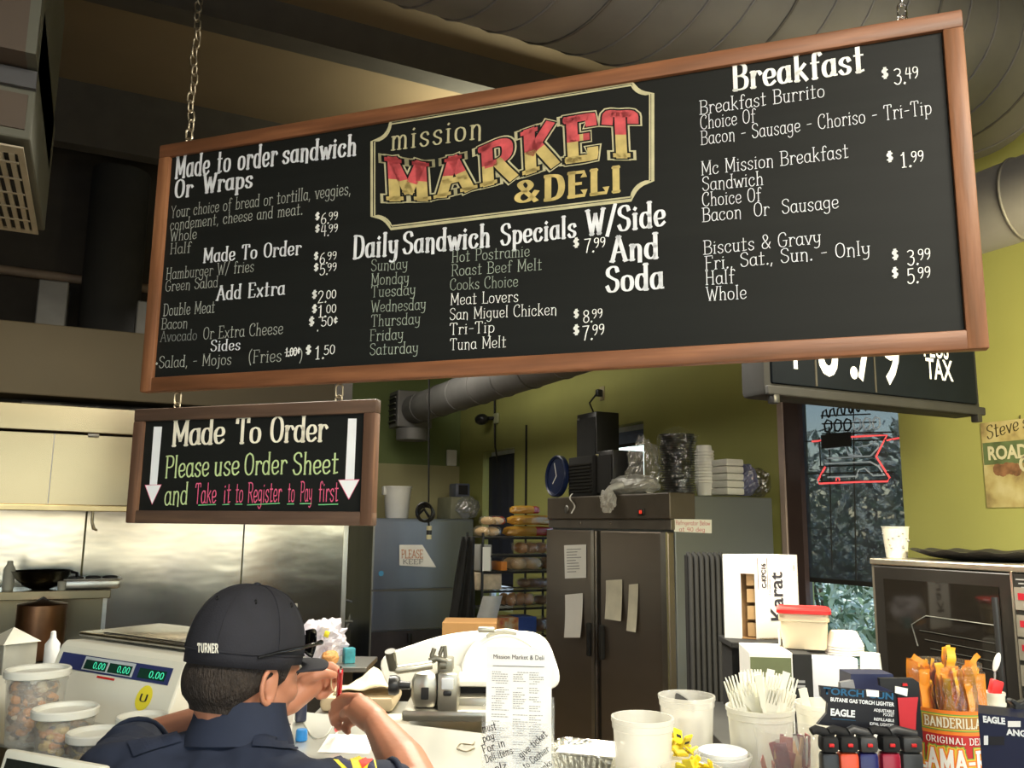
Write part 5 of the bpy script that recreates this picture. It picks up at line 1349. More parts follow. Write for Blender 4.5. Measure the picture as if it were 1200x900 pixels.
# ------------------------------------------------------------------ shopping bag, shelf under it
p = at(378, 772, 3.6); zsf = at(400, 776, 3.6).z
t = thing('side_shelf', 'thin steel side shelf behind the man\'s raised hand', 'shelf', (p.x, p.y, 0), CRZ)
Mq = F3(Vector((p.x, p.y, 0)), RV, UV)
MB().box((-.16,-.12,zsf-.02), (.20,.16,zsf), Mq).build('shelf_board', steel, t, bevel=.003)
MB().box((-.14,-.08,0), (.10,.14,zsf-.021), Mq).build('shelf_body', dark, t)
bag_m = sheer('printed_white_film', (.82,.78,.84), .82, .25, .15)
baggy('shopping_bag', 'crumpled white and lilac plastic bag behind the cap brim', Vector((p.x, p.y, zsf+.085)) + RV*.0, (.09,.085,.085), bag_m, 31, amp=.4)
q = Vector((p.x, p.y, zsf+.12)) + RV*.03 - FV*.085
tag(MB().rbox((-.010,-.004,-.012),(.010,.004,.012), .003, F3(q, RV, UV) @ Rm(.3,'Y')).build('yellow_tag', mat('yellow_sticker', (.8,.68,.04)), smooth=40), 'yellow round tag on the lilac plastic bag', 'tag')
q = Vector((p.x, p.y, zsf)) + RV*.045 - FV*.07
baggy('bread_roll', 'brown bread roll at the foot of the plastic bag', q+UV*.028, (.035,.03,.028), bun_m, 33, amp=.12, cat='bread')
q = Vector((p.x, p.y, zsf)) + RV*.11 - FV*.02
tag(MB().rbox((-.022,-.02,.001),(.022,.02,.06), .004, T(*q)).build('teal_carton', mat('teal_print', (.03,.22,.26), .5, var=.3, scale=30), smooth=40), 'small teal carton at the right end of the side shelf', 'carton')

# ------------------------------------------------------------------ slicer
SD = 2.62
def sl(px, py, d=SD): return at(px, py, d)
enam = mat('white_enamel', (.86,.85,.80), .25, var=.01)
alum = mat('slicer_aluminium', (.46,.44,.37), .32, .85, .06, 4)
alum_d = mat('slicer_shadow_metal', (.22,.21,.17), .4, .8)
ctrp = at(560, 800, SD)
t = thing('meat_slicer', 'white and aluminium meat slicer with round blade guard on the prep table', 'slicer', (ctrp.x, ctrp.y, TZ))
pn = -FV
def plate(name, pts, d, th, m, bevel=.006):
    P0 = [at(x, y, d) for x, y in pts]; n = len(P0); mb = MB()
    off = FV*th
    mb.add(P0 + [p + off for p in P0], [tuple(range(n)), tuple(range(n, 2*n))[::-1]] + [(i, i+n, (i+1)%n+n, (i+1)%n) for i in range(n)])
    return mb.build(name, m, t, bevel=bevel, norm=True)
def rounded(pts, r=6, k=5):
    out = []; n = len(pts)
    for i in range(n):
        a, b, c = Vector(pts[i-1]), Vector(pts[i]), Vector(pts[(i+1) % n])
        u = (a-b).normalized()*min(r, (a-b).length*.45); v = (c-b).normalized()*min(r, (c-b).length*.45)
        for j in range(k+1):
            s = j/k; out.append(tuple(b + u*(1-s)**2 + v*s**2))
    return out
plate('carriage_plate', rounded([(441,770),(520,744),(575,738),(640,742),(660,800),(640,812),(560,812),(470,806),(454,808)], 22), SD+.09, .025, enam)
# blade guard ring
gc = at(592, 792, SD+.05)
Mg = F3(gc, RV, -FV*1.0 + UV*.12)
R1 = 51*(SD)/1000
MB().lathe([(R1,-.02),(R1,.012),(R1-.006,.020),(R1-.018,.020),(R1-.022,.010),(0,.010),], 48, Mg).build('blade_guard', enam, t, smooth=35)
MB().tube([gc + (Mg.to_3x3() @ Vector((math.cos(a)*(R1-.005), math.sin(a)*(R1-.005), .02))) for a in [math.radians(75+k*6) for k in range(8)]], .008, 8).build('guard_latch', alum, t, smooth=60)
MB().rbox((-.02,-.012,0),(.03,.012,.016), .004, F3(at(568,741,SD), RV, UV)).build('latch_block', alum, t, smooth=40)
# housing and mechanism
MHh = lambda x0,y0,x1,y1,d0,dep,name,m,r=.012: MB().rbox(tuple((0,0,0)), (abs((at(x1,y0,d0)-at(x0,y0,d0)).dot(RV)), dep, at(x0,y0,d0).z-at(x0,y1,d0).z), r, F3(Vector((*at(x0,y1,d0).xy, at(x0,y1,d0).z)), RV, UV)).build(name, m, t, smooth=40)
MHh(480,787,514,833,SD-.14,.16,'motor_housing',alum,.03)
MHh(512,789,536,834,SD-.15,.14,'gear_case',alum,.008)
MHh(493,806,502,820,SD-.146,.01,'slot',blackm,.002)
MHh(517,795,531,808,SD-.156,.008,'data_plate',mat('silver_label', (.65,.68,.70), .4),.002)
MHh(519,810,529,816,SD-.158,.012,'switch',black,.004)
MHh(512,773,530,791,SD-.12,.08,'slide_block',alum_d,.006)
MHh(470,832,640,846,SD-.15,.34,'base',alum,.010)
MHh(530,803,600,817,SD-.02,.05,'blade_gap',blackm,.004)
MHh(530,792,640,806,SD-.06,.08,'guide_bar',enam,.02)
MHh(536,817,610,836,SD-.08,.20,'base_deck',alum,.006)
MB().tube([sl(506,779,SD-.15), sl(488,782,SD-.16), sl(466,785,SD-.17), sl(461,782,SD-.17)], [.012,.012,.012,.010], 10).build('handle_arm', alum, t, smooth=60)
MB().tube([sl(461,784,SD-.17), sl(457,763,SD-.19)], [.013,.015], 12).build('handle_grip', mat('aged_black_grip', (.06,.055,.04), .3), t, smooth=50)
MB().tube([sl(463,783,SD-.172), sl(460,764,SD-.192)], [.008,.009], 8).build('grip_highlight', alum, t, smooth=50)
c = sl(468, 803, SD-.12); MB().lathe([(.0,-.0),(.026,.002),(.028,.02),(.022,.03),(.012,.032),(.010,.06),(0,.06)], 18, F3(c, UV, RV) @ T(0,0,-.03)).build('thickness_knob', black, t, smooth=40)
for pts, r in (([(508,777),(506,768),(509,760)], .007), ([(514,775),(516,765),(519,758)], .006), ([(520,776),(522,768),(521,757)], .006), ([(503,774),(512,771),(524,775)], .010), ([(516,779),(523,779)], .012)):
    MB().tube([sl(x, y, SD-.12) for x, y in pts], r, 8).build('clamp_prong', alum_d, t, smooth=60)
# cloths left of the slicer, cardboard box, small box
p = at(432, 785, 2.95)
mb = MB(); Mz = F3(Vector((p.x, p.y, TZ)), RV, UV)
mb.sheet(lambda u, v: Mz @ Vector(((u-.5)*.20, (v-.5)*.16, .05+.07*(1-abs(u-.6)*1.6)*(1-abs(v-.5)) + .01*math.sin(u*9+v*5))), 12, 10)
o = tag(mb.build('paper_wrap', mat('butcher_paper', (.72,.62,.42), .8), smooth=80), 'folded tan butcher paper left of the slicer', 'paper'); mm_ = o.modifiers.new('t','SOLIDIFY'); mm_.thickness=.004
tag(MB().rbox((-.14,-.10,.001), (.10,.12,.05), .02, Mz).build('paper_stack', mat('dull_tan', (.45,.36,.24), .7), smooth=40), 'dull tan bundle lying under the butcher paper', 'paper')
p = at(460, 826, 2.51)
for k, lb in enumerate(('folded beige towel beside the slicer base', 'second folded towel on top of the beige towel')):
    tag(MB().rbox((-.045,-.05,.001+.032*k), (.05,.06,.030+.032*k), .014, F3(Vector((p.x, p.y, TZ)), RV, UV) @ Rm(.2*k,'Z')).build('folded_towel', mat('beige_towel', (.55,.50,.40), .9), smooth=60), lb, 'towel')
p = at(551, 745, 4.3); zt_ = at(551, 727, 4.3).z
Mb2 = F3(Vector((p.x, p.y, 0)), RV, UV)
t = thing('cardboard_box', 'plain brown cardboard box behind the slicer', 'box', (p.x, p.y, 0.9))
MB().box((-.13,-.1,.9), (.13,.12,zt_), Mb2).build('box_body', mat('cardboard', (.50,.27,.10), .8, var=.06), t, bevel=.003)
t2 = thing('box_stand', 'dark low stand under the brown cardboard box', 'stand', (p.x, p.y, 0))
MB().box((-.15,-.12,0), (.15,.14,.899), Mb2).build('stand_body', dark, t2)

# ------------------------------------------------------------------ menu sheet holder
HD = 1.80
pL = at(566, 886, HD); pR = at(648, 886, HD); c0 = (pL+pR)/2; c0.z = CZ
HX = (RV*math.cos(.10) - FV*math.sin(.10)); HR = math.atan2(HX.y, HX.x)
MH = F3(c0, HX, UV)
hw = (pR-pL).dot(RV)/2
acr = sheer('clear_acrylic', (.80,.84,.84), .05, .05, .06)
t = thing('sheet_holder', 'clear acrylic holder with marker writing, full of order sheets', 'holder', c0, HR)
hh_ = at(566, 826, HD).z - CZ
MB().box((-hw,-.028,.001), (hw,.040,.010), MH).build('holder_base', acr, t, bevel=.002)
MB().box((-hw,-.026,.010), (hw,-.023,hh_*.80), MH).build('holder_front', acr, t, bevel=.001)
MB().box((-hw,.034,.010), (hw,.038,hh_+.01), MH).build('holder_back', acr, t, bevel=.001)
for s in (-1, 1): MB().box((s*hw-.0015,-.024,.010), (s*hw+.0015,.034,hh_), MH).build('holder_side', acr, t, bevel=.0005)
st = at(607, 757, HD+.01).z - CZ; pw = (at(644,800,HD)-at(566,800,HD)).dot(RV)/2*.97
for k in range(7):
    y = -.008 + k*.0045; lean = Rm(-.02*k/7 - .02, 'X')
    o_ = MB().box((-pw+.0008*k,0,.012), (pw-.0006*(k%3),.0012,st-.0045*k), MH @ T(.001*math.sin(k*2), y, 0) @ lean)
    sh = tag(o_.build('order_sheet', paper), 'sandwich order sheet in the acrylic holder, sheet %s' % ('front-most of the stack' if k == 0 else 'behind the front one'), 'sheet', 'order sheets in the acrylic holder')
    if k: sh['label'] = 'one of the order sheets tucked behind the front sheet in the acrylic holder'
    else: sh['label'] = 'front-most order sheet in the acrylic holder, printed with three columns'; front = sh
front_M = MH @ T(0, -.0086, 0) @ Rm(-.02, 'X')
inkb = mat('print_ink', (.05,.05,.055), .8); inkg = mat('pale_print_ink', (.30,.30,.31), .8)
def fm(x, z): return front_M @ Vector((x, -.0006, z))
Mtx = front_M @ Rm(PI/2, 'X')
fonttext('Mission Market & Deli', .0125, Mtx @ T(0, st-.024, .0008), 'sheet_title', inkb, front, align='CENTER', xs=.92)
fonttext('805-773-8280', .005, Mtx @ T(0, st-.033, .0008), 'sheet_subtitle', inkg, front, align='CENTER') if False else None
mb = MB(); mb.add([fm(-pw*.80,st-.037), fm(pw*.80,st-.037), fm(pw*.80,st-.0382), fm(-pw*.80,st-.0382)], [(0,1,2,3)]); mb.build('title_rule', inkb, front)
rnd = random.Random(4); mb = MB()
for cx_, x_a, wmax in ((0, -pw*.82, .036), (1, -pw*.16, .032), (2, pw*.34, .030)):
    z_ = st-.050
    while z_ > .03:
        if rnd.random() < .88:
            w_l = wmax*rnd.uniform(.45, 1); ind = .008 if rnd.random() < .15 else 0; x = x_a + ind
            while x < x_a + w_l:
                ww = rnd.uniform(.002,.006); mb.add([fm(x,z_), fm(min(x+ww,x_a+w_l),z_), fm(min(x+ww,x_a+w_l),z_+.0014), fm(x,z_+.0014)], [(0,1,2,3)]); x += ww+.0012
        z_ -= .0043
o = mb.build('printed_lines', inkg, front); o['kind'] = 'stuff'
mk = mat('black_marker', (.01,.01,.01), .6)
def mark(s, x, z, h, ang, wd):
    wt_ = text_width(s, .9); ca, sa = math.cos(ang), math.sin(ang); mb = MB()
    def mp(gx, gy):
        u, v = gx*wd/wt_, gy*h/10; return MH @ Vector((x + u*ca - v*sa, -.0275, z + u*sa + v*ca))
    letter(mb, s, mp, 1.2, .1, 0, .9); mb.build('marker_writing', mk, t)
mark('must', -hw+.002, .092, .016, .25, .028); mark('pay', -hw+.003, .074, .014, .3, .024); mark('For in', -hw+.004, .053, .015, .35, .046)
mark('Deli items', -hw+.010, .036, .014, .35, .056); mark('plz', -hw+.028, .020, .013, .3, .024)
mark('give ticket', hw-.060, .046, .014, .72, .068); mark('to Cashier', hw-.052, .026, .013, .66, .060); mark('Thanks', hw-.030, .014, .012, .66, .038)

# ------------------------------------------------------------------ foil pan
foil = mat('aluminium_foil', (.72,.71,.66), .22, 1., .05, 6, bump=.5, bscale=70)
p = at(690, 880, 1.86); c0 = Vector((p.x, p.y, CZ))
MFp = F3(c0, CV, UV) @ Rm(.1, 'Z')
t = thing('foil_pan', 'crimped aluminium foil pan holding white paper on the counter', 'pan', c0, CRZ)
def ringpts(w, d, z, fl=.0, n=20):
    pts = []; rr = .02
    for (cx, cy, a0) in ((w-rr,d-rr,0),(-w+rr,d-rr,PI/2),(-w+rr,-d+rr,PI),(w-rr,-d+rr,1.5*PI)):
        for k in range(5): a = a0+PI/2*k/4; pts.append(Vector((cx+rr*math.cos(a), cy+rr*math.sin(a), z)))
    out = []
    for i in range(len(pts)):
        a, b = pts[i], pts[(i+1)%len(pts)]; k = max(1, int((b-a).length/.006))
        for j in range(k): out.append(a + (b-a)*j/k)
    return [p_ * 1 if not fl else Vector((p_.x*(1+fl*(1 if i%2 else -1)), p_.y*(1+fl*(1 if i%2 else -1)), p_.z)) for i, p_ in enumerate(out)]
w0, d0 = .073, .058
base = ringpts(w0, d0, 0); n = len(base)
v = []
for (s, z, fl) in ((.80,.002,0),(.84,.008,.008),(1.0,.042,.010),(1.06,.044,.004),(1.07,.048,.0),(1.0,.047,0),(.97,.041,.008),(.82,.008,.008),(.78,.004,0)):
    for i, q in enumerate(base):
        k = s*(1 + (fl if i % 2 else -fl)); v.append(MFp @ Vector((q.x*k, q.y*k, z)))
mb = MB(); mb.add(v, [(i*n+j, i*n+(j+1)%n, (i+1)*n+(j+1)%n, (i+1)*n+j) for i in range(8) for j in range(n)] + [tuple(range(8*n, 9*n)), tuple(range(n))[::-1]]); mb.build('pan_wall', foil, t)
o = MB(); o.sheet(lambda u, v_: MFp @ Vector(((u-.5)*.125, (v_-.5)*.10, .036 + .016*(1-abs(2*u-1.1))*v_ + .006*math.sin(u*5+v_*3))), 8, 8)
o = tag(o.build('napkin', mat('napkin_white', (.84,.84,.82), .85, var=.01)), 'white paper napkin resting in the foil pan', 'napkin'); mm_ = o.modifiers.new('t', 'SOLIDIFY'); mm_.thickness = .002

# ------------------------------------------------------------------ tubs of supplies on the right
tub('deli_container', 'tall empty frosted tub in the middle of the counter, front row', putC(751, 1.66), .058, .150, False, None, m=frost)
p = putC(751, 1.66)
tag(MB().rbox((-.03,-.022,.010), (.03,.022,.075), .02, T(*p)).build('folded_papers', mat('pinkish_paper', (.70,.55,.48), .8, var=.25, scale=25), smooth=60), 'pinkish folded papers at the bottom of the empty frosted tub', 'paper')
tub('deli_container', 'frosted tub with a dark packet behind the tall empty one', putC(802, 1.87), .059, .150, False, None, m=frost2)
pp = putC(807, 1.87)
tag(MB().rbox((-.028,-.006,.012), (.022,.006,.105), .004, F3(pp, RV, UV)).build('sauce_packet', mat('dark_red_packet', (.10,.075,.06), .4, var=.5, scale=14), smooth=40), 'dark packet with a red stripe standing in the frosted tub', 'packet')
tag(MB().rbox((-.024,-.002,.0), (.024,.002,.035), .002, F3(pp + UV*.118 - RV*.008 + FV*.03, RV, UV) @ Rm(.5,'Y') @ Rm(-1.0,'X')).build('sauce_packet', blackm, smooth=40), 'black packet tip poking out of the rim of the frosted tub', 'packet')
ypm = mat('yellow_packet', (.80,.62,.03), .35, var=.12, scale=20)
def packets(P, r, z0, z1, n, seed, m, label, name='condiment_packet', group=None, parent=None, sz=(.010,.017,.0025)):
    rnd = random.Random(seed)
    for i in range(n):
        a = rnd.uniform(0, 2*PI); q = r*math.sqrt(rnd.uniform(0, .8)); z = z0 + (z1-z0)*i/max(1, n-1)
        M = T(P.x+q*math.cos(a), P.y+q*math.sin(a), z) @ Rm(rnd.uniform(0, PI), 'Z') @ Rm(rnd.uniform(-1.2, 1.2), 'X') @ Rm(rnd.uniform(-.6,.6),'Y')
        mb = MB(); mb.rbox((-sz[0], -sz[2], -sz[1]), (sz[0], sz[2], sz[1]), .003, M, 0, 1)
        mb.box((-sz[0]*.5, -sz[2]-.0004, -sz[1]*.3), (sz[0]*.5, -sz[2], sz[1]*.1), M, 1)
        tag(mb.build(name, [m, mk]), label, 'packet', group)
P1_ = putC(806, 1.575)
tub('deli_container', 'low frosted tub of yellow condiment packets in the front row', P1_, .058, .082, False, None, m=frost2)
packets(P1_, .042, CZ+.040, CZ+.092, 26, 3, ypm, 'yellow condiment packet heaped in the low front tub', group='yellow packets in the low front tub')
P2_ = putC(792, 1.735)
tub('deli_container', 'small tub of yellow and black packets half hidden behind the front tubs', P2_, .045, .072, False, None, m=frost2)
packets(P2_, .030, CZ+.045, CZ+.100, 14, 5, ypm, 'yellow packet with black print in the small hidden tub', group='yellow packets in the small hidden tub')
P3_ = putC(842, 1.68)
tub('deli_container', 'squat frosted tub of nested white portion lids', P3_, .053, .082, False, None, m=frost2)
for k in range(5): tag(MB().lathe([(.040,.0),(.044,.004),(.044,.010),(.040,.012),(.036,.006),(0,.006)], 20, T(P3_.x, P3_.y, CZ+.03+.012*k), flute=.02, fn=20).build('portion_lid', mat('lid_white', (.74,.76,.76), .4), smooth=40), 'one of the nested white portion lids in the squat frosted tub', 'lid', 'portion lids in the squat tub')
tag(MB().rbox((-.012,-.003,.02),(.012,.003,.06), .002, T(*(P3_ + CV*.04 - CN*.02))).build('red_packet', red, smooth=40), 'red packet inside the squat tub of lids', 'packet')
# cutlery
P4 = putC(886, 1.76)
tub('deli_container', 'large frosted tub bristling with white plastic forks', P4, .066, .150, False, None, m=sheer('white_frosted', (.84,.83,.76), .78, .25, .1))
plast = mat('ivory_plastic', (.82,.81,.70), .3, var=.02)
def fork_mesh(kind='fork'):
    mb = MB()
    def bar(y0, y1, x0, x1, w0, w1, z0=0, z1=0, th=.0014):
        mb.add([(x0-w0,-th,y0+z0),(x0+w0,-th,y0),(x1+w1,-th,y1),(x1-w1,-th,y1),(x0-w0,th,y0),(x0+w0,th,y0),(x1+w1,th,y1),(x1-w1,th,y1)], [(0,1,2,3),(7,6,5,4),(0,4,5,1),(1,5,6,2),(2,6,7,3),(3,7,4,0)])
    bar(0, .10, 0, 0, .0045, .003); 
    if kind == 'fork':
        bar(.10, .118, 0, 0, .003, .0115); bar(.118, .130, 0, 0, .0115, .012)
        for k in range(4): bar(.130, .158, -.0095+.0063*k, -.0100+.0067*k, .0021, .0010)
    elif kind == 'knife': bar(.10, .165, 0, .001, .0045, .0075)
    else:
        v = []; n = 12
        for i in range(6):
            z = .10+.045*i/5; w = .013*math.sin(PI*(.12+.8*i/5))
            v += [(-w,-.001,z),(0,.004*math.sin(PI*i/5),z),(w,-.001,z)]
        mb.add(v, [(i*3+j,i*3+j+1,(i+1)*3+j+1,(i+1)*3+j) for i in range(5) for j in range(2)])
    return mb
rnd = random.Random(11); fm_, km_ = None, None
n_f = 32
for i in range(n_f):
    left = i % 2; kind = 'fork' if i < 28 else 'knife'
    if i == 0: fo = fork_mesh('fork').build('plastic_fork', plast, world=False); me_f = fo.data
    elif i < 28: fo = bpy.data.objects.new('plastic_fork', me_f); COL.objects.link(fo)
    elif i == 28: fo = fork_mesh('knife').build('plastic_knife', plast, world=False); me_k = fo.data
    else: fo = bpy.data.objects.new('plastic_knife', me_k); COL.objects.link(fo)
    a = rnd.uniform(0, 2*PI); q = .034*math.sqrt(rnd.random())
    lean = rnd.uniform(-.34, .02) if left else rnd.uniform(.05, .38)
    M = T(P4.x, P4.y, CZ+.028+rnd.uniform(0,.038)) @ F3(Vector((0,0,0)), RV, UV) @ T(q*math.cos(a)*.6, q*math.sin(a), 0) @ Rm(lean,'Y') @ Rm(rnd.uniform(-.22,.22),'X') @ Rm(rnd.uniform(-.35,.35),'Z')
    if i == 30: M = T(P4.x, P4.y, CZ+.06) @ F3(Vector((0,0,0)), RV, UV) @ T(-.012,0,0) @ Rm(.22,'Y')
    if i in (30, 31): pass
    if i == 31: M = T(P4.x, P4.y, CZ+.05) @ F3(Vector((0,0,0)), RV, UV) @ T(-.02,0,0) @ Rm(-.08,'Y')
    fo.matrix_basis = M
    tag(fo, 'white plastic fork standing in the large cutlery tub' if kind == 'fork' else ('tallest white knife handle leaning right out of the cutlery tub' if i == 30 else ('long white knife handle left of the tallest in the cutlery tub' if i == 31 else 'white plastic knife among the forks in the cutlery tub')), 'fork' if kind == 'fork' else 'knife', 'forks in the cutlery tub' if kind == 'fork' else 'knives in the cutlery tub')
# clear tub of toothpicks and packets
P5 = putC(916, 1.60)
tub('deli_container', 'clear tub stuffed with wrapped toothpicks and red packets', P5, .058, .145, False, None, m=sheer('clear_tub_plastic', (.85,.85,.82), .07, .1, .06))
rnd = random.Random(8)
pk_m = [mat('clear_wrapper', (.60,.58,.54), .3, trans=.3), mat('red_brown_packet', (.28,.06,.05), .4, var=.3, scale=20), mat('tan_packet', (.50,.32,.16), .5, var=.3, scale=20), mat('wine_packet', (.20,.05,.07), .3, var=.4, scale=20)]
for i in range(40):
    a = rnd.uniform(0, 2*PI); q = .038*math.sqrt(rnd.random()); z = CZ + .012 + .085*(i/40)
    M = T(P5.x+q*math.cos(a), P5.y+q*math.sin(a), z) @ Rm(a, 'Z') @ Rm(rnd.uniform(-.3,.3), 'X') @ Rm(rnd.uniform(-.3,.25), 'Y')
    k = i % 4; L_ = rnd.uniform(.035,.055)
    tag(MB().rbox((-.0012,-.006-.005*(k>0),0), (.0012,.006+.005*(k>0),L_), .001, M, None, 1).build('wrapped_packet', pk_m[k]), 'one of the wrapped toothpicks and packets crammed in the clear tub', 'packet', 'packets in the clear tub')
tub('deli_container', 'frosted tub behind the lighter display', putC(958, 1.83), .056, .145, False, None, m=frost)
p = putC(958, 1.83)
for k in range(2):
    o = bpy.data.objects.new('plastic_knife', me_k); COL.objects.link(o); o.matrix_basis = T(p.x-.02+.02*k, p.y, CZ+.012) @ F3(Vector((0,0,0)), RV, UV) @ Rm(-.16-.08*k,'Y')
    o.data = me_k; tag(o, 'dark stirrer leaning in the frosted tub behind the lighters' if False else 'plastic knife leaning in the tub behind the lighter display, %s' % ('left one' if k == 0 else 'right one'), 'knife')

# ================================================================== THE MAN WRITING HIS ORDER
skin = mat('skin', (.47, .20, .115), .5, var=.10, scale=14, bump=.03, bscale=120)
skin.node_tree.nodes['Principled BSDF'].inputs['Subsurface Weight'].default_value = .08
skin.node_tree.nodes['Principled BSDF'].inputs['Subsurface Radius'].default_value = (.02, .008, .004)
hair_m = mat('dark_brown_hair', (.028, .020, .015), .75, var=.35, scale=60, bump=.8, bscale=260, stretch=(1, 1, .4))
navy_cloth = mat('navy_shirt_cloth', (.015, .021, .042), .85, var=.15, scale=8, bump=.35, bscale=9)
cap_cloth = mat('charcoal_navy_cap_cloth', (.018, .018, .024), .85, var=.10, scale=30, bump=.12, bscale=300)
HDc = at(287, 783, 1.62)                                   # middle of the head
ha = math.radians(37)
Hf = (FV*math.cos(ha) + RV*math.sin(ha)); tilt = math.radians(8)
Hx = RV*math.cos(ha) - FV*math.sin(ha)
Hu = (UV*math.cos(tilt) + Hf*math.sin(tilt)); Hf2 = (Hf*math.cos(tilt) - UV*math.sin(tilt))
MHd = Matrix.Identity(4)
for i in range(3): MHd[i][0], MHd[i][1], MHd[i][2], MHd[i][3] = Hx[i], Hf2[i], Hu[i], HDc[i]
MH3 = MHd.to_3x3()
feet = W(-.52, 1.42, 0)
man = thing('person', 'man in dark cap and navy shirt writing with a red pen at the counter', 'person', feet, CRZ)

def capsule(mb, a, b, ra, rb, n=14, k=6):
    """tapered limb with round ends, closed"""
    a, b = Vector(a), Vector(b); d = (b-a).normalized(); pts = []; rs = []
    for i in range(k+1):
        t = PI/2*i/k; pts.append(a - d*ra*math.cos(t)); rs.append(max(1e-4, ra*math.sin(t)))
    for i in range(k+1):
        t = PI/2*i/k; pts.append(b + d*rb*math.sin(t)); rs.append(max(1e-4, rb*math.cos(t)))
    mb.tube(pts, rs, n)
def chain_(mb, pts, rs):
    for i in range(len(pts)-1): capsule(mb, pts[i], pts[i+1], rs[i], rs[i+1])
def remesh(o, vox, sm=4):
    r = o.modifiers.new('remesh', 'REMESH'); r.mode = 'VOXEL'; r.voxel_size = vox; r.use_smooth_shade = True
    s = o.modifiers.new('smooth', 'SMOOTH'); s.iterations = sm; s.factor = .5
    return o

# ---- one continuous body: head, neck, trunk, arms, hands, legs
body = MB()
hb_ = lambda c, r: body.ball(HDc + MH3 @ Vector(c), r, 20, MH3)
hb_((0,0,.030), (.076,.096,.090)); hb_((0,-.030,-.020), (.070,.072,.070)); hb_((0,.040,-.055), (.060,.055,.060)); hb_((0,.070,-.085), (.034,.030,.032))
hb_((0,.052,-.015), (.062,.052,.060)); hb_((0,.098,-.030), (.011,.016,.020)); hb_((0,.090,-.010), (.009,.014,.026))
for s in (-1, 1):
    hb_((s*.038,.070,-.035), (.022,.024,.022)); hb_((s*.030,.080,.008), (.022,.014,.010)); hb_((s*.050,.030,-.080), (.018,.035,.020))
    # ears: rim and lobe leaning back
    er = [HDc + MH3 @ Vector((s*(.075+.012*math.sin(t)*0+.010*abs(math.sin(t*.5))), -.004 - .018*math.cos(t)*-1 + 0.0, -.022 + .030*math.sin(t))) for t in [2*PI*k/14 for k in range(14)]]
    body.tube(er, .0055, 8, closed=True); hb_((s*.074,.004,-.022), (.008,.015,.026)); hb_((s*.079,.004,-.050), (.006,.009,.010))
for q in ((.090,-.058,.010),(.090,-.066,.010)): hb_((0,q[0],q[1]), (.020,.010,.006))
nb = at(283, 858, 1.60)
body_neck = HDc + MH3 @ Vector((0, -.030, -.050))
chain_(body, [body_neck, (body_neck+nb)/2 + FV*-.004, nb - UV*.03], [.058, .058, .066])
shL, shR = W(-.69, 1.585, 1.345), W(-.345, 1.50, 1.345)
elL, elR = W(-.745, 1.83, 1.352), W(-.152, 1.60, 1.325)
wrL, wrR = at(340, 822, 1.96), at(440, 846, 1.85)
tr_lo = W(-.515, 1.46, 1.06)
chest = W(-.515, 1.53, 1.26)
chain_(body, [chest, tr_lo, W(-.515,1.43,.95)], [.12, .125, .13])
chain_(body, [shL, chest], [.055, .09]); chain_(body, [shR, chest], [.055, .09])
chain_(body, [shL, elL], [.054, .043]); chain_(body, [shR, elR], [.054, .045])
midR = (elR*.66 + wrR*.34) + UV*.006; midL = (elL*.66 + wrL*.34)
chain_(body, [elR, midR, wrR], [.043, .045, .027]); chain_(body, [elL, midL, wrL], [.042, .043, .028])
for s in (-1, 1):
    hip = W(-.515 + s*.09, 1.43, .93); kn = W(-.515 + s*.11, 1.45, .50); an = W(-.515 + s*.12, 1.42, .10)
    chain_(body, [hip, kn, an], [.085, .058, .042]); chain_(body, [an - UV*.045, an - UV*.05 + FV*.16], [.04, .034])
def finger(pts, rs): chain_(body, [at(*p) for p in pts], rs)
# right hand, closed on the pen
kR = [(420,819,1.925), (419,827,1.935), (421,835,1.94), (426,842,1.935)]
pal = at(424, 833, 1.905)
chain_(body, [wrR, pal], [.029, .031])
for k in kR: chain_(body, [pal*.6+wrR*.4, at(*k)], [.024, .0125])
chain_(body, [wrR, at(*kR[0])], [.024,.014]); chain_(body, [wrR, at(*kR[2])], [.025,.014])
finger([kR[0], (404,817,1.965), (392,825,1.99), (393,837,1.99)], [.0125,.0108,.0095,.0082])
finger([kR[1], (401,827,1.98), (389,835,2.0), (391,847,2.0)], [.0125,.0108,.0095,.0082])
finger([kR[2], (404,838,1.97), (392,845,1.985), (398,853,1.975)], [.0120,.0104,.0092,.0080])
finger([kR[3], (411,847,1.96), (403,853,1.965), (408,858,1.950)], [.0110,.0092,.0082,.0072])
finger([(430,838,1.88), (418,838,1.885), (408,833,1.915), (402,836,1.945)], [.0160,.0135,.0115,.0095])
# left hand raised beyond the face
palL = at(362, 801, 2.0)
chain_(body, [wrL, palL], [.028, .032])
kL = [(375,786,2.02), (377,792,2.035), (376,799,2.04), (373,806,2.035)]
for k in kL: chain_(body, [palL*.6+wrL*.4, at(*k)], [.026, .0125])
finger([kL[0], (387,780,2.03), (396,786,2.03), (396,796,2.02)], [.0122,.0105,.0095,.0082])
finger([kL[1], (389,789,2.05), (393,798,2.04), (388,806,2.02)], [.0122,.0105,.0095,.0082])
finger([kL[2], (386,799,2.055), (388,808,2.04), (380,813,2.02)], [.0118,.0102,.0092,.0080])
finger([kL[3], (381,808,2.05), (381,815,2.03), (374,817,2.01)], [.0108,.0092,.0082,.0072])
finger([(358,797,1.97), (368,792,1.965), (381,789,1.975), (391,791,1.99)], [.0155,.0130,.0112,.0095])
o = body.build('body', skin, man); remesh(o, .0042, 3)
for s in (-1, 1):
    MB().ball(HDc + MH3 @ Vector((s*.030,.084,-.012)), .011, 12).build('eye', white, man, smooth=70)
    MB().tube([HDc + MH3 @ Vector((s*(.015+.009*k), .101-.003*k*k*.6, .006+.003*math.sin(k))) for k in range(4)], .003, 6).build('eyebrow', hair_m, man, smooth=60)
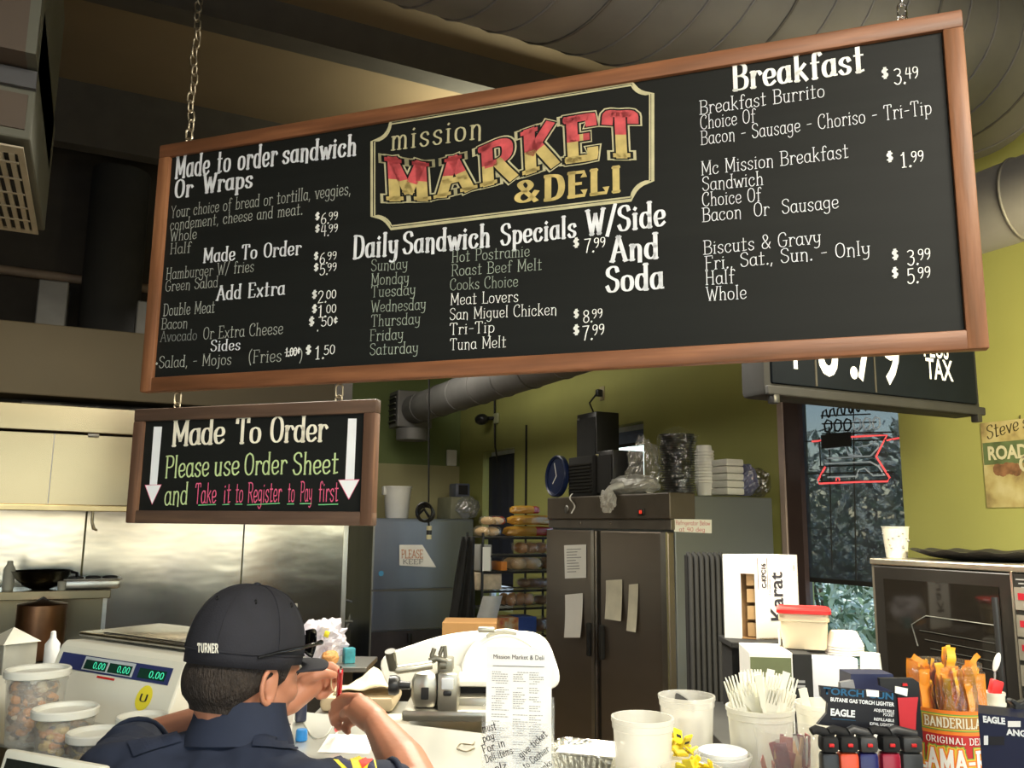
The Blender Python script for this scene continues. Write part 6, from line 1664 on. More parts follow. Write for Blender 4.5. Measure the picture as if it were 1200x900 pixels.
MB().tube([HDc + MH3 @ Vector((.009*k, .1015-.0012*k*k, -.062)) for k in range(-2, 3)], .0035, 6).build('lips', mat('lips', (.42,.15,.12), .5), man, smooth=60)

# hair: short shell round the back and sides under the cap
mb = MB(); v = []; nu, nv = 56, 26
def hp_(a, z, off=.0):
    """surface round the back of the head; a from the front, z up in head space"""
    R_ = []
    for (c_, r_) in (((0,0,.030),(.076,.096,.090)), ((0,-.030,-.020),(.070,.072,.070)), ((0,-.030,-.075),(.060,.056,.06))):
        # ray from the axis in direction a
        d = Vector((math.sin(a), math.cos(a))); zz_ = (z-c_[2])/r_[2]
        if abs(zz_) >= 1: continue
        kx, ky = r_[0]*math.sqrt(1-zz_*zz_), r_[1]*math.sqrt(1-zz_*zz_)
        A = (d.x/kx)**2 + (d.y/ky)**2; B = -2*(0*d.x/kx**2 + c_[1]*d.y/ky**2); C = (c_[1]/ky)**2 - 1
        D = B*B-4*A*C
        if D > 0: R_.append((-B+math.sqrt(D))/(2*A))
    r_ = (max(R_) if R_ else .06) + off
    return HDc + MH3 @ Vector((math.sin(a)*r_, math.cos(a)*r_, z))
for j in range(nv+1):
    for i in range(nu+1):
        a = math.radians(62) + math.radians(236)*i/nu
        b_ = abs(i/nu-.5)*2                       # 1 at the temples, 0 at the nape
        low = -.072 + .062*max(0, (b_-.38)/.62)**.6 if b_ > .38 else -.072
        if b_ > .90: low = -.030
        z = low + (.075-low)*j/nv
        e = min(1, j/4)
        v.append(hp_(a, z, .0015 + .0085*e))
mb.add(v, [(j*(nu+1)+i, j*(nu+1)+i+1, (j+1)*(nu+1)+i+1, (j+1)*(nu+1)+i) for j in range(nv) for i in range(nu)])
mb.build('hair', hair_m, man, smooth=80)

# cap
cap_c = Vector((0, -.004, .030)); cr = (.0915, .111, .118)
def capP(az, el, off=0.):
    """az from front, el 0 at the band, pi/2 at the crown"""
    ce, se = math.cos(el)**.82 if math.cos(el) > 0 else 0, math.sin(el)
    return HDc + MH3 @ (cap_c + Vector(((cr[0]+off)*math.sin(az)*ce, (cr[1]+off)*math.cos(az)*ce, (cr[2]+off)*se - .006*(1+math.cos(az))*0 )))
mb = MB(); n = 48; h_ = 16; v = []
for i in range(h_+1):
    for j in range(n):
        el = PI/2*i/h_; az = 2*PI*j/n
        v.append(capP(az, el, .0 - .0016*(math.cos(az*3)**16 if i < h_-1 else 0)))
band0 = []
for j in range(n):
    az = 2*PI*j/n; p = capP(az, 0, -.001) - MH3 @ Vector((0,0,.024 if math.cos(az) < .3 else .016)); band0.append(p)
v = band0 + v
mb.add(v, [(i*n+j, i*n+(j+1)%n, (i+1)*n+(j+1)%n, (i+1)*n+j) for i in range(h_+1) for j in range(n)])
cap = mb.build('cap', cap_cloth, man, smooth=60)
m_ = cap.modifiers.new('t', 'SOLIDIFY'); m_.thickness = .002
for k in range(6):
    az = PI/6 + k*PI/3
    MB().tube([capP(az, PI/2*i/12, .0008) for i in range(13)], .0012, 5).build('panel_seam', cap_cloth, cap, smooth=60)
    az2 = k*PI/3; MB().tube([capP(az2, math.radians(48), .0006) + MH3 @ Vector((.0035*math.cos(t), 0, .0035*math.sin(t))) for t in [2*PI*q/10 for q in range(10)]], .0011, 5, closed=True).build('eyelet', blackm, cap, smooth=60)
MB().ball(capP(0, PI/2, .001), (.007,.007,.004), 12, MH3).build('top_button', cap_cloth, cap, smooth=60)
MB().tube([capP(2*PI*j/48, 0, .0012) - MH3 @ Vector((0,0,.0)) for j in range(48)], .0016, 5, closed=True).build('band_seam', cap_cloth, cap, smooth=60)
mb = MB()
def brim(u, v_):
    a = (u-.5)*math.radians(118); r0 = Vector(((cr[0]+.001)*math.sin(a), (cr[1]+.001)*math.cos(a), 0))
    r1 = Vector((.082*math.sin(a*1.15), .195*math.cos(a*.8)**.7 if False else (.111+.066*math.cos(a*1.35)), 0))
    q = r0*(1-v_) + r1*v_; q.z = -.012 + .004*v_ - 2.2*(q.x**2) ; return HDc + MH3 @ (cap_c + q)
mb.sheet(brim, 22, 8); br = mb.build('brim', cap_cloth, cap, smooth=80); m_ = br.modifiers.new('t', 'SOLIDIFY'); m_.thickness = .004
# embroidered name on the back of the cap
def rayell(px, py, off):
    Mi = MHd.inverted(); o_ = Mi @ CAMP - cap_c; d = Mi.to_3x3() @ ray(px, py).normalized()
    R_ = (cr[0]+off, cr[1]+off, cr[2]+off)
    A = sum((d[i]/R_[i])**2 for i in range(3)); B = 2*sum(o_[i]*d[i]/R_[i]**2 for i in range(3)); C = sum((o_[i]/R_[i])**2 for i in range(3)) - 1
    D = B*B-4*A*C; t = (-B-math.sqrt(max(D, 0)))/(2*A)
    return MHd @ (cap_c + o_ + d*t)
mb = MB(); Wt = text_width('TURNER', 1.4)
letter(mb, 'TURNER', lambda x, y: rayell(231.5 + 24*x/Wt, 764 + .8*x/Wt - y*.98 , .0075), 1.9, .1, 0, 1.4, sub=2)
mb.build('embroidered_lettering', mat('white_thread', (.78,.76,.66), .7), cap)
# sunglasses resting over the brim
t = thing('sunglasses', 'black wraparound sunglasses worn over the front of the cap', 'sunglasses', HDc + MH3 @ Vector((0,.10,.03)))
gl = mat('sunglass_black', (.01,.01,.011), .12)
hv = lambda *p: HDc + MH3 @ Vector(p)
for s in (-1, 1):
    MB().tube([hv(s*.090,-.045,.026), hv(s*.0965,-.01,.036), hv(s*.095,.045,.046), hv(s*.086,.085,.054), hv(s*.072,.108,.056)], [.002,.003,.0035,.004,.005], 8).build('temple', gl, t, smooth=60)
    mb = MB()
    mb.sheet(lambda u, v_: hv(s*(.008+.066*u), .122 - .030*u*u + .004*math.sin(PI*v_), .034 + .040*v_ - .004*u + .006*math.sin(PI*u)*(v_-.5)*2), 8, 6)
    L_ = mb.build('lens', gl, t, smooth=80); m_ = L_.modifiers.new('t','SOLIDIFY'); m_.thickness = .0025
MB().tube([hv(-.010,.122,.061), hv(0,.124,.063), hv(.010,.122,.061)], .003, 8).build('bridge', gl, t, smooth=60)

# shirt
sh = MB()
def scap(a, b, ra, rb): capsule(sh, a, b, ra, rb, 18)
scap(chest, tr_lo, .135, .14); scap(tr_lo, W(-.515,1.43,.93), .14, .142)
scap(W(-.63,1.57,1.345), W(-.40,1.52,1.345), .068, .068)
scap(shL + UV*.004, chest, .069, .11); scap(shR + UV*.004, chest, .069, .11)
scap(nb - UV*.045 - FV*.01, shL, .066, .066); scap(nb - UV*.045 - FV*.02, shR, .066, .066)
scap(nb - UV*.038, chest, .080, .12)
scap(shL, shL*.25 + elL*.75, .067, .060); scap(shR, shR*.30 + elR*.70, .067, .061)
# loose folds
rnd = random.Random(2)
for k in range(7):
    u = k/6; a = shL*(1-u) + shR*u
    sh.tube([a + UV*(.055-.01*abs(u-.5)) + FV*.0, a*.7+chest*.3 - FV*.08 + RV*.02*math.sin(k*2), a*.45+chest*.55 - FV*.115 + RV*.03*math.sin(k)], [.018,.014,.010], 8)
for (A, B) in ((shL, elL), (shR, elR)):
    for k in range(4):
        p = A*(1-.17*k) + B*.17*k; d = (B-A).normalized(); x_ = d.cross(UV).normalized(); y_ = x_.cross(d)
        sh.tube([p + (x_*math.cos(t) + y_*math.sin(t))*.062 + d*.012*math.sin(t+k) for t in [math.radians(20+30*q) for q in range(6)]], .009, 8)
shirt = sh.build('shirt', navy_cloth, man); remesh(shirt, .0075, 4)
tx = bpy.data.textures.new('cloth_folds', 'CLOUDS'); tx.noise_scale = .055; tx.noise_depth = 1
dm = shirt.modifiers.new('folds', 'DISPLACE'); dm.texture = tx; dm.strength = .016; dm.mid_level = .5
# sleeve hems
for (A, B, f) in ((shL, elL, .78), (shR, elR, .74)):
    p = A*(1-f)+B*f; d = (B-A).normalized(); x_ = d.cross(UV).normalized(); y_ = x_.cross(d)
    MB().tube([p + (x_*math.cos(t) + y_*math.sin(t))*.061 for t in [2*PI*q/24 for q in range(24)]], .0055, 8, closed=True).build('sleeve_hem', navy_cloth, shirt, smooth=60)
# collar standing round the neck
cc = at(281, 850, 1.60); ax = (HDc + MH3 @ Vector((0,-.03,-.08)) - cc); ax = (UV*1.0 + FV*.12 - RV*.02).normalized()
Mc = F3(cc, RV, ax)
mb = MB(); v = []; n = 48
prof = [(.0700, .036), (.0745, .037), (.0790, .012), (.090, -.020), (.093, -.032), (.086, -.032)]
for (r_, z) in prof:
    for j in range(n):
        a = 2*PI*j/n; k = 1.0 + .05*abs(math.cos(a)); v.append(Mc @ Vector((r_*k*math.cos(a), r_*.90*math.sin(a), z - .006*math.sin(a))))
mb.add(v, [(i*n+j, i*n+(j+1)%n, (i+1)*n+(j+1)%n, (i+1)*n+j) for i in range(len(prof)-1) for j in range(n)])
col = mb.build('collar', navy_cloth, shirt, smooth=40)
# trousers, belt, shoes
tr = MB(); hipc = W(-.515,1.43,.93)
capsule(tr, W(-.60,1.43,.95), W(-.43,1.43,.95), .13, .13, 18)
for s in (-1, 1):
    capsule(tr, W(-.515+s*.09,1.43,.90), W(-.515+s*.11,1.45,.50), .105, .080, 18); capsule(tr, W(-.515+s*.11,1.45,.50), W(-.515+s*.12,1.42,.14), .080, .070, 18)
remesh(tr.build('trousers', mat('dark_trousers', (.012,.014,.022), .85), man), .012, 4)
for s in (-1, 1):
    q = W(-.515+s*.12,1.42,0); MB().rbox((-.048,-.09,.001), (.048,.20,.085), .03, F3(q, RV, UV)).build('shoe', blackm, man, smooth=60)

# sleeve patch wrapped on the shirt
dg = bpy.context.evaluated_depsgraph_get(); dg.update()
se = shirt.evaluated_get(dg); Mi = parent_mw(shirt).inverted()
def hit(px, py, off=.0015):
    o_ = Mi @ CAMP; d = (Mi.to_3x3() @ ray(px, py)).normalized()
    ok, loc, nor, _ = se.ray_cast(o_, d)
    if not ok: return None
    return parent_mw(shirt) @ (loc + nor*off)
def decal(name, f, nu, nv, m, off):
    mb = MB(); P = {}
    for j in range(nv+1):
        for i in range(nu+1): P[i, j] = hit(*f(i/nu, j/nv), off)
    for j in range(nv):
        for i in range(nu):
            q = [P[i,j], P[i+1,j], P[i+1,j+1], P[i,j+1]]
            if all(p is not None for p in q) and max((q[a]-q[b]).length for a, b in ((0,1),(1,2),(2,3),(3,0))) < .03: mb.add(q, [(0,1,2,3)])
    if mb.f: mb.build(name, m, shirt)
def quad(a, b, c_, d): return lambda u, v_: ((a[0]*(1-u)+b[0]*u)*(1-v_)+(d[0]*(1-u)+c_[0]*u)*v_, (a[1]*(1-u)+b[1]*u)*(1-v_)+(d[1]*(1-u)+c_[1]*u)*v_)
decal('epaulette', quad((299,859),(346,866),(348,881),(296,876)), 14, 6, navy_cloth, .005)
decal('epaulette', quad((150,872),(206,858),(214,870),(158,888)), 14, 6, navy_cloth, .005)
yl = mat('patch_yellow', (.85,.68,.02), .6, var=.04); pch = mat('patch_peach', (.75,.38,.20), .6); ppl = mat('patch_purple', (.16,.05,.20), .6); prd = mat('patch_red', (.70,.05,.03), .6); pnv = mat('patch_navy', (.02,.02,.07), .7)
decal('patch_border', quad((367,866),(438,880),(442,903),(408,908)), 20, 14, yl, .0008)
decal('patch_field', quad((371,867),(436,882),(440,903),(409,903)), 20, 14, pnv, .0014)
decal('patch_corner', quad((372,868),(383,870),(391,884),(380,878)), 8, 8, pch, .0022)
decal('patch_shape', quad((395,878),(422,885),(424,892),(397,886)), 12, 6, yl, .0022)
decal('patch_shape', quad((408,886),(436,884),(430,902),(414,903)), 10, 8, yl, .0022)
decal('patch_shape', quad((420,893),(433,887),(437,892),(425,902)), 8, 6, prd, .0030)
decal('patch_letters', quad((384,869),(396,873),(396,879),(386,876)), 6, 4, mat('patch_lilac', (.50,.35,.45), .6), .0026)
decal('patch_letters', quad((398,874),(410,877),(410,881),(399,879)), 6, 4, MAT['patch_lilac'], .0026)

# pen, order paper, string, hanging things under the face
tip = onC(394, 862); top = at(399, 786, 1.915)
d = (tip - top).normalized()
t = thing('red_pen', 'red ballpoint pen held upright in the man\'s right hand', 'pen', tip)
MB().tube([top, top + (tip-top)*.9], .0062, 12).build('barrel', mat('pen_red', (.60,.01,.02), .25, var=.02), t, smooth=50)
MB().tube([top + (tip-top)*.9, top + (tip-top)*.97, tip - d*.0006], [.0048,.0022,.0008], 12).build('tip', chrome, t, smooth=50)
MB().tube([top - d*.014, top], [.003,.0035], 10).build('push_button', chrome, t, smooth=50)
x_ = d.cross(FV).normalized(); MB().rbox((-.0018,-.0008,-.04), (.0018,.0008,0), .0006, F3(top - FV*.0068 + x_*.001, RV, -d)).build('clip', mat('clip_white', (.7,.7,.7), .3), t)
pts = [onC(*p) for p in ((386,861),(441,862),(432,884),(372,882))]
mb = MB(); up = UV*.0012
mb.add([p+UV*.0004 for p in pts] + [p + up for p in pts], [(3,2,1,0),(4,5,6,7),(0,1,5,4),(1,2,6,5),(2,3,7,6),(3,0,4,7)])
tag(mb.build('order_slip', paper, norm=True), 'blank white order slip under the tip of the red pen', 'paper')
s_ = [at(393 + 5*math.cos(a), 800 + 11*math.sin(a), 2.0) for a in [2*PI*k/20 for k in range(20)]]
tag(MB().tube(s_, .0016, 6, closed=True).build('string_loop', mat('tan_string', (.60,.48,.28), .7), smooth=60), 'thin tan loop dangling from the man\'s left fingers', 'string')
# small white cup with marker and blue cap near the chin
c = at(322, 860, 2.02); c.z = CZ+.0006
t = thing('marked_cup', 'small white container with black marker writing beyond the man\'s collar', 'cup', c)
MB().lathe([(.034,0),(.040,.075),(.041,.078),(.038,.078),(.033,.004),(0,.004)], 24, T(*c)).build('cup_wall', white, t, smooth=40)
an0 = math.atan2(-c.y, -c.x)
for k, s in enumerate(('over', 'hot')):
    mb = MB(); letter(mb, s, lambda x, y: c + Vector(((.0402-.001)*math.cos(an0+.1+x*.045), .0398*math.sin(an0+.1+x*.045), .045-.024*k+y*.0014)), 1.4, .1, 0, sub=1.5); mb.build('marker_writing', mk, t)
q = onC(353, 868); q.z = CZ+.0006; tag(MB().lathe([(.013,0),(.014,.003),(.013,.022),(.011,.025),(0,.025)], 18, T(*q)).build('blue_container', mat('blue_cap_plastic', (.02,.22,.60), .35), smooth=40), 'small bright blue container on the counter near the man\'s collar', 'container')
q = onC(352, 846); tag(MB().rbox((-.014,-.01,.0005), (.014,.01,.07), .005, T(*q)).build('dark_bottle', mat('dark_navy_plastic', (.015,.02,.05), .3), smooth=40), 'small dark navy bottle behind the bright blue container', 'bottle')
q0_ = [onC(x, y) + UV*.0025 for x, y in ((356,848),(368,866),(383,862),(392,846),(402,838))]
tag(MB().tube(cat_rom(q0_), .0016, 6).build('wire', mat('clear_wire', (.45,.45,.40), .4), smooth=60), 'thin wire curling on the steel counter between the hands', 'wire')
q0_ = [onC(x, y) + UV*.0025 for x, y in ((556,878),(546,882),(536,878),(540,873),(553,874),(556,871))]
tag(MB().tube(cat_rom(q0_), .0016, 6).build('wire', brass, smooth=60), 'short twist of wire beside the acrylic sheet holder', 'wire')

# ================================================================== BACK COUNTER, RIGHT SIDE
t = thing('back_counter', 'low dark back counter beneath the near window', 'counter', W(1.0, 2.85, 0), -YAW); MBC = F3(Vector((0,0,0)), RV, UV)
MB().box((.62, 2.5, 1.14), (1.35, 3.2, 1.18), MBC).build('worktop', mat('dark_laminate', (.05,.05,.048), .35), t, bevel=.003)
MB().box((.66, 2.55, 0), (1.33, 3.18, 1.139), MBC).build('cabinet_body', blackm, t)
BZ = 1.181
# black ribbed stack
a = at(808, 700, 3.55); b = at(853, 700, 3.55); zt_ = at(830, 650, 3.55).z
MR = F3(Vector((a.x, a.y, 0)), RV, UV); wR = (b-a).dot(RV)
t = thing('ribbed_screen', 'black vertically ribbed folding panel against the refrigerator side', 'panel', ((a.x+b.x)/2, (a.y+b.y)/2, 0))
for k in range(7):
    x = wR*(k+.5)/7; MB().tube([MR @ Vector((x,.02,.02)), MR @ Vector((x,.02,zt_-.01)), MR @ Vector((x,.06,zt_))], wR/15, 10).build('rib', blackm, t, smooth=60)
MB().box((0,.03,0), (wR,.09,zt_-.005), MR).build('backing', blackm, t)
# stand under the carton
p = at(890, 752, 3.0); zc_ = p.z
t = thing('low_shelf', 'dark metal shelf unit carrying the white cup carton', 'shelf', (p.x, p.y, BZ))
MS2 = F3(Vector((p.x, p.y, 0)), RV, UV)
MB().box((-.10,-.02,zc_-.02), (.16,.17,zc_), MS2).build('shelf_board', blackm, t, bevel=.003)
MB().box((-.09,.02,BZ), (.15,.16,zc_-.021), MS2).build('shelf_body', blackm, t)
# white carton with sideways lettering
cor = at(888, 752, 3.05); cor.z = zc_+.001
dR = (RV*math.cos(.25) + FV*math.sin(.25)); dL = (-RV*math.cos(.35) + FV*math.sin(.35))
zt_ = at(888, 650, 3.05).z; hC = zt_-cor.z
wRt = .052*3.05/math.cos(.25)*1.02; wL = .032*3.05/math.cos(.35)*1.05
carton = mat('white_carton', (.66,.66,.66), .7, var=.03); cbrown = mat('brown_carton_inside', (.30,.17,.07), .8, var=.1)
t = thing('cup_carton', 'white cup carton on end with black sideways letters and one side open', 'box', cor)
def quadbox(O, U, V, lo, hi, name, m, par=t):
    M = Matrix.Identity(4); Wd = Vector((0,0,1))
    for i in range(3): M[i][0], M[i][1], M[i][2], M[i][3] = U[i], V[i], Wd[i], O[i]
    return MB().box(lo, hi, M).build(name, m, par, norm=True)
quadbox(cor, dR, dL, (0,0,0), (wRt,.004,hC), 'printed_side', carton)
quadbox(cor, dR, dL, (0,0,hC-.004), (wRt,wL,hC), 'top_side', carton)
quadbox(cor, dR, dL, (0,0,0), (wRt,wL,.004), 'bottom_side', cbrown)
quadbox(cor, dR, dL, (wRt-.004,0,0), (wRt,wL,hC), 'far_side', cbrown)
quadbox(cor, dR, dL, (0,wL-.004,0), (wRt,wL,hC), 'back_side', cbrown)
quadbox(cor, dR, dL, (-.002,wL*.48,0), (.002,wL,hC), 'open_flap', carton)
quadbox(cor, dR, dL, (-.003,.002,hC*.77), (.001,wL*.5,hC), 'short_flap', carton)
for k in range(4): quadbox(cor, dR, dL, (.02,.008,.008+k*hC*.2), (wRt-.01,wL*.45,(k+1)*hC*.2-.004), 'inner_carton', mat('inner_tan', (.45,.29,.14), .8))
Mk = Matrix.Identity(4); nrm = dR.cross(UV)
for i in range(3): Mk[i][0], Mk[i][1], Mk[i][2], Mk[i][3] = UV[i], -dR[i], nrm[i], cor[i]
ckink = mat('carton_ink', (.02,.02,.03), .7)
def ct(s, x, z, size, bold=0., xs=1.):
    M = Mk.copy(); M.translation = cor + dR*x + UV*z + nrm*.0012
    return fonttext(s, size, M, 'carton_lettering', ckink, t, bold=bold, xs=xs)
ct('Karat', wRt*.62, hC*.20, .072, .0012, 1.05); ct('®', wRt*.50, hC*.74, .018)
ct('C-KPC16', wRt*.24, hC*.60, .024, .001, .9); ct('12 oz cold cups', wRt*.34, hC*.50, .010); ct('1000 ct', wRt*.93, hC*.80, .011)
quadbox(cor + nrm*.001, dR, dL, (wRt*.27,-.0002,hC*.58), (wRt*.28,.0,hC*.96), 'print_rule', ckink); quadbox(cor + nrm*.001, dR, dL, (wRt*.05,-.0002,hC*.58), (wRt*.06,.0,hC*.96), 'print_rule', ckink)

# green fronted box
p = at(907, 765, 2.72); ztg = p.z
MG = F3(Vector((p.x, p.y, BZ)), (RV*math.cos(.12)+FV*math.sin(-.12)), UV)
t = thing('green_front_box', 'white edged box with olive green front and black lettered side', 'box', (p.x, p.y, BZ))
hG = ztg - BZ
MB().box((-.075,0,.001), (.055,.22,hG), MG).build('carton_body', white, t, bevel=.002)
MB().box((-.072,-.002,.004), (.050,.001,hG-.014), MG).build('green_front', mat('olive_green_card', (.13,.15,.07), .6), t)
MB().box((.0555,-.003,.001), (.112,.215,hG-.001), MG).build('black_side', blackm, t, bevel=.002)
for k in range(2): MB().box((.062,-.0042,hG*.58+.014*k), (.088,-.0030,hG*.58+.007+.014*k), MG).build('side_print', grey, t)
# square bucket with a red lid
p = at(943, 762, 2.85)
zbk = max(p.z, ztg+.0015); c = Vector((p.x, p.y, zbk))
MK = F3(c, (RV*math.cos(.3)-FV*math.sin(.3)), UV)
t = thing('square_bucket', 'cream square food bucket with a red lid in front of the window', 'bucket', c)
hB = at(943, 716, 2.85).z - zbk; wB = .074
cb = mat('cream_bucket', (.66,.55,.38), .45, var=.02)
v = []
def rsq(w, z, rr=.022, k=4):
    o = []
    for (cx, cy, a0) in ((w-rr,w-rr,0),(-w+rr,w-rr,PI/2),(-w+rr,-w+rr,PI),(w-rr,-w+rr,1.5*PI)):
        for i in range(k+1): a = a0+PI/2*i/k; o.append(MK @ Vector((cx+rr*math.cos(a), cy+rr*math.sin(a), z)))
    return o
prof = [(wB*.86,0),(wB*.90,.006),(wB*.97,hB*.75),(wB*1.04,hB*.77),(wB*1.04,hB*.84),(wB,hB*.85),(wB,hB)]
mb = MB(); n = 20
for w_, z in prof: v += rsq(w_, z)
mb.add(v, [(i*n+j, i*n+(j+1)%n, (i+1)*n+(j+1)%n, (i+1)*n+j) for i in range(len(prof)-1) for j in range(n)] + [tuple(range(n))[::-1], tuple((len(prof)-1)*n+j for j in range(n))])
mb.build('bucket_body', cb, t, smooth=35)
mb = MB(); v = []
prof = [(wB*1.04,hB-.004),(wB*1.12,hB-.002),(wB*1.12,hB+.008),(wB*1.0,hB+.012),(wB*.9,hB+.006)]
for w_, z in prof: v += rsq(w_, z)
mb.add(v, [(i*n+j, i*n+(j+1)%n, (i+1)*n+(j+1)%n, (i+1)*n+j) for i in range(4) for j in range(n)] + [tuple(range(n))[::-1], tuple(4*n+j for j in range(n))]); mb.build('lid', red, t, smooth=35)
MB().tube([MK @ Vector((-wB-.002, -.03+.06*k/8, hB*.42-.05*math.sin(PI*k/8))) for k in range(9)], .004, 6).build('bail_handle', white, t, smooth=60)
# extra support for the bucket: white carton stack beside it
p = at(968, 775, 2.75)
MW = F3(Vector((p.x, p.y, BZ)), RV, UV)
hW = at(968, 769, 2.75).z - BZ
tag(MB().rbox((-.075,-.04,.001), (.085,.16,hW-.0), .005, MW).build('white_carton', mat('bluish_white_carton', (.55,.56,.60), .7, var=.02), smooth=40), 'bluish white carton under and right of the red-lidded bucket', 'box')
c = at(990, 772, 2.80); c.z = BZ + hW - BZ if False else BZ+hW+.001
t = thing('paper_bowls', 'stack of white bowls turned down right of the bucket', 'bowls', c)
for k in range(4): MB().lathe([(.058,.0+.008*k),(.060,.002+.008*k),(.040,.045+.008*k),(.0,.047+.008*k)], 22, T(c.x+.0, c.y, c.z)).build('bowl', mat('pinkish_white_paper', (.72,.66,.62), .6), t, smooth=35)
c = at(1021, 792, 2.70); c.z = BZ
t = thing('white_cup_stack', 'stack of white foam cups upside down beside the dark oven', 'cups', c)
hcs = at(1021, 764, 2.70).z - BZ
for k in range(4): MB().lathe([(.038,.001+.022*k),(.040,.004+.022*k),(.028,hcs-.07+.022*k),(0,hcs-.068+.022*k)], 22, T(*c)).build('foam_cup', white, t, smooth=35)
p = at(986, 797, 2.35); p.z = 0
t = thing('takeout_boxes', 'small white takeout boxes behind the lighter display', 'boxes', (p.x, p.y, 1.30), 0)
# standing on the main counter
p = at(986, 800, 1.95); c = Vector((p.x, p.y, CZ))
t.location = c
for k in range(4): MB().rbox((-.030,-.03,.001+.033*k), (.032,.03,.032+.033*k), .004, F3(c, CV, UV) @ T(.002*math.sin(k*4),0,0)).build('foam_box', white if k else cw, t, smooth=40)

# ------------------------------------------------------------------ oven
XO = 2.62
o1, o2 = onX(1023, 655, XO), onX(1187, 661, XO)
zo = (o1.z+o2.z)/2; yo1 = o1.y; yo2 = o2.y; yoe = yo2-.32; zob = zo - .52; XOB = 3.35
t = thing('countertop_oven', 'steel countertop oven with dark glass door at right', 'oven', ((XO+XOB)/2, (yo1+yoe)/2, zob))
ovs = mat('oven_steel', (.62,.56,.46), .3, .9, .05, 3)
MB().box((XO+.02, yoe, zob+.001), (XOB, yo1, zo-.022), None).build('oven_body', steel, t, bevel=.004)
MB().box((XO-.012, yoe, zo-.022), (XOB, yo1+.006, zo), None).build('top_plate', ovs, t, bevel=.004)
MB().box((XO-.004, yo1-.008, zob+.001), (XO+.02, yo1+.004, zo-.022), None).build('side_trim', ovs, t)
d1_ = MB().box((XO-.012, yo2+.004, zob+.02), (XO+.012, yo1-.010, zo-.026)).build('door', mat('door_black', (.018,.016,.014), .3), t, bevel=.004)
gy0, gy1, gz0, gz1 = yo2+.045, yo1-.055, zob+.07, zo-.07
MB().box((XO-.016, gy0, gz0), (XO-.0125, gy1, gz1)).build('door_glass', mat('dark_glass', (.012,.010,.008), .06), d1_)
# racks glinting behind the glass are built in front half of the cavity as a shallow relief
for k in range(4):
    MB().tube([(XO-.0175, gy0+.02, gz0+.12+.028*k), (XO-.0175, gy1-.20+.02*k, gz0+.13+.028*k)], .0010, 5).build('rack_wire', mat('dim_wire', (.10,.10,.09), .5, .6), d1_)
MB().tube([(XO-.0175, gy0+.015, gz1-.12), (XO-.0175, gy1-.17, gz1-.115), (XO-.0175, gy1-.11, gz1-.15), (XO-.0175, gy1-.13, gz1-.22)], .0020, 6).build('rack_frame', mat('dim_wire2', (.20,.20,.18), .5, .6), d1_, smooth=60)
MB().tube([(XO-.05, yo2+.035, zo-.10-.0), (XO-.055, yo2+.030, zo-.18), (XO-.05, yo2+.03, zo-.46)], .010, 10).build('door_handle', black, d1_, smooth=60)
MB().box((XO-.014, yo2-.003, zob+.02), (XO+.014, yo2+.004, zo-.022)).build('divider_strip', ovs, t)
MB().box((XO-.010, yoe+.004, zob+.02), (XO+.012, yo2-.004, zo-.026)).build('control_panel', mat('panel_black', (.02,.02,.018), .35), t)
zz_ = onX(1194, 690, XO).z
hp = [(688,714),(720,745),(748,772),(778,802)]
for (ya, yb_) in hp:
    z1_, z0_ = onX(1192, ya, XO).z, onX(1192, yb_, XO).z; y1_ = onX(1189.5, 700, XO-.011).y
    pl = MB().box((XO-.014, y1_-.14, z0_), (XO-.010, y1_, z1_)).build('key_plate', mat('key_steel', (.35,.33,.28), .4, .6), t)
    MB().box((XO-.0155, y1_-.12, z0_+(z1_-z0_)*.45), (XO-.014, y1_-.012, z0_+(z1_-z0_)*.75)).build('red_display', mat('red_display', (.30,.01,.02), .3, emit=(1,.02,.05), es=.12), pl)
    MB().rbox((XO-.0165, y1_-.05, z0_+.006), (XO-.014, y1_-.03, z0_+.02), .001).build('key_button', white, pl)
for k in range(3): MB().box((XO-.0115, yo2-.10, zo-.045-.012*k), (XO-.010, yo2-.012-.008*k, zo-.041-.012*k)).build('panel_print', grey, t)
t2 = thing('oven_stand', 'dark stand holding the countertop oven', 'stand', ((XO+XOB)/2, (yo1+yoe)/2, 0))
MB().box((XO+.04, yoe, 0), (XOB, yo1-.03, zob)).build('stand_body', blackm, t2)
# cup and scalloped tray on the oven
ccx = XO+.12; p = onX(1051, 650, ccx); c = Vector((ccx, p.y, zo+.0005)); rr = 14.5*(p-CAMP).dot(FV)/1000
hcup = onX(1051, 617, ccx).z - c.z
t = thing('paper_cup', 'white paper cup with grey speckle print on the oven', 'cup', c)
MB().lathe([(rr*.78,0),(rr*1.0,hcup-.003),(rr*1.04,hcup-.003),(rr*1.04,hcup),(rr*.96,hcup),(rr*.74,.004),(0,.004)], 28, T(*c)).build('cup_wall', mat('cup_paper', (.52,.50,.42), .6), t, smooth=40)
rnd = random.Random(3); mb = MB()
for i in range(14):
    a = rnd.uniform(PI*.8, PI*1.75); z = rnd.uniform(.3,.85)*hcup; r_ = rr*(.78+.22*z/hcup)+.0006
    mb.ball(c + Vector((r_*math.cos(a), r_*math.sin(a), z)), (.004,.004,.004), 6)
o = mb.build('speckle_print', mat('grey_ink', (.25,.25,.26)), t); o['kind'] = 'stuff'
p = onX(1150, 655, XO+.24); c = Vector((XO+.24, p.y-.02, zo+.0005))
t = thing('scalloped_tray', 'shallow black scalloped tray lying on the oven', 'tray', c)
mb = MB(); v = []; prof = [(.10,.0),(.17,.010),(.225,.030),(.232,.034),(.22,.034),(.165,.014),(.0,.006)]
n = 72
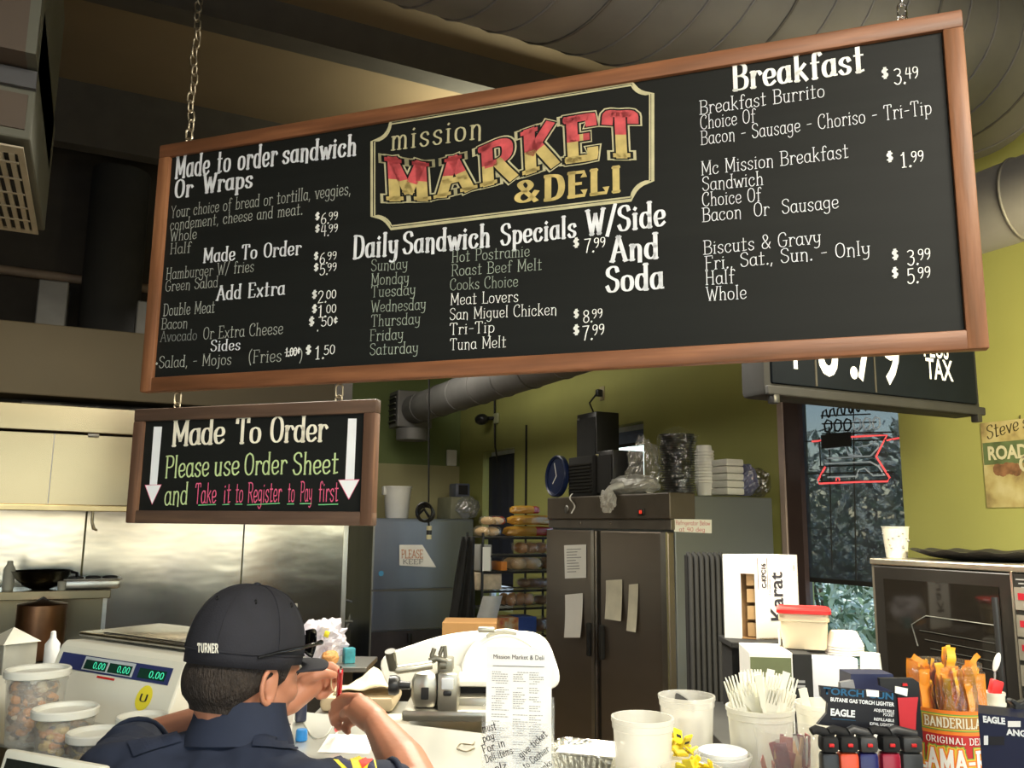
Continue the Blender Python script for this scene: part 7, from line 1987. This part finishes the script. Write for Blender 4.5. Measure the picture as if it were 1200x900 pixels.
for (r_, z) in prof:
    for j in range(n):
        a = 2*PI*j/n; k = 1 + (.022*math.cos(a*14))*(r_/.23)**3; v.append(c + Vector((r_*k*math.cos(a)*.9, r_*k*math.sin(a)*1.15, z + .004*math.cos(a*14)*(r_/.23)**3)))
mb.add(v, [(i*n+j, i*n+(j+1)%n, (i+1)*n+(j+1)%n, (i+1)*n+j) for i in range(len(prof)-1) for j in range(n)] + [tuple(range(n))[::-1]]); mb.build('tray_body', black, t, smooth=50)

# ================================================================== LIGHTER DISPLAY AND JAR
LD = 1.42
def lp(px, py, d=LD): return at(px, py, d)
card = mat('display_black_card', (.012,.012,.016), .4)
base_c = at(1015, 880, LD); base_c.z = CZ
t = thing('lighter_display', 'black display box for butane torch lighters on the counter', 'display', base_c)
MLx = F3(base_c, RV, UV)
def cardplate(name, pts, d, th, m, par=t, bevel=0):
    P0 = [at(x, y, d) for x, y in pts]; n = len(P0); off = FV*th
    return MB().add(P0 + [p + off for p in P0], [tuple(range(n)), tuple(range(n, 2*n))[::-1]] + [(i, i+n, (i+1)%n+n, (i+1)%n) for i in range(n)]).build(name, m, par, norm=True, bevel=bevel)
cardplate('header_card', [(961,804),(1049,812),(1078,822),(1082,868),(1050,872),(1028,858),(958,849),(969,836),(970,824),(962,816)], LD, .008, card)
cardplate('rear_card', [(997,790),(1046,790),(1050,800),(1052,830),(1000,828),(997,812)], LD+.05, .05, mat('blue_black_card', (.03,.035,.085), .4))
cardplate('rear_card', [(985,800),(1000,797),(1004,815),(985,812)], LD+.045, .01, grey)
lo_ = at(957, 905, LD+.04); 
MB().box((-.088,.045,.001), (.088,.13,.09), MLx).build('tray_box', card, t, bevel=.002)
MB().box((-.088,-.03,.001), (.088,.045,.006), MLx).build('tray_floor', card, t)
def lt(s, px0, py0, px1, hpx, m, bold=0., name='display_lettering', par=t, d=LD-.0015, slope=.085):
    A = at(px0, py0, d); wpx = px1-px0
    dirv = (at(px1, py0+slope*wpx, d) - A); L_ = dirv.length; X = dirv.normalized()
    M = F3(A, X, -FV)
    upv = -(-FV).cross(X)
    M = Matrix.Identity(4); Y_ = (-FV).cross(X)
    for i in range(3): M[i][0], M[i][1], M[i][2], M[i][3] = X[i], Y_[i], -FV[i], A[i]
    h_ = hpx*d/1000
    o = fonttext(s, h_/.7, M, name, m, par, bold=bold)
    # fit to the width
    xs_ = [ (M.inverted() @ (parent_mw(par) @ v.co)).x for v in o.data.vertices]
    k = L_/max(1e-6, max(xs_))
    S = M @ Matrix.Diagonal((k,1,1,1)) @ M.inverted(); pm = parent_mw(par); o.data.transform(pm.inverted() @ S @ pm)
    return o
lw = mat('lettering_white', (.80,.82,.82), .6); lb_ = mat('lettering_blue', (.02,.12,.24), .5)
lt('TORCH GUN', 965, 813, 1047, 7, lb_, .0004); lt('BUTANE GAS TORCH LIGHTER', 973, 821.5, 1048, 4, lw, .0003)
lt('EAGLE', 973, 838, 1002, 7, lw, .0006)
for k, s in enumerate(('ADJUSTABLE', 'POCKET', 'REFILLABLE', 'IDEAL LIGHTER')): lt(s, 1048-(24 if k != 1 else 13)-(5 if k==3 else 0), 833.5+k*5.3, 1048, 3, lw, .00015)
lt('_', 975, 841, 1003, 7, lb_, 0)
cardplate('price_tag', [(1015,808),(1030,809.5),(1030,817),(1016,816)], LD-.002, .001, paper)
# printed torch on the card (red body, black head)
cardplate('printed_red_body', [(1052,818),(1076,817),(1074,836),(1073,858),(1055,856)], LD-.003, .002, mat('print_red', (.55,.03,.04), .5))
cardplate('printed_head', [(1031,795),(1070,795),(1077,800),(1079,828),(1074,830),(1075,818),(1052,817),(1050,812),(1032,804)], LD-.002, .010, black)
cardplate('printed_button', [(1058,801),(1063,801),(1064,804),(1058,804)], LD-.0045, .002, red)
cardplate('price_tag', [(1049,804),(1064,807),(1063,816),(1049,812)], LD-.0045, .001, paper)
# lighters in front
def torch(name, label, px, col, head=blackm, d=LD-.03, hot=True, w=11, top=868):
    P = at(px, 900, d); P.z = CZ + .007; t_ = thing(name, label, 'lighter', P)
    z1 = at(px, top+13, d).z - CZ - .007; r_ = w*d/1000
    MB().rbox((-r_, -.010, 0), (r_, .012, z1), .006, F3(P, RV, UV)).build('fuel_body', col, t_, smooth=40)
    MB().rbox((-r_*.95, -.013, z1+.0005), (r_*.95, .014, z1+.024), .006, F3(P, RV, UV)).build('head', head, t_, smooth=40)
    MB().tube([F3(P, RV, UV) @ Vector((r_*.6,.0,z1+.026)), F3(P, RV, UV) @ Vector((-r_*1.4,-.002,z1+.033)), F3(P, RV, UV) @ Vector((-r_*1.9,-.003,z1+.030))], [.006,.007,.006], 10).build('nozzle', head, t_, smooth=60)
    MB().rbox((-.004,-.0155,z1+.010), (.004,-.012,z1+.015), .001, F3(P, RV, UV)).build('red_button', red, t_, smooth=40)
    return t_
torch('torch_lighter', 'black torch lighter at the left end of the display tray', 972, black, w=10)
torch('torch_lighter', 'orange red torch lighter second from the left in the tray', 994, mat('orange_red_plastic', (.60,.07,.02), .3))
torch('torch_lighter', 'dark blue torch lighter in the middle of the tray', 1017, mat('dark_blue_plastic', (.015,.015,.10), .3), mat('charcoal_plastic', (.045,.045,.045), .45))
torch('torch_lighter', 'dark red torch lighter fourth from the left in the tray', 1043, mat('dark_red_plastic', (.30,.01,.03), .3))
torch('torch_lighter', 'charcoal torch lighter at the right end of the tray', 1068, mat('charcoal_plastic', (.045,.045,.045)), MAT['charcoal_plastic'], w=12)

# jar of candy sticks
JD = 1.60
c = at(1114, 880, JD); c.z = CZ; rJ = 42*JD/1000
hJ = at(1114, 775, JD-.0).z - CZ
t = thing('candy_jar', 'clear plastic jar of orange tamarind candy sticks with a red label', 'jar', c)
clear = sheer('clear_jar_plastic', (.85,.85,.82), .03, .05, .07)
MB().lathe([(rJ*.95,.001),(rJ,.01),(rJ,hJ*.74),(rJ*.96,hJ*.80),(rJ*.90,hJ*.86),(rJ*.90,hJ*.90),(rJ*.95,hJ*.91),(rJ*.95,hJ*.94),(rJ*.89,hJ*.95),(rJ*.89,hJ)], 40, T(*c)).build('jar_wall', clear, t, smooth=35)
jaw = math.atan2(-(c.y), -(c.x))      # direction of the customers from the jar
def jl(u, z, off=.0012):              # u: metres around the jar from the middle of the label
    a = jaw + u/rJ; return c + Vector(((rJ+off)*math.cos(a), (rJ+off)*math.sin(a), z))
def jband(name, z0, z1, m, off, u0=-.085, u1=.085, par=None):
    mb = MB(); mb.sheet(lambda a, b: jl(u0+(u1-u0)*a, z0+(z1-z0)*b, off), 24, 1); return mb.build(name, m, par or t, smooth=80)
zL = hJ*.71
orng = mat('label_orange', (.85,.20,.02), .5, var=.03); lred = mat('label_red', (.50,.02,.02), .5, var=.03); ly = mat('label_yellow', (.80,.55,.06), .5, var=.05); lgr = mat('label_green', (.15,.35,.06), .5); lwh = mat('label_white', (.85,.82,.75), .6); lbr = mat('label_brown', (.42,.20,.04), .5)
jband('label_base', .012, zL, lred, .0010, -.088, .088); jband('label_band', zL-.036, zL+.004, orng, .0014, -.088, .088)
jband('label_band', .012, .022, ly, .0014)
def jtext(s, u0, u1, z, h, m, wt=1.3, off=.0026, arch=0., contrast=.2, name='label_lettering'):
    W_ = text_width(s, 1.2); mb = MB()
    letter(mb, s, lambda x, y: jl(u0+(u1-u0)*x/W_, z + y*h/10 + arch*math.sin(PI*x/W_), off), wt, contrast, 0, 1.2, sub=3); mb.build(name, m, t)
jband('name_plate', zL-.030, zL-.002, lgr, .0018, -.045, .058); jband('name_plate', zL-.028, zL-.004, ly, .0021, -.043, .056); jband('name_plate', zL-.0265, zL-.0055, lbr, .0024, -.0415, .0545)
jtext('BANDERILLA', -.038, .051, zL-.0235, .015, mat('label_pale', (.80,.76,.58), .6), 1.6, .0029)
jtext('EL ORIGINAL DEBE', -.058, .062, zL-.050, .010, lwh, 1.3)
jtext('LAMA·RI'.replace('·', '-'), -.052, .066, zL-.094, .032, lgr, 6.2, .0018); jtext('LAMA-RI', -.052, .066, zL-.094, .032, ly, 5.0, .0022); jtext('LAMA-RI', -.052, .066, zL-.094, .032, orng, 3.6, .0025); jtext('LAMA-RI', -.052, .066, zL-.094, .032, lwh, 2.0, .0029)
for k in range(3): jband('label_small_print', zL-.110-.008*k, zL-.106-.008*k, ly, .0018, -.045, .05)
rnd = random.Random(5); stm = [mat('candy_orange', (.85,.30,.02), .35, var=.2, scale=12), mat('candy_yellow', (.90,.50,.03), .35, var=.2, scale=12), mat('candy_dark', (.30,.06,.02), .4, var=.3, scale=12)]
for i in range(40):
    a = rnd.uniform(0, 2*PI); q = rJ*.80*math.sqrt(rnd.random()); L_ = rnd.uniform(.20,.235)*(hJ/.235)
    if i in (3, 11): L_ *= 1.10
    M = T(c.x+q*math.cos(a), c.y+q*math.sin(a), CZ+.004) @ Rm(rnd.uniform(0,PI),'Z') @ Rm(rnd.uniform(-.05,.05),'X')
    mb = MB(); w_ = rnd.uniform(.008,.012)
    mb.sheet(lambda u, v: M @ Vector(((u-.5)*2*w_, .004*math.sin(v*20+i)+.003*math.sin(u*3), L_*v)), 2, 12, 0)
    mb.sheet(lambda u, v: M @ Vector(((u-.5)*2*w_, .004+.004*math.sin(v*17+i), L_*v*.99)), 2, 12, 0)
    tag(mb.build('candy_stick', stm[0 if rnd.random()<.5 else (1 if rnd.random()<.8 else 2)], smooth=80), 'one of the orange wrapped candy sticks packed in the jar', 'candy', 'candy sticks in the jar')
for (dx, ang, hz_, lb) in ((-.03,-.95,.0,'orange wrapper lying sideways over the left jar rim'), (.005,.12,.0,'tallest yellow candy stick standing out of the jar'), (.03,.85,.0,'orange wrapper leaning to the right out of the jar')):
    M = F3(c + UV*(hJ-.012), RV, UV) @ T(dx,-.01,0) @ Rm(ang,'Y')
    mb = MB(); mb.sheet(lambda u, v: M @ Vector(((u-.5)*(.016 if abs(ang)<.5 else .010), .003*math.sin(v*9), .042*v-.004)), 2, 6); tag(mb.build('candy_wrapper', stm[1 if ang == .12 else 0], smooth=80), lb, 'candy')
# cups with red cap behind the jar
c = at(1166, 830, 1.78); c.z = CZ
t = thing('small_cup_stack', 'stack of small cream cups with a red wrapper, right of the candy jar', 'cups', c)
hs = at(1166, 812, 1.78).z - CZ
for k in range(5): MB().lathe([(.016,.001+.02*k),(.0195,hs-.085+.02*k),(.021,hs-.083+.02*k),(.021,hs-.078+.02*k),(.018,hs-.08+.02*k)], 20, T(*c)).build('cup', cw, t, smooth=40)
tag(MB().rbox((-.011,-.008,0),(.011,.008,.03), .003, F3(c + UV*(hs-.004), RV, UV) @ Rm(.3,'Y')).build('red_wrapper', red, smooth=40), 'red wrapper poking out of the small cream cups', 'wrapper')
c = at(1168, 776, 1.80)
t = thing('plastic_spoon', 'white plastic spoon standing upright among the small cups', 'spoon', Vector((c.x, c.y, c.z-.10)))
MB().ball(c, (.007,.003,.020), 14, F3(Vector((0,0,0)), RV, UV).to_3x3() @ Rm(.35,'Y').to_3x3()).build('bowl', white, t, smooth=70)
q_ = at(1166, 830, 1.78); MB().tube([c - UV*.018 - RV*.005, Vector((q_.x, q_.y, CZ+hs-.03))], .002, 6).build('handle', mat('clear_stem', (.25,.25,.24), .3), t, smooth=60)
# blue lighter box at the right edge
BD = 1.26
bc = at(1180, 900, BD); bc.z = CZ
t = thing('blue_lighter_box', 'dark blue lighter display box at the bottom right corner', 'display', bc)
c1_, c2_, c3_ = at(1146, 836, BD), at(1215, 838, BD), None
wb_ = (c2_-c1_).dot(RV); Mbx = F3(Vector((c1_.x, c1_.y, CZ)), (RV*math.cos(.5)-FV*math.sin(.5)), UV)
bl = mat('blue_smoke_print', (.02,.04,.12), .4, cols=[(.006,.010,.035),(.02,.04,.12),(.12,.22,.36)], scale=14)
MB().box((0,0,.001), (wb_,.07,c1_.z-CZ), Mbx).build('box_body', mat('dark_navy_card', (.010,.014,.045), .4), t, bevel=.001)
MB().box((.004,-.0008,.002), (wb_-.004,.0,(c1_.z-CZ)*.5), Mbx).build('smoke_print', bl, t)
nb_ = Mbx.to_3x3() @ Vector((0, -1, 0)); xb_ = Mbx.to_3x3() @ Vector((1, 0, 0))
def bq(px, py, off=.0015): return onPlane(px, py, c1_ + nb_*off, nb_)
def bt_(s, px0, py0, px1, hpx, bold):
    A, B = bq(px0, py0), bq(px1, py0); M = Matrix.Identity(4)
    for i in range(3): M[i][0], M[i][1], M[i][2], M[i][3] = xb_[i], UV[i], nb_[i], A[i]
    o = fonttext(s, (bq(px0, py0-hpx)-A).length/.7, M, 'display_lettering', lw, t, bold=bold)
    mw = parent_mw(t); xs_ = max((M.inverted() @ (mw @ v.co)).x for v in o.data.vertices); k = (B-A).dot(xb_)/xs_
    o.data.transform(mw.inverted() @ M @ Matrix.Diagonal((k,1,1,1)) @ M.inverted() @ mw)
bt_('EAGLE', 1152, 846, 1178, 7, .0006); bt_('ANGLE', 1180, 861, 1214, 7, .0005)
for nm, pts, m_, dd in (('price_tag', [(1181,845),(1196,845),(1196,852),(1181,852)], paper, .0015), ('small_panel', [(1159,863),(1177,863),(1177,873),(1159,873)], card, .0012), ('small_panel', [(1153,862),(1158,862),(1158,873),(1153,873)], lw, .0016)):
    P0 = [bq(x, y, dd) for x, y in pts]; MB().add(P0, [(3,2,1,0)]).build(nm, m_, t)
tt = thing('box_torch', 'black torch lighter shape standing out above the blue box', 'lighter', Vector((*at(1196, 836, BD+.02).xy, c1_.z)))
pts = [at(x, y, BD+.03) for x, y in ((1190,836),(1190,828),(1184,822),(1188,819),(1196,824),(1206,820),(1206,836))]
n = len(pts); MB().add(pts + [p+FV*.015 for p in pts], [tuple(range(n)), tuple(range(n,2*n))[::-1]] + [(i,i+n,(i+1)%n+n,(i+1)%n) for i in range(n)]).build('head', black, tt, norm=True, bevel=.002)
